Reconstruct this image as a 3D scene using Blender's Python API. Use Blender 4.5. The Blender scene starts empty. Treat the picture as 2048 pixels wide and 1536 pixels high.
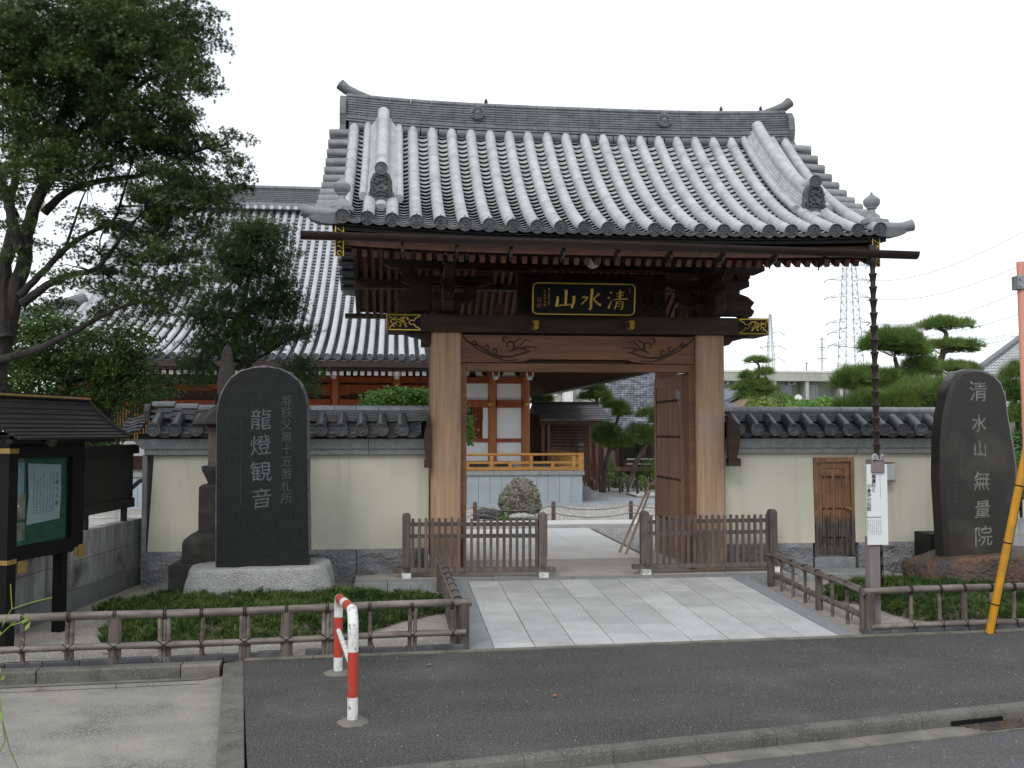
import bpy, math, random
import numpy as np
from mathutils import Matrix, Vector
R = random.Random(7)
NR = np.random.default_rng(7)
sc = bpy.context.scene
COL = sc.collection
PI = math.pi
# ---------------------------------------------------------------- camera
CAM_H, YAW, PITCH, FPX = 2.05, math.radians(6.68), math.atan(92 / 2000), 2000.0
cd = bpy.data.cameras.new('camera'); cam = bpy.data.objects.new('camera', cd); COL.objects.link(cam)
cd.sensor_width = 36.0; cd.lens = 36.0 * FPX / 2048; cd.clip_start = 0.1; cd.clip_end = 3000
cam.location = (0, 0, CAM_H); cam.rotation_euler = (PI / 2 + PITCH, 0, -YAW)
sc.camera = cam
# ---------------------------------------------------------------- sky and sun (bright overcast)
w = bpy.data.worlds.new('World'); sc.world = w; w.use_nodes = True
nt = w.node_tree; nt.nodes.clear()
SUN_EL, SUN_AZ = math.radians(44), math.radians(208)
sky = nt.nodes.new('ShaderNodeTexSky'); sky.sky_type = 'NISHITA'; sky.sun_disc = False
sky.sun_elevation = SUN_EL; sky.sun_rotation = SUN_AZ
b1 = nt.nodes.new('ShaderNodeBackground'); b1.inputs[1].default_value = 0.05
nt.links.new(sky.outputs[0], b1.inputs[0])
tc = nt.nodes.new('ShaderNodeTexCoord'); nz = nt.nodes.new('ShaderNodeTexNoise')
nz.inputs['Scale'].default_value = 1.6; nz.inputs['Detail'].default_value = 5
mp = nt.nodes.new('ShaderNodeMapping'); mp.inputs['Scale'].default_value = (1, 1, 3.5)
nt.links.new(tc.outputs['Generated'], mp.inputs[0]); nt.links.new(mp.outputs[0], nz.inputs['Vector'])
cr = nt.nodes.new('ShaderNodeValToRGB')
cr.color_ramp.elements[0].position = 0.35; cr.color_ramp.elements[0].color = (0.86, 0.92, 0.97, 1)
cr.color_ramp.elements[1].position = 0.62; cr.color_ramp.elements[1].color = (1, 1, 1, 1)
nt.links.new(nz.outputs[0], cr.inputs[0])
b2 = nt.nodes.new('ShaderNodeBackground'); b2.inputs[1].default_value = 1.06
nt.links.new(cr.outputs[0], b2.inputs[0])
ad = nt.nodes.new('ShaderNodeAddShader'); nt.links.new(b1.outputs[0], ad.inputs[0]); nt.links.new(b2.outputs[0], ad.inputs[1])
wo = nt.nodes.new('ShaderNodeOutputWorld'); nt.links.new(ad.outputs[0], wo.inputs[0])
sd = bpy.data.lights.new('sun', 'SUN'); sun = bpy.data.objects.new('sun', sd); COL.objects.link(sun)
sd.energy = 1.15; sd.angle = math.radians(22); sd.color = (1, 0.97, 0.92)
# the sun stands over the camera's left shoulder
sv = Vector((math.sin(SUN_AZ) * math.cos(SUN_EL), math.cos(SUN_AZ) * math.cos(SUN_EL), math.sin(SUN_EL)))
sun.rotation_euler = sv.to_track_quat('Z', 'Y').to_euler()
vs = sc.view_settings; vs.view_transform = 'Standard'; vs.look = 'None'; vs.exposure = 0.0; vs.gamma = 1.0; vs.use_curve_mapping = False
cy = sc.cycles; cy.max_bounces = 5; cy.diffuse_bounces = 4; cy.glossy_bounces = 2; cy.transmission_bounces = 4
cy.transparent_max_bounces = 6; cy.use_denoising = True; cy.sample_clamp_indirect = 6
cy.use_adaptive_sampling = True; cy.adaptive_threshold = 0.02; cy.caustics_reflective = False; cy.caustics_refractive = False

# ---------------------------------------------------------------- point helpers (photo pixel on a world plane)
_f = (math.sin(YAW) * math.cos(PITCH), math.cos(YAW) * math.cos(PITCH), math.sin(PITCH))
_r = (math.cos(YAW), -math.sin(YAW), 0)
_u = (-math.sin(YAW) * math.sin(PITCH), -math.cos(YAW) * math.sin(PITCH), math.cos(PITCH))
def ray(px, py):
    a = (px - 1024) / FPX; b = -(py - 768) / FPX
    return [_f[i] + a * _r[i] + b * _u[i] for i in range(3)]
def at(px, py, Y):
    d = ray(px, py); t = Y / d[1]
    return Vector((d[0] * t, Y, CAM_H + d[2] * t))
def gz(px, py, z=0.0):
    d = ray(px, py); t = (z - CAM_H) / d[2]
    return Vector((d[0] * t, d[1] * t, z))
def ax(px, py, Y): return at(px, py, Y).x
def az(px, py, Y): return at(px, py, Y).z

# ---------------------------------------------------------------- objects
INV = {}
def link(o, parent=None):
    COL.objects.link(o)
    if parent is not None:
        o.parent = parent
        o.matrix_parent_inverse = INV.get(parent.name, Matrix.Identity(4))
    return o
def tag(o, label=None, cat=None, group=None, kind=None):
    if label: o['label'] = label
    if cat: o['category'] = cat
    if group: o['group'] = group
    if kind: o['kind'] = kind
    return o
def thing(name, label, cat, loc=(0, 0, 0), group=None):
    o = bpy.data.objects.new(name, None); COL.objects.link(o); o.location = loc
    o.empty_display_size = 0.2
    INV[o.name] = Matrix.Translation(-Vector(loc))
    return tag(o, label, cat, group)
def copy_tree(root, delta, label, rotz=0.0):
    r = root.copy(); COL.objects.link(r); r.location = Vector(root.location) + Vector(delta); r['label'] = label
    r.rotation_euler = (0, 0, rotz)
    for ch in list(root.children):
        c = ch.copy(); COL.objects.link(c); c.parent = r
        for g in ch.children:
            d = g.copy(); COL.objects.link(d); d.parent = c
    return r
def frame(p, q, up=(0, 0, 1)):
    d = (Vector(q) - Vector(p)); L = d.length; d = d / max(L, 1e-9); u = Vector(up)
    if abs(d.dot(u)) > 0.99: u = Vector((0, 1, 0))
    s = d.cross(u).normalized(); u = s.cross(d)
    return d, s, u, L
class MB:
    def __init__(s): s.v = []; s.f = []
    def add(s, vs, fs):
        b = len(s.v); s.v += [tuple(v) for v in vs]; s.f += [tuple(i + b for i in f) for f in fs]; return s
    def box(s, x0, x1, y0, y1, z0, z1):
        return s.add([(x0, y0, z0), (x1, y0, z0), (x1, y1, z0), (x0, y1, z0), (x0, y0, z1), (x1, y0, z1), (x1, y1, z1), (x0, y1, z1)],
                     [(0, 3, 2, 1), (4, 5, 6, 7), (0, 1, 5, 4), (1, 2, 6, 5), (2, 3, 7, 6), (3, 0, 4, 7)])
    def bar(s, p, q, w, h, up=(0, 0, 1), w2=None, h2=None):
        d, sd_, u, L = frame(p, q, up); vs = []
        for c, ww, hh in ((Vector(p), w, h), (Vector(q), w2 or w, h2 or h)):
            for a, b in ((-1, -1), (1, -1), (1, 1), (-1, 1)): vs.append(c + sd_ * a * ww / 2 + u * b * hh / 2)
        return s.add(vs, [(3, 2, 1, 0), (4, 5, 6, 7), (0, 1, 5, 4), (1, 2, 6, 5), (2, 3, 7, 6), (3, 0, 4, 7)])
    def tube(s, pts, r, n=8, caps=True, flat=1.0):
        pts = [Vector(p) for p in pts]; m = len(pts); rs = r if isinstance(r, (list, tuple)) else [r] * m
        vs = []; u0 = None
        for i, p in enumerate(pts):
            d = (pts[min(i + 1, m - 1)] - pts[max(i - 1, 0)])
            d = d.normalized() if d.length > 1e-9 else Vector((0, 0, 1))
            if u0 is None: u0 = Vector((0, 0, 1)) if abs(d.z) < 0.9 else Vector((0, 1, 0))
            sd_ = d.cross(u0).normalized(); u0 = sd_.cross(d).normalized()
            for k in range(n):
                a = 2 * PI * k / n; vs.append(p + (sd_ * math.cos(a) + u0 * math.sin(a) * flat) * rs[i])
        fs = [(i * n + k, i * n + (k + 1) % n, (i + 1) * n + (k + 1) % n, (i + 1) * n + k) for i in range(m - 1) for k in range(n)]
        if caps: fs += [tuple(range(n))[::-1], tuple((m - 1) * n + k for k in range(n))]
        return s.add(vs, fs)
    def lathe(s, prof, o, n=16, axis='z', sy=1.0):
        o = Vector(o); vs = []
        for r, z in prof:
            for k in range(n):
                a = 2 * PI * k / n; c, t = r * math.cos(a), r * math.sin(a) * sy
                vs.append(o + Vector((c, t, z) if axis == 'z' else ((c, -z, t) if axis == 'y' else (z, c, t))))
        m = len(prof)
        fs = [(i * n + k, i * n + (k + 1) % n, (i + 1) * n + (k + 1) % n, (i + 1) * n + k) for i in range(m - 1) for k in range(n)]
        fs += [tuple(range(n))[::-1], tuple((m - 1) * n + k for k in range(n))]
        return s.add(vs, fs)
    def prism(s, poly, fn, d0, d1):
        n = len(poly)
        vs = [fn(u, v, d0) for u, v in poly] + [fn(u, v, d1) for u, v in poly]
        fs = [tuple(range(n))[::-1], tuple(range(n, 2 * n))] + [(i, (i + 1) % n, n + (i + 1) % n, n + i) for i in range(n)]
        return s.add(vs, fs)
    def grid(s, fn, nu, nv):
        vs = [fn(i / nu, j / nv) for i in range(nu + 1) for j in range(nv + 1)]
        return s.add(vs, [(i * (nv + 1) + j, (i + 1) * (nv + 1) + j, (i + 1) * (nv + 1) + j + 1, i * (nv + 1) + j + 1) for i in range(nu) for j in range(nv)])
    def mesh(s, name, mat=None, smooth=False):
        me = bpy.data.meshes.new(name); me.from_pydata(s.v, [], s.f)
        if mat: me.materials.append(mat)
        if smooth:
            me.polygons.foreach_set('use_smooth', [True] * len(me.polygons))
            me.set_sharp_from_angle(angle=math.radians(38))
        me.update(); return me
    def build(s, name, mat, parent=None, smooth=False, bevel=0.0):
        me = s.mesh(name, mat, smooth); fixn(me)
        o = link(bpy.data.objects.new(name, me), parent)
        if bevel:
            m = o.modifiers.new('bevel', 'BEVEL'); m.width = bevel; m.segments = 2; m.limit_method = 'ANGLE'
        return o
import bmesh
def fixn(me):
    if len(me.polygons) > 60000: return
    bm = bmesh.new(); bm.from_mesh(me); bmesh.ops.recalc_face_normals(bm, faces=bm.faces); bm.to_mesh(me); bm.free()
def piece(name, me, parent, loc, rot=None, scale=None, label=None):
    o = bpy.data.objects.new(name, me); link(o, parent)
    M = Matrix.Translation(Vector(loc))
    if rot is not None: M = M @ (rot if isinstance(rot, Matrix) else Matrix.Rotation(rot, 4, 'X'))
    if scale: M = M @ Matrix.Diagonal((*scale, 1))
    o.matrix_basis = M
    if label: o['label'] = label
    return o
def bxo(name, mat, parent, x0, x1, y0, y1, z0, z1, bevel=0.0):
    return MB().box(x0, x1, y0, y1, z0, z1).build(name, mat, parent, bevel=bevel)

# ---------------------------------------------------------------- materials
def mat(name, c, c2=None, sc_=(4, 4, 4), rough=0.75, bump=0.0, bsc=50, rnd=0.0, metal=0.0, speck=None, spsc=220, stain=None, stsc=1.3, spec=0.5, detail=5, lo=0.35, hi=0.65, bdist=0.01, island=False):
    m = bpy.data.materials.new(name); m.use_nodes = True; n = m.node_tree; n.nodes.clear(); L = n.links.new
    out = n.nodes.new('ShaderNodeOutputMaterial'); p = n.nodes.new('ShaderNodeBsdfPrincipled'); L(p.outputs[0], out.inputs[0])
    p.inputs['Roughness'].default_value = rough; p.inputs['Metallic'].default_value = metal; p.inputs['Specular IOR Level'].default_value = spec
    g = n.nodes.new('ShaderNodeNewGeometry')
    def noise(scale, det=5, vec=None, sval=1.0):
        mpn = n.nodes.new('ShaderNodeMapping'); mpn.inputs['Scale'].default_value = scale; L(g.outputs['Position'], mpn.inputs[0])
        t = n.nodes.new('ShaderNodeTexNoise'); t.inputs['Scale'].default_value = sval; t.inputs['Detail'].default_value = det; L(mpn.outputs[0], t.inputs['Vector'])
        return t.outputs[0]
    def ramp(src, a, b):
        r = n.nodes.new('ShaderNodeMapRange'); r.inputs[1].default_value = a; r.inputs[2].default_value = b; L(src, r.inputs[0]); return r.outputs[0]
    def mix(f, a, b, mode='MIX'):
        x = n.nodes.new('ShaderNodeMix'); x.data_type = 'RGBA'; x.blend_type = mode
        if hasattr(f, 'links'): L(f, x.inputs[0])
        else: x.inputs[0].default_value = f
        for s_, v in ((6, a), (7, b)):
            if hasattr(v, 'links'): L(v, x.inputs[s_])
            else: x.inputs[s_].default_value = (*v, 1)
        return x.outputs[2]
    c2 = c2 or tuple(v * 0.8 for v in c)
    col = mix(ramp(noise(sc_, detail), lo, hi), c, c2)
    if stain: col = mix(ramp(noise((stsc,) * 3, 6), 0.52, 0.72), col, stain)
    if speck:
        for q, sk in enumerate(speck): col = mix(ramp(noise((spsc * (1 + 0.37 * q),) * 3, 1), 0.575, 0.64), col, sk)
    if rnd or island:
        if island: rv = g.outputs['Random Per Island']
        else: rv = n.nodes.new('ShaderNodeObjectInfo').outputs['Random']
        mr = n.nodes.new('ShaderNodeMapRange'); mr.inputs[3].default_value = 1 - (rnd or 0.25); mr.inputs[4].default_value = 1 + (rnd or 0.25); L(rv, mr.inputs[0])
        hs = n.nodes.new('ShaderNodeHueSaturation'); L(mr.outputs[0], hs.inputs['Value']); L(col, hs.inputs['Color']); col = hs.outputs[0]
    L(col, p.inputs['Base Color'])
    if bump:
        b = n.nodes.new('ShaderNodeBump'); b.inputs['Strength'].default_value = bump; b.inputs['Distance'].default_value = bdist
        L(noise((bsc,) * 3 if not isinstance(bsc, tuple) else bsc, 4), b.inputs['Height']); L(b.outputs[0], p.inputs['Normal'])
    return m
def leafmat(name, c, c2, trans=0.3, rnd=0.35, yellow=None):
    m = bpy.data.materials.new(name); m.use_nodes = True; n = m.node_tree; n.nodes.clear(); L = n.links.new
    out = n.nodes.new('ShaderNodeOutputMaterial'); g = n.nodes.new('ShaderNodeNewGeometry')
    nz_ = n.nodes.new('ShaderNodeTexNoise'); nz_.inputs['Scale'].default_value = 1.7; nz_.inputs['Detail'].default_value = 3; L(g.outputs['Position'], nz_.inputs['Vector'])
    mr0 = n.nodes.new('ShaderNodeMapRange'); mr0.inputs[1].default_value = 0.38; mr0.inputs[2].default_value = 0.62; L(nz_.outputs[0], mr0.inputs[0])
    x = n.nodes.new('ShaderNodeMix'); x.data_type = 'RGBA'; x.inputs[6].default_value = (*c, 1); x.inputs[7].default_value = (*c2, 1); L(mr0.outputs[0], x.inputs[0])
    mr = n.nodes.new('ShaderNodeMapRange'); mr.inputs[3].default_value = 1 - rnd; mr.inputs[4].default_value = 1 + rnd; L(g.outputs['Random Per Island'], mr.inputs[0])
    hs = n.nodes.new('ShaderNodeHueSaturation'); L(mr.outputs[0], hs.inputs['Value']); L(x.outputs[2], hs.inputs['Color'])
    p = n.nodes.new('ShaderNodeBsdfPrincipled'); p.inputs['Roughness'].default_value = 0.5; p.inputs['Specular IOR Level'].default_value = 0.35
    t = n.nodes.new('ShaderNodeBsdfTranslucent'); L(hs.outputs[0], p.inputs['Base Color']); L(hs.outputs[0], t.inputs[0])
    ms = n.nodes.new('ShaderNodeMixShader'); ms.inputs[0].default_value = trans; L(p.outputs[0], ms.inputs[1]); L(t.outputs[0], ms.inputs[2]); L(ms.outputs[0], out.inputs[0])
    return m
M = {}
M['asphalt'] = mat('asphalt', (0.050, 0.049, 0.044), (0.025, 0.0248, 0.023), (0.55, 1.7, 1), 0.92, 0.5, 160, speck=[(0.085, 0.085, 0.082), (0.018, 0.018, 0.018), (0.17, 0.165, 0.155)], spsc=62, stain=(0.080, 0.078, 0.071), stsc=.9)
M['road'] = mat('road_asphalt', (0.085, 0.084, 0.082), (0.068, 0.067, 0.065), (1.5, 2.5, 1), 0.9, 0.4, 170, speck=[(0.13, 0.127, 0.122), (0.045, 0.045, 0.045)], spsc=62, stain=(0.105, 0.103, 0.1), stsc=0.8)
M['apron'] = mat('apron_concrete', (0.29, 0.272, 0.23), (0.19, 0.182, 0.162), (2.2, 3.0, 1), 0.85, 0.35, 90, speck=[(0.225, 0.215, 0.19), (0.31, 0.295, 0.26)], spsc=38, stain=(0.13, 0.128, 0.12), stsc=1.7, detail=9)
M['kerb'] = mat('kerb_concrete', (0.125, 0.12, 0.105), (0.085, 0.082, 0.072), (6, 6, 6), 0.9, 0.4, 70, rnd=0.09, speck=[(0.15, 0.146, 0.13)], spsc=60, stain=(0.06, 0.06, 0.048), stsc=3)
M['gutterc'] = mat('gutter_concrete', (0.20, 0.188, 0.155), (0.13, 0.124, 0.104), (5, 5, 5), 0.9, 0.3, 90, rnd=0.08, stain=(0.10, 0.098, 0.075), stsc=3)
M['gravel'] = mat('pale_gravel', (0.42, 0.39, 0.34), (0.32, 0.295, 0.255), (3, 3, 3), 0.95, 1.0, 90, speck=[(0.55, 0.52, 0.47), (0.17, 0.155, 0.135), (0.26, 0.23, 0.2)], spsc=75, bdist=0.02)
M['peb'] = mat('pebble', (0.46, 0.43, 0.38), (0.27, 0.25, 0.22), (30, 30, 30), 0.9, rnd=0.35, island=True)
M['peb2'] = mat('pebble_grey', (0.52, 0.505, 0.47), (0.28, 0.27, 0.25), (12, 12, 12), 0.9, rnd=0.4, island=True)
M['gravel2'] = mat('court_gravel', (0.46, 0.445, 0.41), (0.36, 0.35, 0.32), (2, 2, 2), 0.95, 1.0, 40, speck=[(0.5, 0.48, 0.45), (0.15, 0.145, 0.14)], spsc=30, bdist=0.03)
M['soil'] = mat('soil', (0.16, 0.13, 0.10), (0.1, 0.08, 0.06), (6, 6, 6), 0.95, 0.8, 60)
M['earth'] = mat('earth_ground', (0.17, 0.16, 0.13), (0.11, 0.11, 0.085), (0.3, 0.3, 0.3), 0.95, 0.5, 8)
M['paver'] = mat('granite_paver', (0.50, 0.50, 0.49), (0.385, 0.385, 0.38), (3, 3, 3), 0.72, 0.25, 160, rnd=0.12, speck=[(0.36, 0.36, 0.355), (0.58, 0.58, 0.57)], spsc=80, stain=(0.36, 0.36, 0.35), stsc=2.2)
M['paverd'] = mat('dark_granite_paver', (0.25, 0.27, 0.28), (0.21, 0.225, 0.235), (5, 5, 5), 0.75, 0.25, 160, rnd=0.06, speck=[(0.17, 0.18, 0.19), (0.34, 0.35, 0.36)], spsc=150)
M['paverp'] = mat('pinkish_granite_paver', (0.46, 0.415, 0.375), (0.40, 0.36, 0.325), (5, 5, 5), 0.75, 0.2, 160, rnd=0.06, speck=[(0.33, 0.3, 0.27)], spsc=70, stain=(0.34, 0.305, 0.275), stsc=1.8)
M['paverw'] = mat('white_granite_paver', (0.72, 0.70, 0.66), (0.66, 0.64, 0.60), (3, 3, 3), 0.7, 0.1, 100, rnd=0.04, speck=[(0.58, 0.56, 0.53)], spsc=50)
M['joint'] = mat('mortar_joint', (0.11, 0.105, 0.09), (0.07, 0.065, 0.055), (20, 20, 20), 0.95)
M['granite'] = mat('granite', (0.27, 0.28, 0.28), (0.215, 0.225, 0.225), (8, 8, 8), 0.75, 0.3, 120, rnd=0.05, speck=[(0.16, 0.165, 0.165), (0.37, 0.38, 0.38)], spsc=75)
M['graniter'] = mat('rough_granite', (0.29, 0.295, 0.30), (0.19, 0.195, 0.20), (7, 7, 14), 0.85, 1.0, 26, rnd=0.08, speck=[(0.12, 0.125, 0.13), (0.34, 0.34, 0.35)], spsc=120, bdist=0.06)
M['graniteb'] = mat('blue_granite', (0.36, 0.40, 0.435), (0.32, 0.36, 0.395), (3, 3, 3), 0.6, 0.1, 60, rnd=0.04, speck=[(0.2, 0.24, 0.28)], spsc=80)
M['plinth'] = mat('plinth_granite', (0.38, 0.38, 0.37), (0.30, 0.30, 0.29), (9, 9, 9), 0.85, 0.9, 55, speck=[(0.2, 0.2, 0.2), (0.52, 0.52, 0.5)], spsc=95, bdist=0.03)
M['blackst'] = mat('black_granite', (0.012, 0.0135, 0.0135), (0.009, 0.010, 0.010), (10, 10, 10), 0.5, 0.15, 160, speck=[(0.032, 0.035, 0.035), (0.005, 0.005, 0.005)], spsc=75, spec=0.2)
M['chip'] = mat('chipped_granite_edge', (0.22, 0.23, 0.235), (0.1, 0.105, 0.11), (20, 20, 20), 0.85, 1.0, 40, bdist=0.04)
M['brownst'] = mat('dark_brown_stone', (0.019, 0.016, 0.013), (0.014, 0.012, 0.010), (4, 4, 4), 0.42, 0.1, 60, stain=(0.05, 0.045, 0.036), stsc=1.6)
M['rust'] = mat('rusty_brown_stone', (0.12, 0.065, 0.038), (0.055, 0.045, 0.04), (5, 5, 5), 0.7, 0.9, 22, stain=(0.17, 0.085, 0.045), stsc=3, bdist=0.05, speck=[(0.04, 0.035, 0.03)], spsc=40)
M['lantern'] = mat('old_lantern_stone', (0.036, 0.034, 0.029), (0.02, 0.019, 0.017), (12, 12, 12), 0.9, 0.8, 60, stain=(0.06, 0.057, 0.044), stsc=6)
M['rock'] = mat('mossy_rock', (0.24, 0.225, 0.18), (0.10, 0.095, 0.07), (7, 7, 7), 0.95, 1.0, 12, stain=(0.14, 0.15, 0.08), stsc=4, speck=[(0.36, 0.33, 0.27), (0.045, 0.042, 0.035)], spsc=22, bdist=0.12)
M['rock2'] = mat('grey_rock', (0.13, 0.13, 0.13), (0.07, 0.07, 0.075), (6, 6, 6), 0.85, 1.0, 14, bdist=0.08, stain=(0.2, 0.19, 0.18), stsc=5)
M['letter'] = mat('carved_letter', (0.125, 0.132, 0.135), (0.06, 0.065, 0.067), (30, 30, 30), 0.9)
M['letter2'] = mat('pale_carved_letter', (0.22, 0.215, 0.20), (0.10, 0.096, 0.09), (25, 25, 25), 0.9)
M['lettersm'] = mat('faint_letter', (0.085, 0.09, 0.09), (0.04, 0.042, 0.042), (30, 30, 30), 0.9)
M['plaster'] = mat('cream_plaster', (0.60, 0.585, 0.475), (0.565, 0.55, 0.44), (1.2, 1.2, 0.8), 0.9, 0.12, 110, stain=(0.53, 0.52, 0.42), stsc=0.9, spec=0.2)
M['white'] = mat('white_plaster', (0.87, 0.875, 0.885), (0.84, 0.85, 0.86), (2, 2, 2), 0.85, spec=0.2)
M['conc'] = mat('weathered_concrete_block', (0.34, 0.34, 0.33), (0.22, 0.22, 0.215), (6, 6, 2), 0.9, 0.4, 80, rnd=0.1, stain=(0.07, 0.07, 0.065), stsc=2.6)
M['concd'] = mat('grey_concrete', (0.17, 0.175, 0.17), (0.13, 0.135, 0.13), (5, 5, 5), 0.9, 0.3, 80, rnd=0.06)
M['tile'] = mat('silver_roof_tile', (0.47, 0.475, 0.49), (0.395, 0.40, 0.415), (9, 9, 9), 0.42, 0.12, 40, rnd=0.09, stain=(0.31, 0.315, 0.32), stsc=5, spec=0.55)
M['tiled'] = mat('dark_roof_tile', (0.070, 0.074, 0.080), (0.048, 0.051, 0.056), (10, 10, 10), 0.36, 0.2, 50, rnd=0.2, stain=(0.11, 0.112, 0.11), stsc=6, spec=0.6)
M['tilepan'] = mat('pan_roof_tile', (0.47, 0.475, 0.475), (0.36, 0.365, 0.37), (10, 10, 10), 0.45, 0.15, 40, rnd=0.12, stain=(0.33, 0.335, 0.34), stsc=6)
M['ridge'] = mat('ridge_tile', (0.15, 0.158, 0.168), (0.10, 0.106, 0.115), (7, 7, 7), 0.5, 0.2, 50, rnd=0.14, stain=(0.17, 0.175, 0.18), stsc=5)
M['disc'] = mat('tile_end_ornament', (0.085, 0.088, 0.092), (0.05, 0.052, 0.055), (25, 25, 25), 0.6, 0.2, 80, rnd=0.2, stain=(0.14, 0.14, 0.135), stsc=14)
M['tileh'] = mat('hall_roof_tile', (0.49, 0.50, 0.51), (0.42, 0.43, 0.445), (3, 3, 3), 0.45, rnd=0.05)
M['tilehp'] = mat('hall_pan_tile', (0.42, 0.43, 0.46), (0.30, 0.31, 0.34), (3, 3, 3), 0.5, island=True, rnd=0.2)
M['tilev'] = mat('village_tile', (0.21, 0.225, 0.25), (0.12, 0.13, 0.15), (2, 2, 2), 0.5, island=True, rnd=0.45)
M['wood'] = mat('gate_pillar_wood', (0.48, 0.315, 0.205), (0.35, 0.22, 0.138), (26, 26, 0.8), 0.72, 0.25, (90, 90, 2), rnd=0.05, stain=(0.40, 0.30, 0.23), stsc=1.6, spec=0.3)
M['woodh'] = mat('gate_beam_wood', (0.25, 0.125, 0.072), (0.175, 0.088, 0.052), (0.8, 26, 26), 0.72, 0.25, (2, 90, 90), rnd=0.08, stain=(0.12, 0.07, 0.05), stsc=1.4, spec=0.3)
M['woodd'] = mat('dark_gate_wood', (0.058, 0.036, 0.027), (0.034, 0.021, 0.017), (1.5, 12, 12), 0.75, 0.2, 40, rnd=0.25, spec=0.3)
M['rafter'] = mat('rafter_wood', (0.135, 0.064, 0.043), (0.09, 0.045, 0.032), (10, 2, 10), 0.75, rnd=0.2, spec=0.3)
M['doorw'] = mat('door_plank_wood', (0.36, 0.205, 0.12), (0.22, 0.125, 0.074), (30, 30, 1.0), 0.7, 0.3, (90, 90, 2), rnd=0.14, spec=0.3)
M['pale'] = mat('weathered_grey_wood', (0.15, 0.118, 0.098), (0.08, 0.063, 0.054), (30, 30, 1.5), 0.85, 0.3, (90, 90, 4), rnd=0.2, stain=(0.07, 0.06, 0.056), stsc=4)
M['bamboo'] = mat('weathered_bamboo', (0.15, 0.118, 0.10), (0.075, 0.057, 0.049), (9, 9, 22), 0.6, 0.3, 60, rnd=0.22, stain=(0.25, 0.215, 0.19), stsc=7)
M['bamboor'] = mat('old_bamboo_rail', (0.19, 0.158, 0.138), (0.088, 0.07, 0.061), (2, 12, 20), 0.55, 0.3, 60, rnd=0.15, stain=(0.085, 0.065, 0.055), stsc=6)
M['twine'] = mat('black_twine', (0.022, 0.018, 0.016), rough=0.9)
M['gutter'] = mat('brown_copper_gutter', (0.040, 0.027, 0.022), (0.028, 0.02, 0.017), (3, 20, 20), 0.4, rnd=0.1, metal=0.3)
M['gold'] = mat('gold_leaf', (0.80, 0.55, 0.12), (0.6, 0.38, 0.07), (40, 40, 40), 0.35, 0.3, 90, metal=0.65)
M['goldd'] = mat('dull_brass', (0.42, 0.28, 0.09), (0.28, 0.18, 0.06), (30, 30, 30), 0.45, metal=0.5)
M['black'] = mat('black_lacquer', (0.007, 0.006, 0.006), rough=0.5, spec=0.2)
M['blackw'] = mat('black_painted_wood', (0.011, 0.009, 0.009), (0.018, 0.015, 0.014), (20, 3, 20), 0.6, 0.2, 40, rnd=0.2, spec=0.25)
M['vermil'] = mat('vermilion_wood', (0.33, 0.085, 0.028), (0.25, 0.06, 0.02), (6, 6, 2), 0.6, rnd=0.08, spec=0.3)
M['vermilp'] = mat('faded_vermilion_pillar', (0.46, 0.19, 0.075), (0.38, 0.13, 0.05), (3, 3, 1), 0.6, rnd=0.05, spec=0.3)
M['maroon'] = mat('maroon_soffit_wood', (0.085, 0.03, 0.019), (0.06, 0.022, 0.015), (4, 4, 4), 0.7, rnd=0.1)
M['ochre'] = mat('ochre_rail_wood', (0.44, 0.22, 0.055), (0.34, 0.165, 0.04), (3, 12, 12), 0.6, rnd=0.06)
M['copperr'] = mat('brown_metal_roof', (0.12, 0.105, 0.105), (0.075, 0.062, 0.062), (8, 3, 8), 0.45, rnd=0.06, stain=(0.17, 0.16, 0.17), stsc=3)
M['porchw'] = mat('porch_wood', (0.20, 0.10, 0.06), (0.12, 0.06, 0.038), (12, 12, 1), 0.7, rnd=0.15)
M['beigeb'] = mat('beige_render', (0.40, 0.41, 0.36), (0.34, 0.35, 0.305), (0.8, 0.8, 0.8), 0.9, stain=(0.28, 0.29, 0.25), stsc=0.5)
M['tanb'] = mat('tan_render', (0.34, 0.27, 0.17), rough=0.9)
M['balc'] = mat('balcony_panel', (0.42, 0.37, 0.30), rough=0.85)
M['tilemid'] = mat('grey_verge_tile', (0.25, 0.26, 0.272), (0.18, 0.19, 0.2), (9, 9, 9), 0.45, 0.15, 40, rnd=0.14, stain=(0.16, 0.165, 0.175), stsc=5)
M['crest'] = mat('crest_tile', (0.20, 0.21, 0.22), (0.13, 0.137, 0.145), (20, 20, 20), 0.6)
M['whitem'] = mat('white_metal', (0.72, 0.72, 0.7), rough=0.5)
M['glassd'] = mat('dark_window_glass', (0.03, 0.035, 0.04), rough=0.12, spec=0.8)
M['curt'] = mat('curtained_glass', (0.45, 0.47, 0.47), (0.25, 0.28, 0.3), (9, 9, 0.5), 0.3)
M['steel'] = mat('hazed_galvanised_steel', (0.40, 0.43, 0.46), (0.33, 0.36, 0.39), (1, 1, 1), 0.6)  # distance haze on the far pylons is put into this pale colour
M['steelc'] = mat('clamp_steel', (0.34, 0.35, 0.36), (0.24, 0.25, 0.26), (20, 20, 20), 0.5, metal=0.5)
M['redp'] = mat('red_paint', (0.50, 0.045, 0.022), (0.42, 0.04, 0.02), (14, 14, 14), 0.45, stain=(0.33, 0.06, 0.045), stsc=9)
M['whitep'] = mat('chipped_white_paint', (0.74, 0.74, 0.71), (0.66, 0.66, 0.62), (10, 10, 10), 0.5, 0.3, 60, stain=(0.30, 0.30, 0.27), stsc=17)
M['yellow'] = mat('yellow_plastic', (0.66, 0.30, 0.012), (0.56, 0.25, 0.012), (8, 8, 3), 0.45, stain=(0.45, 0.24, 0.03), stsc=6)
M['orangep'] = mat('faded_orange_pole', (0.70, 0.31, 0.22), (0.62, 0.27, 0.19), (6, 6, 2), 0.5)
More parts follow.
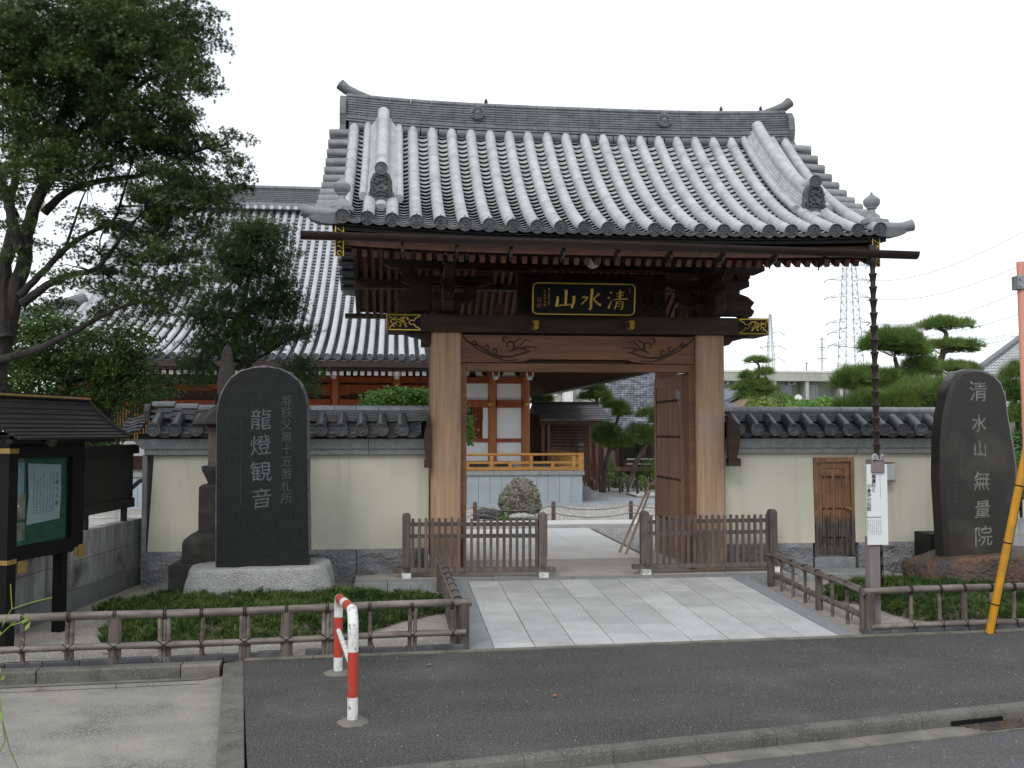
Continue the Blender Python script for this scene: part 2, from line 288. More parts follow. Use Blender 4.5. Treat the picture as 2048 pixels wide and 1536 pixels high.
M['signw'] = mat('white_sign_face', (0.76, 0.77, 0.77), (0.72, 0.73, 0.73), (6, 6, 6), 0.45)
M['ink'] = mat('black_print', (0.035, 0.035, 0.04), rough=0.6)
M['signpost'] = mat('grey_mauve_post', (0.21, 0.175, 0.175), (0.17, 0.14, 0.14), (12, 12, 2), 0.6, 0.2, 60)
M['emblem'] = mat('grey_emblem', (0.42, 0.43, 0.44), rough=0.5)
M['lampg'] = mat('frosted_lamp', (0.55, 0.56, 0.58), rough=0.25, spec=0.7)
M['paper'] = mat('notice_paper', (0.62, 0.68, 0.70), (0.56, 0.62, 0.64), (3, 3, 3), 0.7)
M['green'] = mat('green_felt', (0.06, 0.17, 0.105), (0.045, 0.13, 0.085), (9, 9, 9), 0.95)
M['bluep'] = mat('blue_poster', (0.10, 0.36, 0.62), (0.3, 0.42, 0.5), (7, 7, 7), 0.6)
M['photo1'] = mat('photo_print', (0.26, 0.19, 0.14), (0.42, 0.38, 0.33), (22, 22, 22), 0.5)
M['seal'] = mat('red_seal', (0.22, 0.045, 0.03), rough=0.7)
M['bark'] = mat('bark', (0.036, 0.03, 0.026), (0.018, 0.016, 0.014), (14, 14, 4), 0.95, 0.8, 35, stain=(0.055, 0.052, 0.044), stsc=5, bdist=0.03)
M['barkr'] = mat('pine_bark', (0.10, 0.075, 0.06), (0.045, 0.035, 0.03), (14, 14, 5), 0.95, 0.8, 30, bdist=0.03)
M['stick'] = mat('pale_peeled_stick', (0.5, 0.36, 0.25), (0.4, 0.28, 0.19), (10, 10, 2), 0.7)
M['rope'] = mat('grey_rope', (0.22, 0.21, 0.19), rough=0.9)
M['stake'] = mat('brown_stake', (0.13, 0.08, 0.065), (0.08, 0.05, 0.042), (10, 10, 3), 0.8, rnd=0.2)
M['maple'] = leafmat('maple_leaf', (0.040, 0.078, 0.020), (0.072, 0.112, 0.026), 0.34, 0.5)
M['mapley'] = leafmat('yellowing_leaf', (0.34, 0.24, 0.03), (0.24, 0.20, 0.03), 0.3)
M['broad'] = leafmat('broad_leaf', (0.038, 0.09, 0.016), (0.075, 0.145, 0.024), 0.3, 0.5)
M['bush'] = leafmat('clipped_leaf', (0.085, 0.20, 0.03), (0.13, 0.25, 0.04), 0.25, 0.35)
M['conif'] = leafmat('podocarp_leaf', (0.050, 0.105, 0.030), (0.075, 0.135, 0.034), 0.2, 0.35)
M['pine'] = leafmat('pine_needle', (0.085, 0.16, 0.038), (0.17, 0.25, 0.06), 0.3, 0.5)
M['shrub'] = leafmat('round_shrub_leaf', (0.08, 0.15, 0.024), (0.15, 0.21, 0.035), 0.2, 0.35)
M['grass'] = leafmat('sedge_blade', (0.036, 0.085, 0.016), (0.095, 0.15, 0.028), 0.3, 0.55)
M['lime'] = leafmat('young_leaf', (0.20, 0.30, 0.05), (0.26, 0.34, 0.07), 0.35, 0.3)
M['dry'] = mat('dry_leaf', (0.32, 0.12, 0.05), (0.2, 0.09, 0.04), (30, 30, 30), 0.85)

def streaks(m, c, k=.5, sc3=(9, 9, .55), lo=.5, hi=.78):     # faint vertical rain streaks
    n = m.node_tree; p = [x for x in n.nodes if x.type == 'BSDF_PRINCIPLED'][0]; src = p.inputs['Base Color'].links[0].from_socket
    g = n.nodes.new('ShaderNodeNewGeometry'); mp_ = n.nodes.new('ShaderNodeMapping'); mp_.inputs['Scale'].default_value = sc3; n.links.new(g.outputs['Position'], mp_.inputs[0])
    t = n.nodes.new('ShaderNodeTexNoise'); t.inputs['Scale'].default_value = 1; t.inputs['Detail'].default_value = 6; n.links.new(mp_.outputs[0], t.inputs['Vector'])
    r = n.nodes.new('ShaderNodeMapRange'); r.inputs[1].default_value = lo; r.inputs[2].default_value = hi; r.inputs[4].default_value = k; n.links.new(t.outputs[0], r.inputs[0])
    x = n.nodes.new('ShaderNodeMix'); x.data_type = 'RGBA'; n.links.new(r.outputs[0], x.inputs[0]); n.links.new(src, x.inputs[6]); x.inputs[7].default_value = (*c, 1); n.links.new(x.outputs[2], p.inputs['Base Color'])
streaks(M['plaster'], (.40, .385, .31), .45); streaks(M['wood'], (.22, .15, .11), .7); streaks(M['conc'], (.08, .08, .075), .9); streaks(M['doorw'], (.12, .075, .05), .6); streaks(M['granite'], (.13, .135, .13), .5); streaks(M['beigeb'], (.22, .22, .19), .5); streaks(M['pale'], (.06, .05, .046), .8)
streaks(M['wood'], (.10, .065, .045), .75, (70, 70, 1.1), .60, .70); streaks(M['doorw'], (.07, .045, .03), .7, (70, 70, 1.1), .6, .7); streaks(M['woodh'], (.06, .035, .025), .6, (1.1, 60, 60), .6, .72)
streaks(M['redp'], (.30, .12, .09), .6, (26, 26, 26), .62, .66); streaks(M['whitep'], (.22, .20, .17), .9, (30, 30, 22), .64, .67); streaks(M['yellow'], (.30, .17, .03), .6, (30, 30, 6), .6, .7)
# ---------------------------------------------------------------- leaf clouds
def blob_mesh(name, V, F, mt, parent=None):
    me = bpy.data.meshes.new(name); nv = len(V); nf = len(F); k = F.shape[1]
    me.vertices.add(nv); me.vertices.foreach_set('co', V.astype(np.float32).ravel())
    me.loops.add(nf * k); me.loops.foreach_set('vertex_index', F.astype(np.int32).ravel())
    me.polygons.add(nf); me.polygons.foreach_set('loop_start', np.arange(0, nf * k, k, dtype=np.int32))
    me.update(calc_edges=True); me.validate(); me.materials.append(mt)
    return link(bpy.data.objects.new(name, me), parent)
def star_leaf():      # five-lobed maple leaf
    pts = [(0, -0.1, 0)]; out = [(-150, .35), (-105, .22), (-72, .62), (-52, .25), (-32, .85), (-12, .3), (8, 1.0), (30, .3), (50, .85), (66, .25), (90, .62), (118, .22)]
    for a, r in [(-128, .42), (-98, .17), (-72, .75), (-48, .2), (-30, .8), (-14, .22), (0, 1.0), (14, .22), (30, .8), (48, .2), (72, .75), (98, .17), (128, .42)]:
        t = math.radians(a); pts.append((r * math.sin(t), r * math.cos(t), -0.12 * r))
    F = [(0, i, i + 1) for i in range(1, len(pts) - 1)]
    return np.array(pts) * 0.62, np.array(F)
def oval_leaf(wd=0.22):
    pts = np.array([(0, 0, 0), (wd, .4, -.06), (0, 1, -.2), (-wd, .4, -.06), (0, .45, .04)], float)
    return pts, np.array([(0, 1, 4), (1, 2, 4), (2, 3, 4), (3, 0, 4)])
def needle_tuft(n=9, seed=1, wd=0.035, spread=0.9):
    r = np.random.default_rng(seed); P = []; F = []
    for i in range(n):
        a = r.uniform(0, 2 * PI); t = r.uniform(0.1, spread); d = np.array((math.sin(t) * math.cos(a), math.sin(t) * math.sin(a), math.cos(t)))
        s = np.cross(d, r.normal(size=3)); s /= np.linalg.norm(s); L = r.uniform(.7, 1); b = len(P)
        P += [s * wd, -s * wd, d * L]; F.append((b, b + 1, b + 2))
    return np.array(P), np.array(F)
def cloud(name, C, S, tmpl, mt, parent, up=0.6, tuft=False, N=None):
    """leaves (template) at the points C with size S; normals lean towards +Z by 'up'."""
    T, F = tmpl; n = len(C)
    nrm = NR.normal(size=(n, 3)) if N is None else N + NR.normal(size=(n, 3)) * (1 - up) * 0.6
    nrm[:, 2] = np.abs(nrm[:, 2]) * (1 - up) + up * 1.6 if N is None else nrm[:, 2]
    nrm /= np.linalg.norm(nrm, axis=1)[:, None]
    a = NR.normal(size=(n, 3)); a -= (a * nrm).sum(1)[:, None] * nrm; a /= np.linalg.norm(a, axis=1)[:, None]
    b = np.cross(nrm, a)
    S = np.asarray(S) if np.ndim(S) else np.full(n, S); S = S * NR.uniform(0.7, 1.25, n)
    V = C[:, None, :] + S[:, None, None] * (T[None, :, 0, None] * a[:, None, :] + T[None, :, 1, None] * b[:, None, :] + T[None, :, 2, None] * nrm[:, None, :])
    FF = (F[None] + (np.arange(n) * len(T))[:, None, None]).reshape(-1, F.shape[1])
    return blob_mesh(name, V.reshape(-1, 3), FF, mt, parent)
def in_ell(c, r, n, shell=0.0):
    d = NR.normal(size=(n, 3)); d /= np.linalg.norm(d, axis=1)[:, None]
    rad = NR.uniform(shell ** 3, 1, n) ** (1 / 3)
    return np.array(c) + d * rad[:, None] * np.array(r), d
def px_ell(lst, Y, dy):   # (px,py,rx,ry) -> world centre and radii at depth Y
    out = []
    for e in lst:
        px, py, rx, ry = e[:4]; y = Y + (e[4] if len(e) > 4 else 0); c = at(px, py, y); k = y / 2000
        out.append((tuple(c), (rx * k, dy, ry * k)))
    return out
# text glyphs through Blender's own font
_gl = {}
def glyph(ch, bold=0.0):
    key = (ch, bold)
    if key not in _gl:
        cu = bpy.data.curves.new('g', 'FONT'); cu.body = ch; cu.size = 1; cu.resolution_u = 3; cu.offset = bold; cu.align_x = 'CENTER'
        o = bpy.data.objects.new('g', cu); COL.objects.link(o); bpy.context.view_layer.update()
        me = bpy.data.meshes.new_from_object(o.evaluated_get(bpy.context.evaluated_depsgraph_get()))
        v = [tuple(x.co) for x in me.vertices]; f = [tuple(p.vertices) for p in me.polygons]
        if v:
            x0 = (min(p[0] for p in v) + max(p[0] for p in v)) / 2; y0 = (min(p[1] for p in v) + max(p[1] for p in v)) / 2
            v = [(p[0] - x0, p[1] - y0) for p in v]
        _gl[key] = (v, f); bpy.data.objects.remove(o); bpy.data.meshes.remove(me); bpy.data.curves.remove(cu)
    return _gl[key]
def put(mb, ch, size, fn, cx, cy, bold=0.0, sx=1.0, wob=0.0):
    v, f = glyph(ch, bold)
    if wob:
        v = [(a + wob * math.sin(5 * b + 1.3 * ord(ch)), b + wob * math.sin(4.2 * a + ord(ch)) + a * 0.06) for a, b in v]
    mb.add([fn(cx + a * size * sx, cy + b * size) for a, b in v], f)
def marks(mb, fn, cx, y0, y1, size, rr):   # a column of print too small to read
    y = y0
    while y > y1:
        for _ in range(3):
            a, b = rr.uniform(-.35, .35) * size, rr.uniform(-.35, .35) * size; L = rr.uniform(.3, .7) * size; t = size * 0.09
            if rr.random() < 0.55: q = [(a - L / 2, b - t), (a + L / 2, b - t), (a + L / 2, b + t), (a - L / 2, b + t)]
            else: q = [(a - t, b - L / 2), (a + t, b - L / 2), (a + t, b + L / 2), (a - t, b + L / 2)]
            mb.add([fn(cx + u, y + v) for u, v in q], [(0, 1, 2, 3)])
        y -= size * 1.1
# ================================================================ GROUND
def struct(name, mb, m, label=None, smooth=False, kind='structure'):
    o = mb.build(name, m, None, smooth); o['kind'] = kind
    if label: o['label'] = label
    return o
def flat(poly, z, dz=0.0):
    b = MB(); b.add([(x, y, z) for x, y in poly], [tuple(range(len(poly)))]); return b
struct('ground', flat([(-900, -300), (900, -300), (900, 1200), (-900, 1200)], -0.30), M['earth'], 'bare earth spreading to the horizon')
KS = 0.196                                    # the street runs askew to the gate
kl = lambda x, o=0.0: 6.125 + KS * x + o      # outer kerb line
struct('road', flat([(-60, -30), (60, -30), (60, kl(60, -.17)), (-60, kl(-60, -.17))], -0.10), M['road'], 'grey asphalt street in front of the kerb')
bl = lambda x: 9.285 + 0.055 * x              # back edge of the footway
side = struct('sidewalk', flat([(-1.0, kl(-1.0) + .09), (16, kl(16) + .09), (16, bl(16)), (-1.42, bl(-1.42)), (-1.3, 9.0), (-0.86, 6.2)], 0.0), M['asphalt'], 'dark speckled asphalt footway before the temple gate')
ap = struct('driveway_apron', flat([(-14, kl(-14, -.33)), (-1.0, kl(-1.0, -.33)), (-0.9, 6.2), (-1.45, 9.08), (-14, 8.4)], -0.094), M['apron'], 'pale stained concrete apron left of the footway')
struct('cross_gutter_strip', MB().add([(-8, 8.57, -.088), (-1.62, 8.93, -.088), (-1.52, 9.06, -.088), (-8, 8.72, -.088)], [(0, 1, 2, 3)]), M['gutterc'], 'smooth concrete channel along the back of the apron')
# outer kerb: one stone after another
for a_, c_ in (((-5.2, 8.55), (-1.62, 8.80)), ((-2.35, 9.0), (-2.28, 8.70)), ((-3.6, 8.93), (-3.5, 8.60))):
    q = MB(); q.bar((*a_, -.0925), (*c_, -.0925), .010, .004); o = q.build('joint_line', M['joint'], ap)
kerb = thing('kerb', 'row of worn concrete kerb stones along the street', 'kerb', (0, 6.1, 0)); kerb['kind'] = 'structure'
del kerb['category']
kd = Vector((1, KS, 0)).normalized(); kn = Vector((-KS, 1, 0)).normalized()
prof = [(0.0, -.2), (0.0, -.03), (0.008, -.006), (0.025, .008), (0.05, .012), (0.084, .012), (0.094, -.2)]
kst = MB(); kst.prism([(a, b) for a, b in prof], lambda u, v, d: (d, u, v), 0.0018, 0.5982); kst_me = kst.mesh('kerb_stone', M['kerb']); fixn(kst_me)
rotk = Matrix.Rotation(math.atan(KS), 4, 'Z')
for i in range(-1, 26):
    p = Vector((-0.95, kl(-0.95), 0)) + kd * 0.6 * i
    piece('kerb_stone', kst_me, kerb, p + Vector((0, 0, R.uniform(-.003, .003))), rotk)
gst = MB().box(0.003, 0.597, -.20, -.004, -.2, -.088).mesh('gutter_slab', M['gutterc']); fixn(gst)
gut = thing('gutter', 'pale concrete gutter slabs at the foot of the kerb', 'gutter', (0, 5.9, -.1)); gut['kind'] = 'structure'; del gut['category']
for i in range(-14, 26):
    piece('gutter_slab', gst, gut, Vector((-0.95, kl(-0.95), 0)) + kd * 0.6 * i, rotk)
gr = thing('drain_inlet', 'dark rusty drain inlet opening under the kerb', 'drain', (4.5, 7.0, -.08))
cpos = Vector((4.0, kl(4.0), 0))
b = MB()
for i in range(5):
    p = cpos + kn * (-.03 - .035 * i); b.bar(p + kd * (.05 + .03 * i) + Vector((0, 0, -.083)), p + kd * (.62 + .03 * i) + Vector((0, 0, -.083)), .014, .008)
b.build('grate_bar', M['rust'], gr)
b = MB(); b.bar(cpos + Vector((0, 0, -.065)) + kn * -0.012, cpos + kd * .45 + Vector((0, 0, -.065)) + kn * -0.012, .02, .028); b.build('slot', M['black'], gr)
# left kerb stones running towards the street
lk = thing('side_kerb', 'line of grey kerb stones between apron and footway', 'kerb', (-1.2, 7.8, -.1)); lk['kind'] = 'structure'; del lk['category']
a0, a1 = Vector((-1.02, 6.0, 0)), Vector((-1.49, 9.16, 0)); dd = (a1 - a0).normalized(); ss = Vector((dd.y, -dd.x, 0))
n = 6; L = (a1 - a0).length / n
for i in range(n):
    q = MB(); p = a0 + dd * L * i; t = 0.01 + R.uniform(-.004, .004); wq = 0.085
    c = [p + dd * .004 - ss * .0, p + dd * .004 + ss * .17, p + dd * (L - .004) + ss * .17, p + dd * (L - .004) - ss * .0]
    q.add([(v.x, v.y, -.2) for v in c] + [(v.x, v.y, t - .012 * (k in (0, 3))) for k, v in enumerate(c)], [(0, 3, 2, 1), (4, 5, 6, 7), (0, 1, 5, 4), (1, 2, 6, 5), (2, 3, 7, 6), (3, 0, 4, 7)])
    q.build('kerb_stone', M['kerb'], lk, bevel=0.008)
bk = thing('back_kerb', 'low concrete upstand behind the apron, below the bamboo fence', 'kerb', (-3, 9.0, -.1)); bk['kind'] = 'structure'; del bk['category']
for i, (x0, x1) in enumerate([(-6.6, -4.6), (-4.59, -3.0), (-2.99, -1.83), (-1.822, -1.5)]):
    yy = lambda x: 9.24 + .055 * x
    q = MB(); q.prism([(0, -.2), (0, .005), (.02, .022), (.13, .022), (.13, -.2)], lambda u, v, d: (d, yy(d) - .13 + u, v), x0, x1)
    q.build('kerb_block', M['kerb'] if i < 3 else M['gutterc'], bk, bevel=.004)
# thin strip between footway and the garden
es = thing('edging_strip', 'thin worn granite strip between footway and paving', 'edging', (2, 9.3, 0)); es['kind'] = 'structure'; del es['category']
x = -1.32
while x < 12:
    x1 = x + 0.6; q = MB(); y0 = bl(x) + .0; y1 = bl(x1)
    q.add([(x + .003, y0, -.1), (x1 - .003, y1, -.1), (x1 - .003, y1 + .07, -.1), (x + .003, y0 + .07, -.1), (x + .003, y0, .012), (x1 - .003, y1, .012), (x1 - .003, y1 + .07, .012), (x + .003, y0 + .07, .012)],
          [(0, 3, 2, 1), (4, 5, 6, 7), (0, 1, 5, 4), (1, 2, 6, 5), (2, 3, 7, 6), (3, 0, 4, 7)]); q.build('edging_stone', M['gutterc'], es); x = x1
# gravel gardens
GL = [(-5.2, 9.05), (-1.32, 9.3), (0.63, 9.42), (0.63, 13.2), (0.63, 13.95), (-5.2, 13.95)]
struct('gravel_garden', flat(GL, 0.008), M['gravel'], 'pale gravel bed left of the stone path')
GR = [(4.62, 9.64), (13, 10.1), (13, 14.6), (4.62, 14.6)]
o = struct('gravel_garden', flat(GR, 0.008), M['gravel'], 'pale gravel bed right of the stone path')
struct('courtyard_gravel', flat([(-40, 14.5), (60, 14.5), (60, 90), (-40, 90)], 0.10), M['gravel2'], 'grey gravel yard behind the gate')
def pebbles(name, n, x0, x1, y0, y1, z, s, mt, label, skip=None):
    t = np.array([(1, 0, 0), (0, 1, 0), (-1, 0, 0), (0, -1, 0), (0, 0, .7)]); F = np.array([(0, 1, 4), (1, 2, 4), (2, 3, 4), (3, 0, 4)])
    C = np.stack([NR.uniform(x0, x1, n), NR.uniform(y0, y1, n), np.full(n, z)], 1)
    if skip is not None: C = C[~skip(C)]; n = len(C)
    a = NR.uniform(0, 2 * PI, n); sx = NR.uniform(.6, 1.3, n) * s; sy = NR.uniform(.5, 1, n) * s; ca, sa = np.cos(a), np.sin(a)
    px = t[None, :, 0] * sx[:, None]; py = t[None, :, 1] * sy[:, None]; pz = t[None, :, 2] * sy[:, None]
    V = np.stack([C[:, 0, None] + px * ca[:, None] - py * sa[:, None], C[:, 1, None] + px * sa[:, None] + py * ca[:, None], C[:, 2, None] + pz], 2).reshape(-1, 3)
    o = blob_mesh(name, V, (F[None] + (np.arange(n) * 5)[:, None, None]).reshape(-1, 3), mt); o['kind'] = 'stuff'; o['label'] = label; return o
pebbles('gravel', 26000, -4.0, 0.6, 9.42, 13.7, 0.006, .011, M['peb'], 'small pale pebbles of the bed left of the path', lambda C: (C[:, 1] > 12.9) & (C[:, 0] > -.45))
pebbles('gravel', 22000, 4.66, 9.0, 9.9, 13.7, 0.006, .011, M['peb'], 'small pale pebbles of the bed right of the path', lambda C: (C[:, 1] > 12.9) & (C[:, 0] < 5.3))
pebbles('gravel', 30000, -2.0, 9.0, 15.6, 27.0, 0.10, .024, M['peb2'], 'grey crushed stones of the yard behind the gate', lambda C: ((C[:, 0] < 3.9) & (C[:, 1] < 19.5)) | ((C[:, 1] > 19.7) & (C[:, 1] < 20.9)) | ((C[:, 1] > 25.4) & (C[:, 0] < 5.2)))
pebbles('gravel', 1500, -1.2, 9.0, 6.3, 9.7, .0005, .0048, M['peb2'], 'loose pale grit scattered over the footway', lambda C: (C[:, 1] < 6.28 + KS * C[:, 0]) | (C[:, 1] > 9.28 + .055 * C[:, 0]) | (C[:, 0] < -1.25 + .16 * (8.5 - C[:, 1])))
pebbles('gravel', 900, -2.0, 9.0, 4.5, 7.6, -.0985, .0055, M['peb'], 'loose pale grit along the edge of the street', lambda C: (C[:, 1] > 5.9 + KS * C[:, 0]))
# ---- the paved ramp
rz = lambda y: max(0.0, 0.12 * (y - 9.36) / (12.84 - 9.36))
path = struct('path', MB().add([(.62, bl(.62) + .08, -.03), (4.64, bl(4.64) + .08, -.03), (4.64, 12.84, .10), (.62, 12.84, .10)], [(0, 1, 2, 3)]), M['joint'], 'granite ramp rising from the footway to the temple gate')
def slab(name, m, parent, x0, x1, y0a, y0b, y1, g=.004, dz=0.0):
    q = MB(); h = g * 2.2; c = [(x0 + g, y0a + h), (x1 - g, y0b + h), (x1 - g, y1 - h), (x0 + g, y1 - h)]
    e = R.uniform(-.002, .002) + dz
    q.add([(a, b_, rz(b_) - .06) for a, b_ in c] + [(a, b_, rz(b_) + e) for a, b_ in c], [(0, 3, 2, 1), (4, 5, 6, 7), (0, 1, 5, 4), (1, 2, 6, 5), (2, 3, 7, 6), (3, 0, 4, 7)])
    return q.build(name, m, parent, bevel=.0025)
xs = [.94, 1.33, 1.72, 2.105, 2.49, 2.88, 3.265, 3.65, 4.04, 4.40]
offs = [.12, .62, .0, .38, .78, .22, .60, .05, .45]
for i in range(9):
    y = bl(xs[i]) + .075; yb = bl(xs[i + 1]) + .075; nxt = 9.42 + offs[i] + .12
    while y < 12.83:
        y1 = min(nxt, 12.836)
        if 12.836 - y1 < .15: y1 = 12.836
        slab('paver', M['paver'], path, xs[i], xs[i + 1], y, yb, y1); y = yb = y1; nxt = y1 + .93
for x0, x1, lab in ((.64, .94, None), (4.40, 4.62, None)):
    y = bl(x0) + .075; yb = bl(x1) + .075
    while y < 12.83:
        y1 = min(y + 1.15, 12.836); slab('border_paver', M['paverd'], path, x0, x1, y, yb, y1, dz=.002); y = yb = y1
# ---- gate platform
plat = struct('gate_platform', MB().box(-.49, 5.34, 12.87, 14.9, -.1, .10), M['joint'], 'low stone platform under the gate')
x = -.50; ws = [.42, 1.35, 1.05, 1.1, 1.08, .84]
for wd in ws:
    bxo('platform_edge_stone', M['granite'], plat, x + .003, x + wd - .003, 12.845, 13.15, -.05, .120, bevel=.006); x += wd
for iy in range(4):
    for ix in range(13):
        x0 = -.50 + ix * .45 + (.22 if iy % 2 else 0); x1 = min(x0 + .45, 5.34)
        if x1 - x0 > .1: bxo('floor_paver', M['paverp'], plat, x0 + .002, x1 - .002, 13.154 + iy * .44, 13.15 + (iy + 1) * .44 - .002, .05, .118 + R.uniform(-.001, .001))
cy_ = struct('courtyard_paving', MB().box(-2.6, 3.9, 14.94, 19.55, -.05, .104), M['joint'], 'pale paved walk leading on behind the gate')
for iy in range(6):
    for ix in range(8):
        x0 = -2.6 + ix * .8 + (.0 if iy % 2 else 0); x1 = min(x0 + .8, 3.9)
        bxo('paver', M['paverw'], cy_, x0 + .004, x1 - .004, 14.95 + iy * .765, 14.945 + (iy + 1) * .765, .05, .122 + R.uniform(-.001, .001))
cs = struct('cross_path', MB().box(-3.0, 12, 19.86, 20.75, -.05, .115), M['joint'], 'raised white stone walk crossing the yard')
for ix in range(14): bxo('paver', M['paverw'], cs, -3.0 + ix * 1.07, -3.0 + (ix + 1) * 1.07 - .006, 19.85, 20.76, .08, .165)
cs = struct('far_path', MB().box(7.0, 16, 28.6, 29.9, -.05, .115), M['joint'], 'pale stone walk before the far garden')
for ix in range(6): bxo('paver', M['paverw'], cs, 7.0 + ix * 1.5, 7.0 + (ix + 1) * 1.5 - .01, 28.6, 29.9, .08, .15)
# planting mounds with sedge
def mound(c, rx, ry, h, nb, label, cut=None):
    def fn(u, v):
        a = 2 * PI * u; rr_ = v; w_ = 1 + .12 * math.sin(3 * a + 1) + .08 * math.sin(5 * a)
        x, y = c[0] + rx * rr_ * w_ * math.cos(a), c[1] + ry * rr_ * w_ * math.sin(a)
        return (x, y, .005 + h * (1 - rr_ ** 2) ** .8 + .01 * math.sin(x * 9) * math.sin(y * 8) * (1 - rr_))
    s = MB().grid(fn, 40, 10); o = struct('planting_mound', s, M['soil'], 'low earth mound ' + label, True)
    u = NR.uniform(0, 1, nb); v = np.sqrt(NR.uniform(0, 1, nb)); C = np.array([fn(a, min(b_, .995)) for a, b_ in zip(u, v)])
    if cut is not None: C = C[~cut(C)]
    fld = np.sin(C[:, 0] * 7 + 2 * np.sin(C[:, 1] * 5)) * np.sin(C[:, 1] * 9 + 1.5 * np.sin(C[:, 0] * 6)) + NR.normal(0, .35, len(C)); C = C[fld > -.75]; fld = fld[fld > -.75]; SZ = .10 * (.7 + .5 * np.clip(fld + .4, 0, 1.2))
    T = []; F = []
    r = np.random.default_rng(3)
    for k in range(10):
        a = r.uniform(0, 2 * PI); ln = r.uniform(.25, .7); wv = .026; d = np.array((math.cos(a), math.sin(a), 0)); s_ = np.array((-d[1], d[0], 0)) * wv; b_ = len(T)
        m_ = d * ln * .45 + np.array((0, 0, .75)); e = d * ln * 1.15 + np.array((0, 0, .78))
        T += [s_, -s_, m_ - s_ * .8, m_ + s_ * .8, e]; F += [(b_, b_ + 1, b_ + 2), (b_, b_ + 2, b_ + 3), (b_ + 3, b_ + 2, b_ + 4)]
    g = cloud('grass', C, SZ, (np.array(T), np.array(F)), M['grass'], None, up=.85); g['kind'] = 'stuff'; g['label'] = 'tufts of dark green sedge ' + label
    return g
mound((-1.42, 11.35), 1.85, 1.52, .15, 8500, 'round the foot of the black stele', lambda C: (np.abs(C[:, 0] + 1.62) < .8) & (np.abs(C[:, 1] - 12.3) < .42))
mound((6.45, 11.35), 1.25, 1.25, .14, 4800, 'round the foot of the brown stele', lambda C: (np.abs(C[:, 0] - 7.5) < .75) & (np.abs(C[:, 1] - 12.3) < .4))
# a few fallen leaves and stones
for i, (px, py) in enumerate([(78, 1378), (1110, 1392), (770, 1190), (860, 1330), (640, 1316), (210, 1308)]):
    p = gz(px, py, -.085 if px < 400 and py > 1350 else .012); b = MB(); a = R.uniform(0, 6)
    v = [(p.x + .03 * math.cos(a + t) * s, p.y + .03 * math.sin(a + t) * s, p.z + .004 + .008 * (k % 2)) for k, (t, s) in enumerate([(0, 1.3), (1, .6), (2, .9), (3.1, 1), (4.2, .8), (5.2, .6)])]
    b.add(v + [(p.x, p.y, p.z + .012)], [(k, (k + 1) % 6, 6) for k in range(6)]); o = b.build('fallen_leaf', M['dry'])
    tag(o, ['brown curled leaf on the concrete apron', 'reddish leaf lying in the middle of the footway', 'dry leaf beside the grass left of the gate', 'small dry leaf near the back edge of the footway', 'dry leaf on the strip by the red and white barrier', 'dry leaf on the gravel behind the bamboo fence'][i], 'leaf', 'fallen leaves')

# ================================================================ TILE PIECES
def arc_tube_mesh(name, r0, r1, L, mt, a0=-25, a1=205, n=8):
    b = MB(); vs = []
    for (r, y) in ((r0, 0), (r1, L)):
        for k in range(n + 1):
            a = math.radians(a0 + (a1 - a0) * k / n); vs.append((r * math.cos(a), y, r * math.sin(a)))
    fs = [(k, k + 1, n + 2 + k, n + 1 + k) for k in range(n)] + [tuple(range(n + 1))]
    b.add(vs, fs); me = b.mesh(name, mt, True); fixn(me); return me
def pan_mesh(name, w_, L, depth, lip, mt, n=6, drop=0.0):
    b = MB(); vs = []
    f = lambda k: -depth * math.sin(PI * k / n) if n else 0
    for y, dz in ((0, 0), (L, 0)):
        for k in range(n + 1): vs.append((-w_ / 2 + w_ * k / n, y, f(k) + dz))
    for k in range(n + 1): vs.append((-w_ / 2 + w_ * k / n, 0.003, f(k) - lip - drop * math.sin(PI * k / n)))
    m = n + 1
    fs = [(k, k + 1, m + k + 1, m + k) for k in range(n)] + [(k, 2 * m + k, 2 * m + k + 1, k + 1) for k in range(n)]
    b.add(vs, fs); me = b.mesh(name, mt, True); return me
def disc_mesh(name, r, mt, petals=8, th=.02):
    b = MB(); b.lathe([(r, 0), (r, th), (r * .86, th), (r * .80, th * .55), (.0001, th * .55)], (0, 0, 0), 20, 'y')
    for k in range(petals):
        a = 2 * PI * k / petals; c = (r * .48 * math.cos(a), -th * .55, r * .48 * math.sin(a)); rr_ = r * .17
        q = [(c[0] + rr_ * math.cos(t), c[1], c[2] + rr_ * math.sin(t)) for t in [PI / 3 * j for j in range(6)]]
        b.add(q + [(c[0], c[1] - th * .35, c[2])], [(j, (j + 1) % 6, 6) for j in range(6)])
    b.lathe([(r * .18, th * .5), (r * .14, th * .95), (.0001, th)], (0, 0, 0), 8, 'y')
    me = b.mesh(name, mt, False); fixn(me); return me
def rosette(mb, c, r, th, n=16):   # many-petalled flower crest standing off a wall that faces -Y
    c = Vector(c)
    for k in range(n):
        a = 2 * PI * k / n; w_ = PI / n * .82
        q = [(r * .22, a), (r * .9, a - w_), (r, a - w_ * .4), (r, a + w_ * .4), (r * .9, a + w_)]
        vs = [(c.x + s * math.cos(t), c.y - th * (0.2 if j == 0 else .55), c.z + s * math.sin(t)) for j, (s, t) in enumerate(q)] + [(c.x + r * .66 * math.cos(a), c.y - th, c.z + r * .66 * math.sin(a))]
        mb.add(vs, [(j, (j + 1) % 5, 5) for j in range(5)])
    mb.lathe([(r * .95, 0), (r * .95, th * .3), (.0001, th * .3)], c, 20, 'y'); mb.lathe([(r * .2, 0), (r * .2, th * .8), (.0001, th * 1.1)], c, 10, 'y')

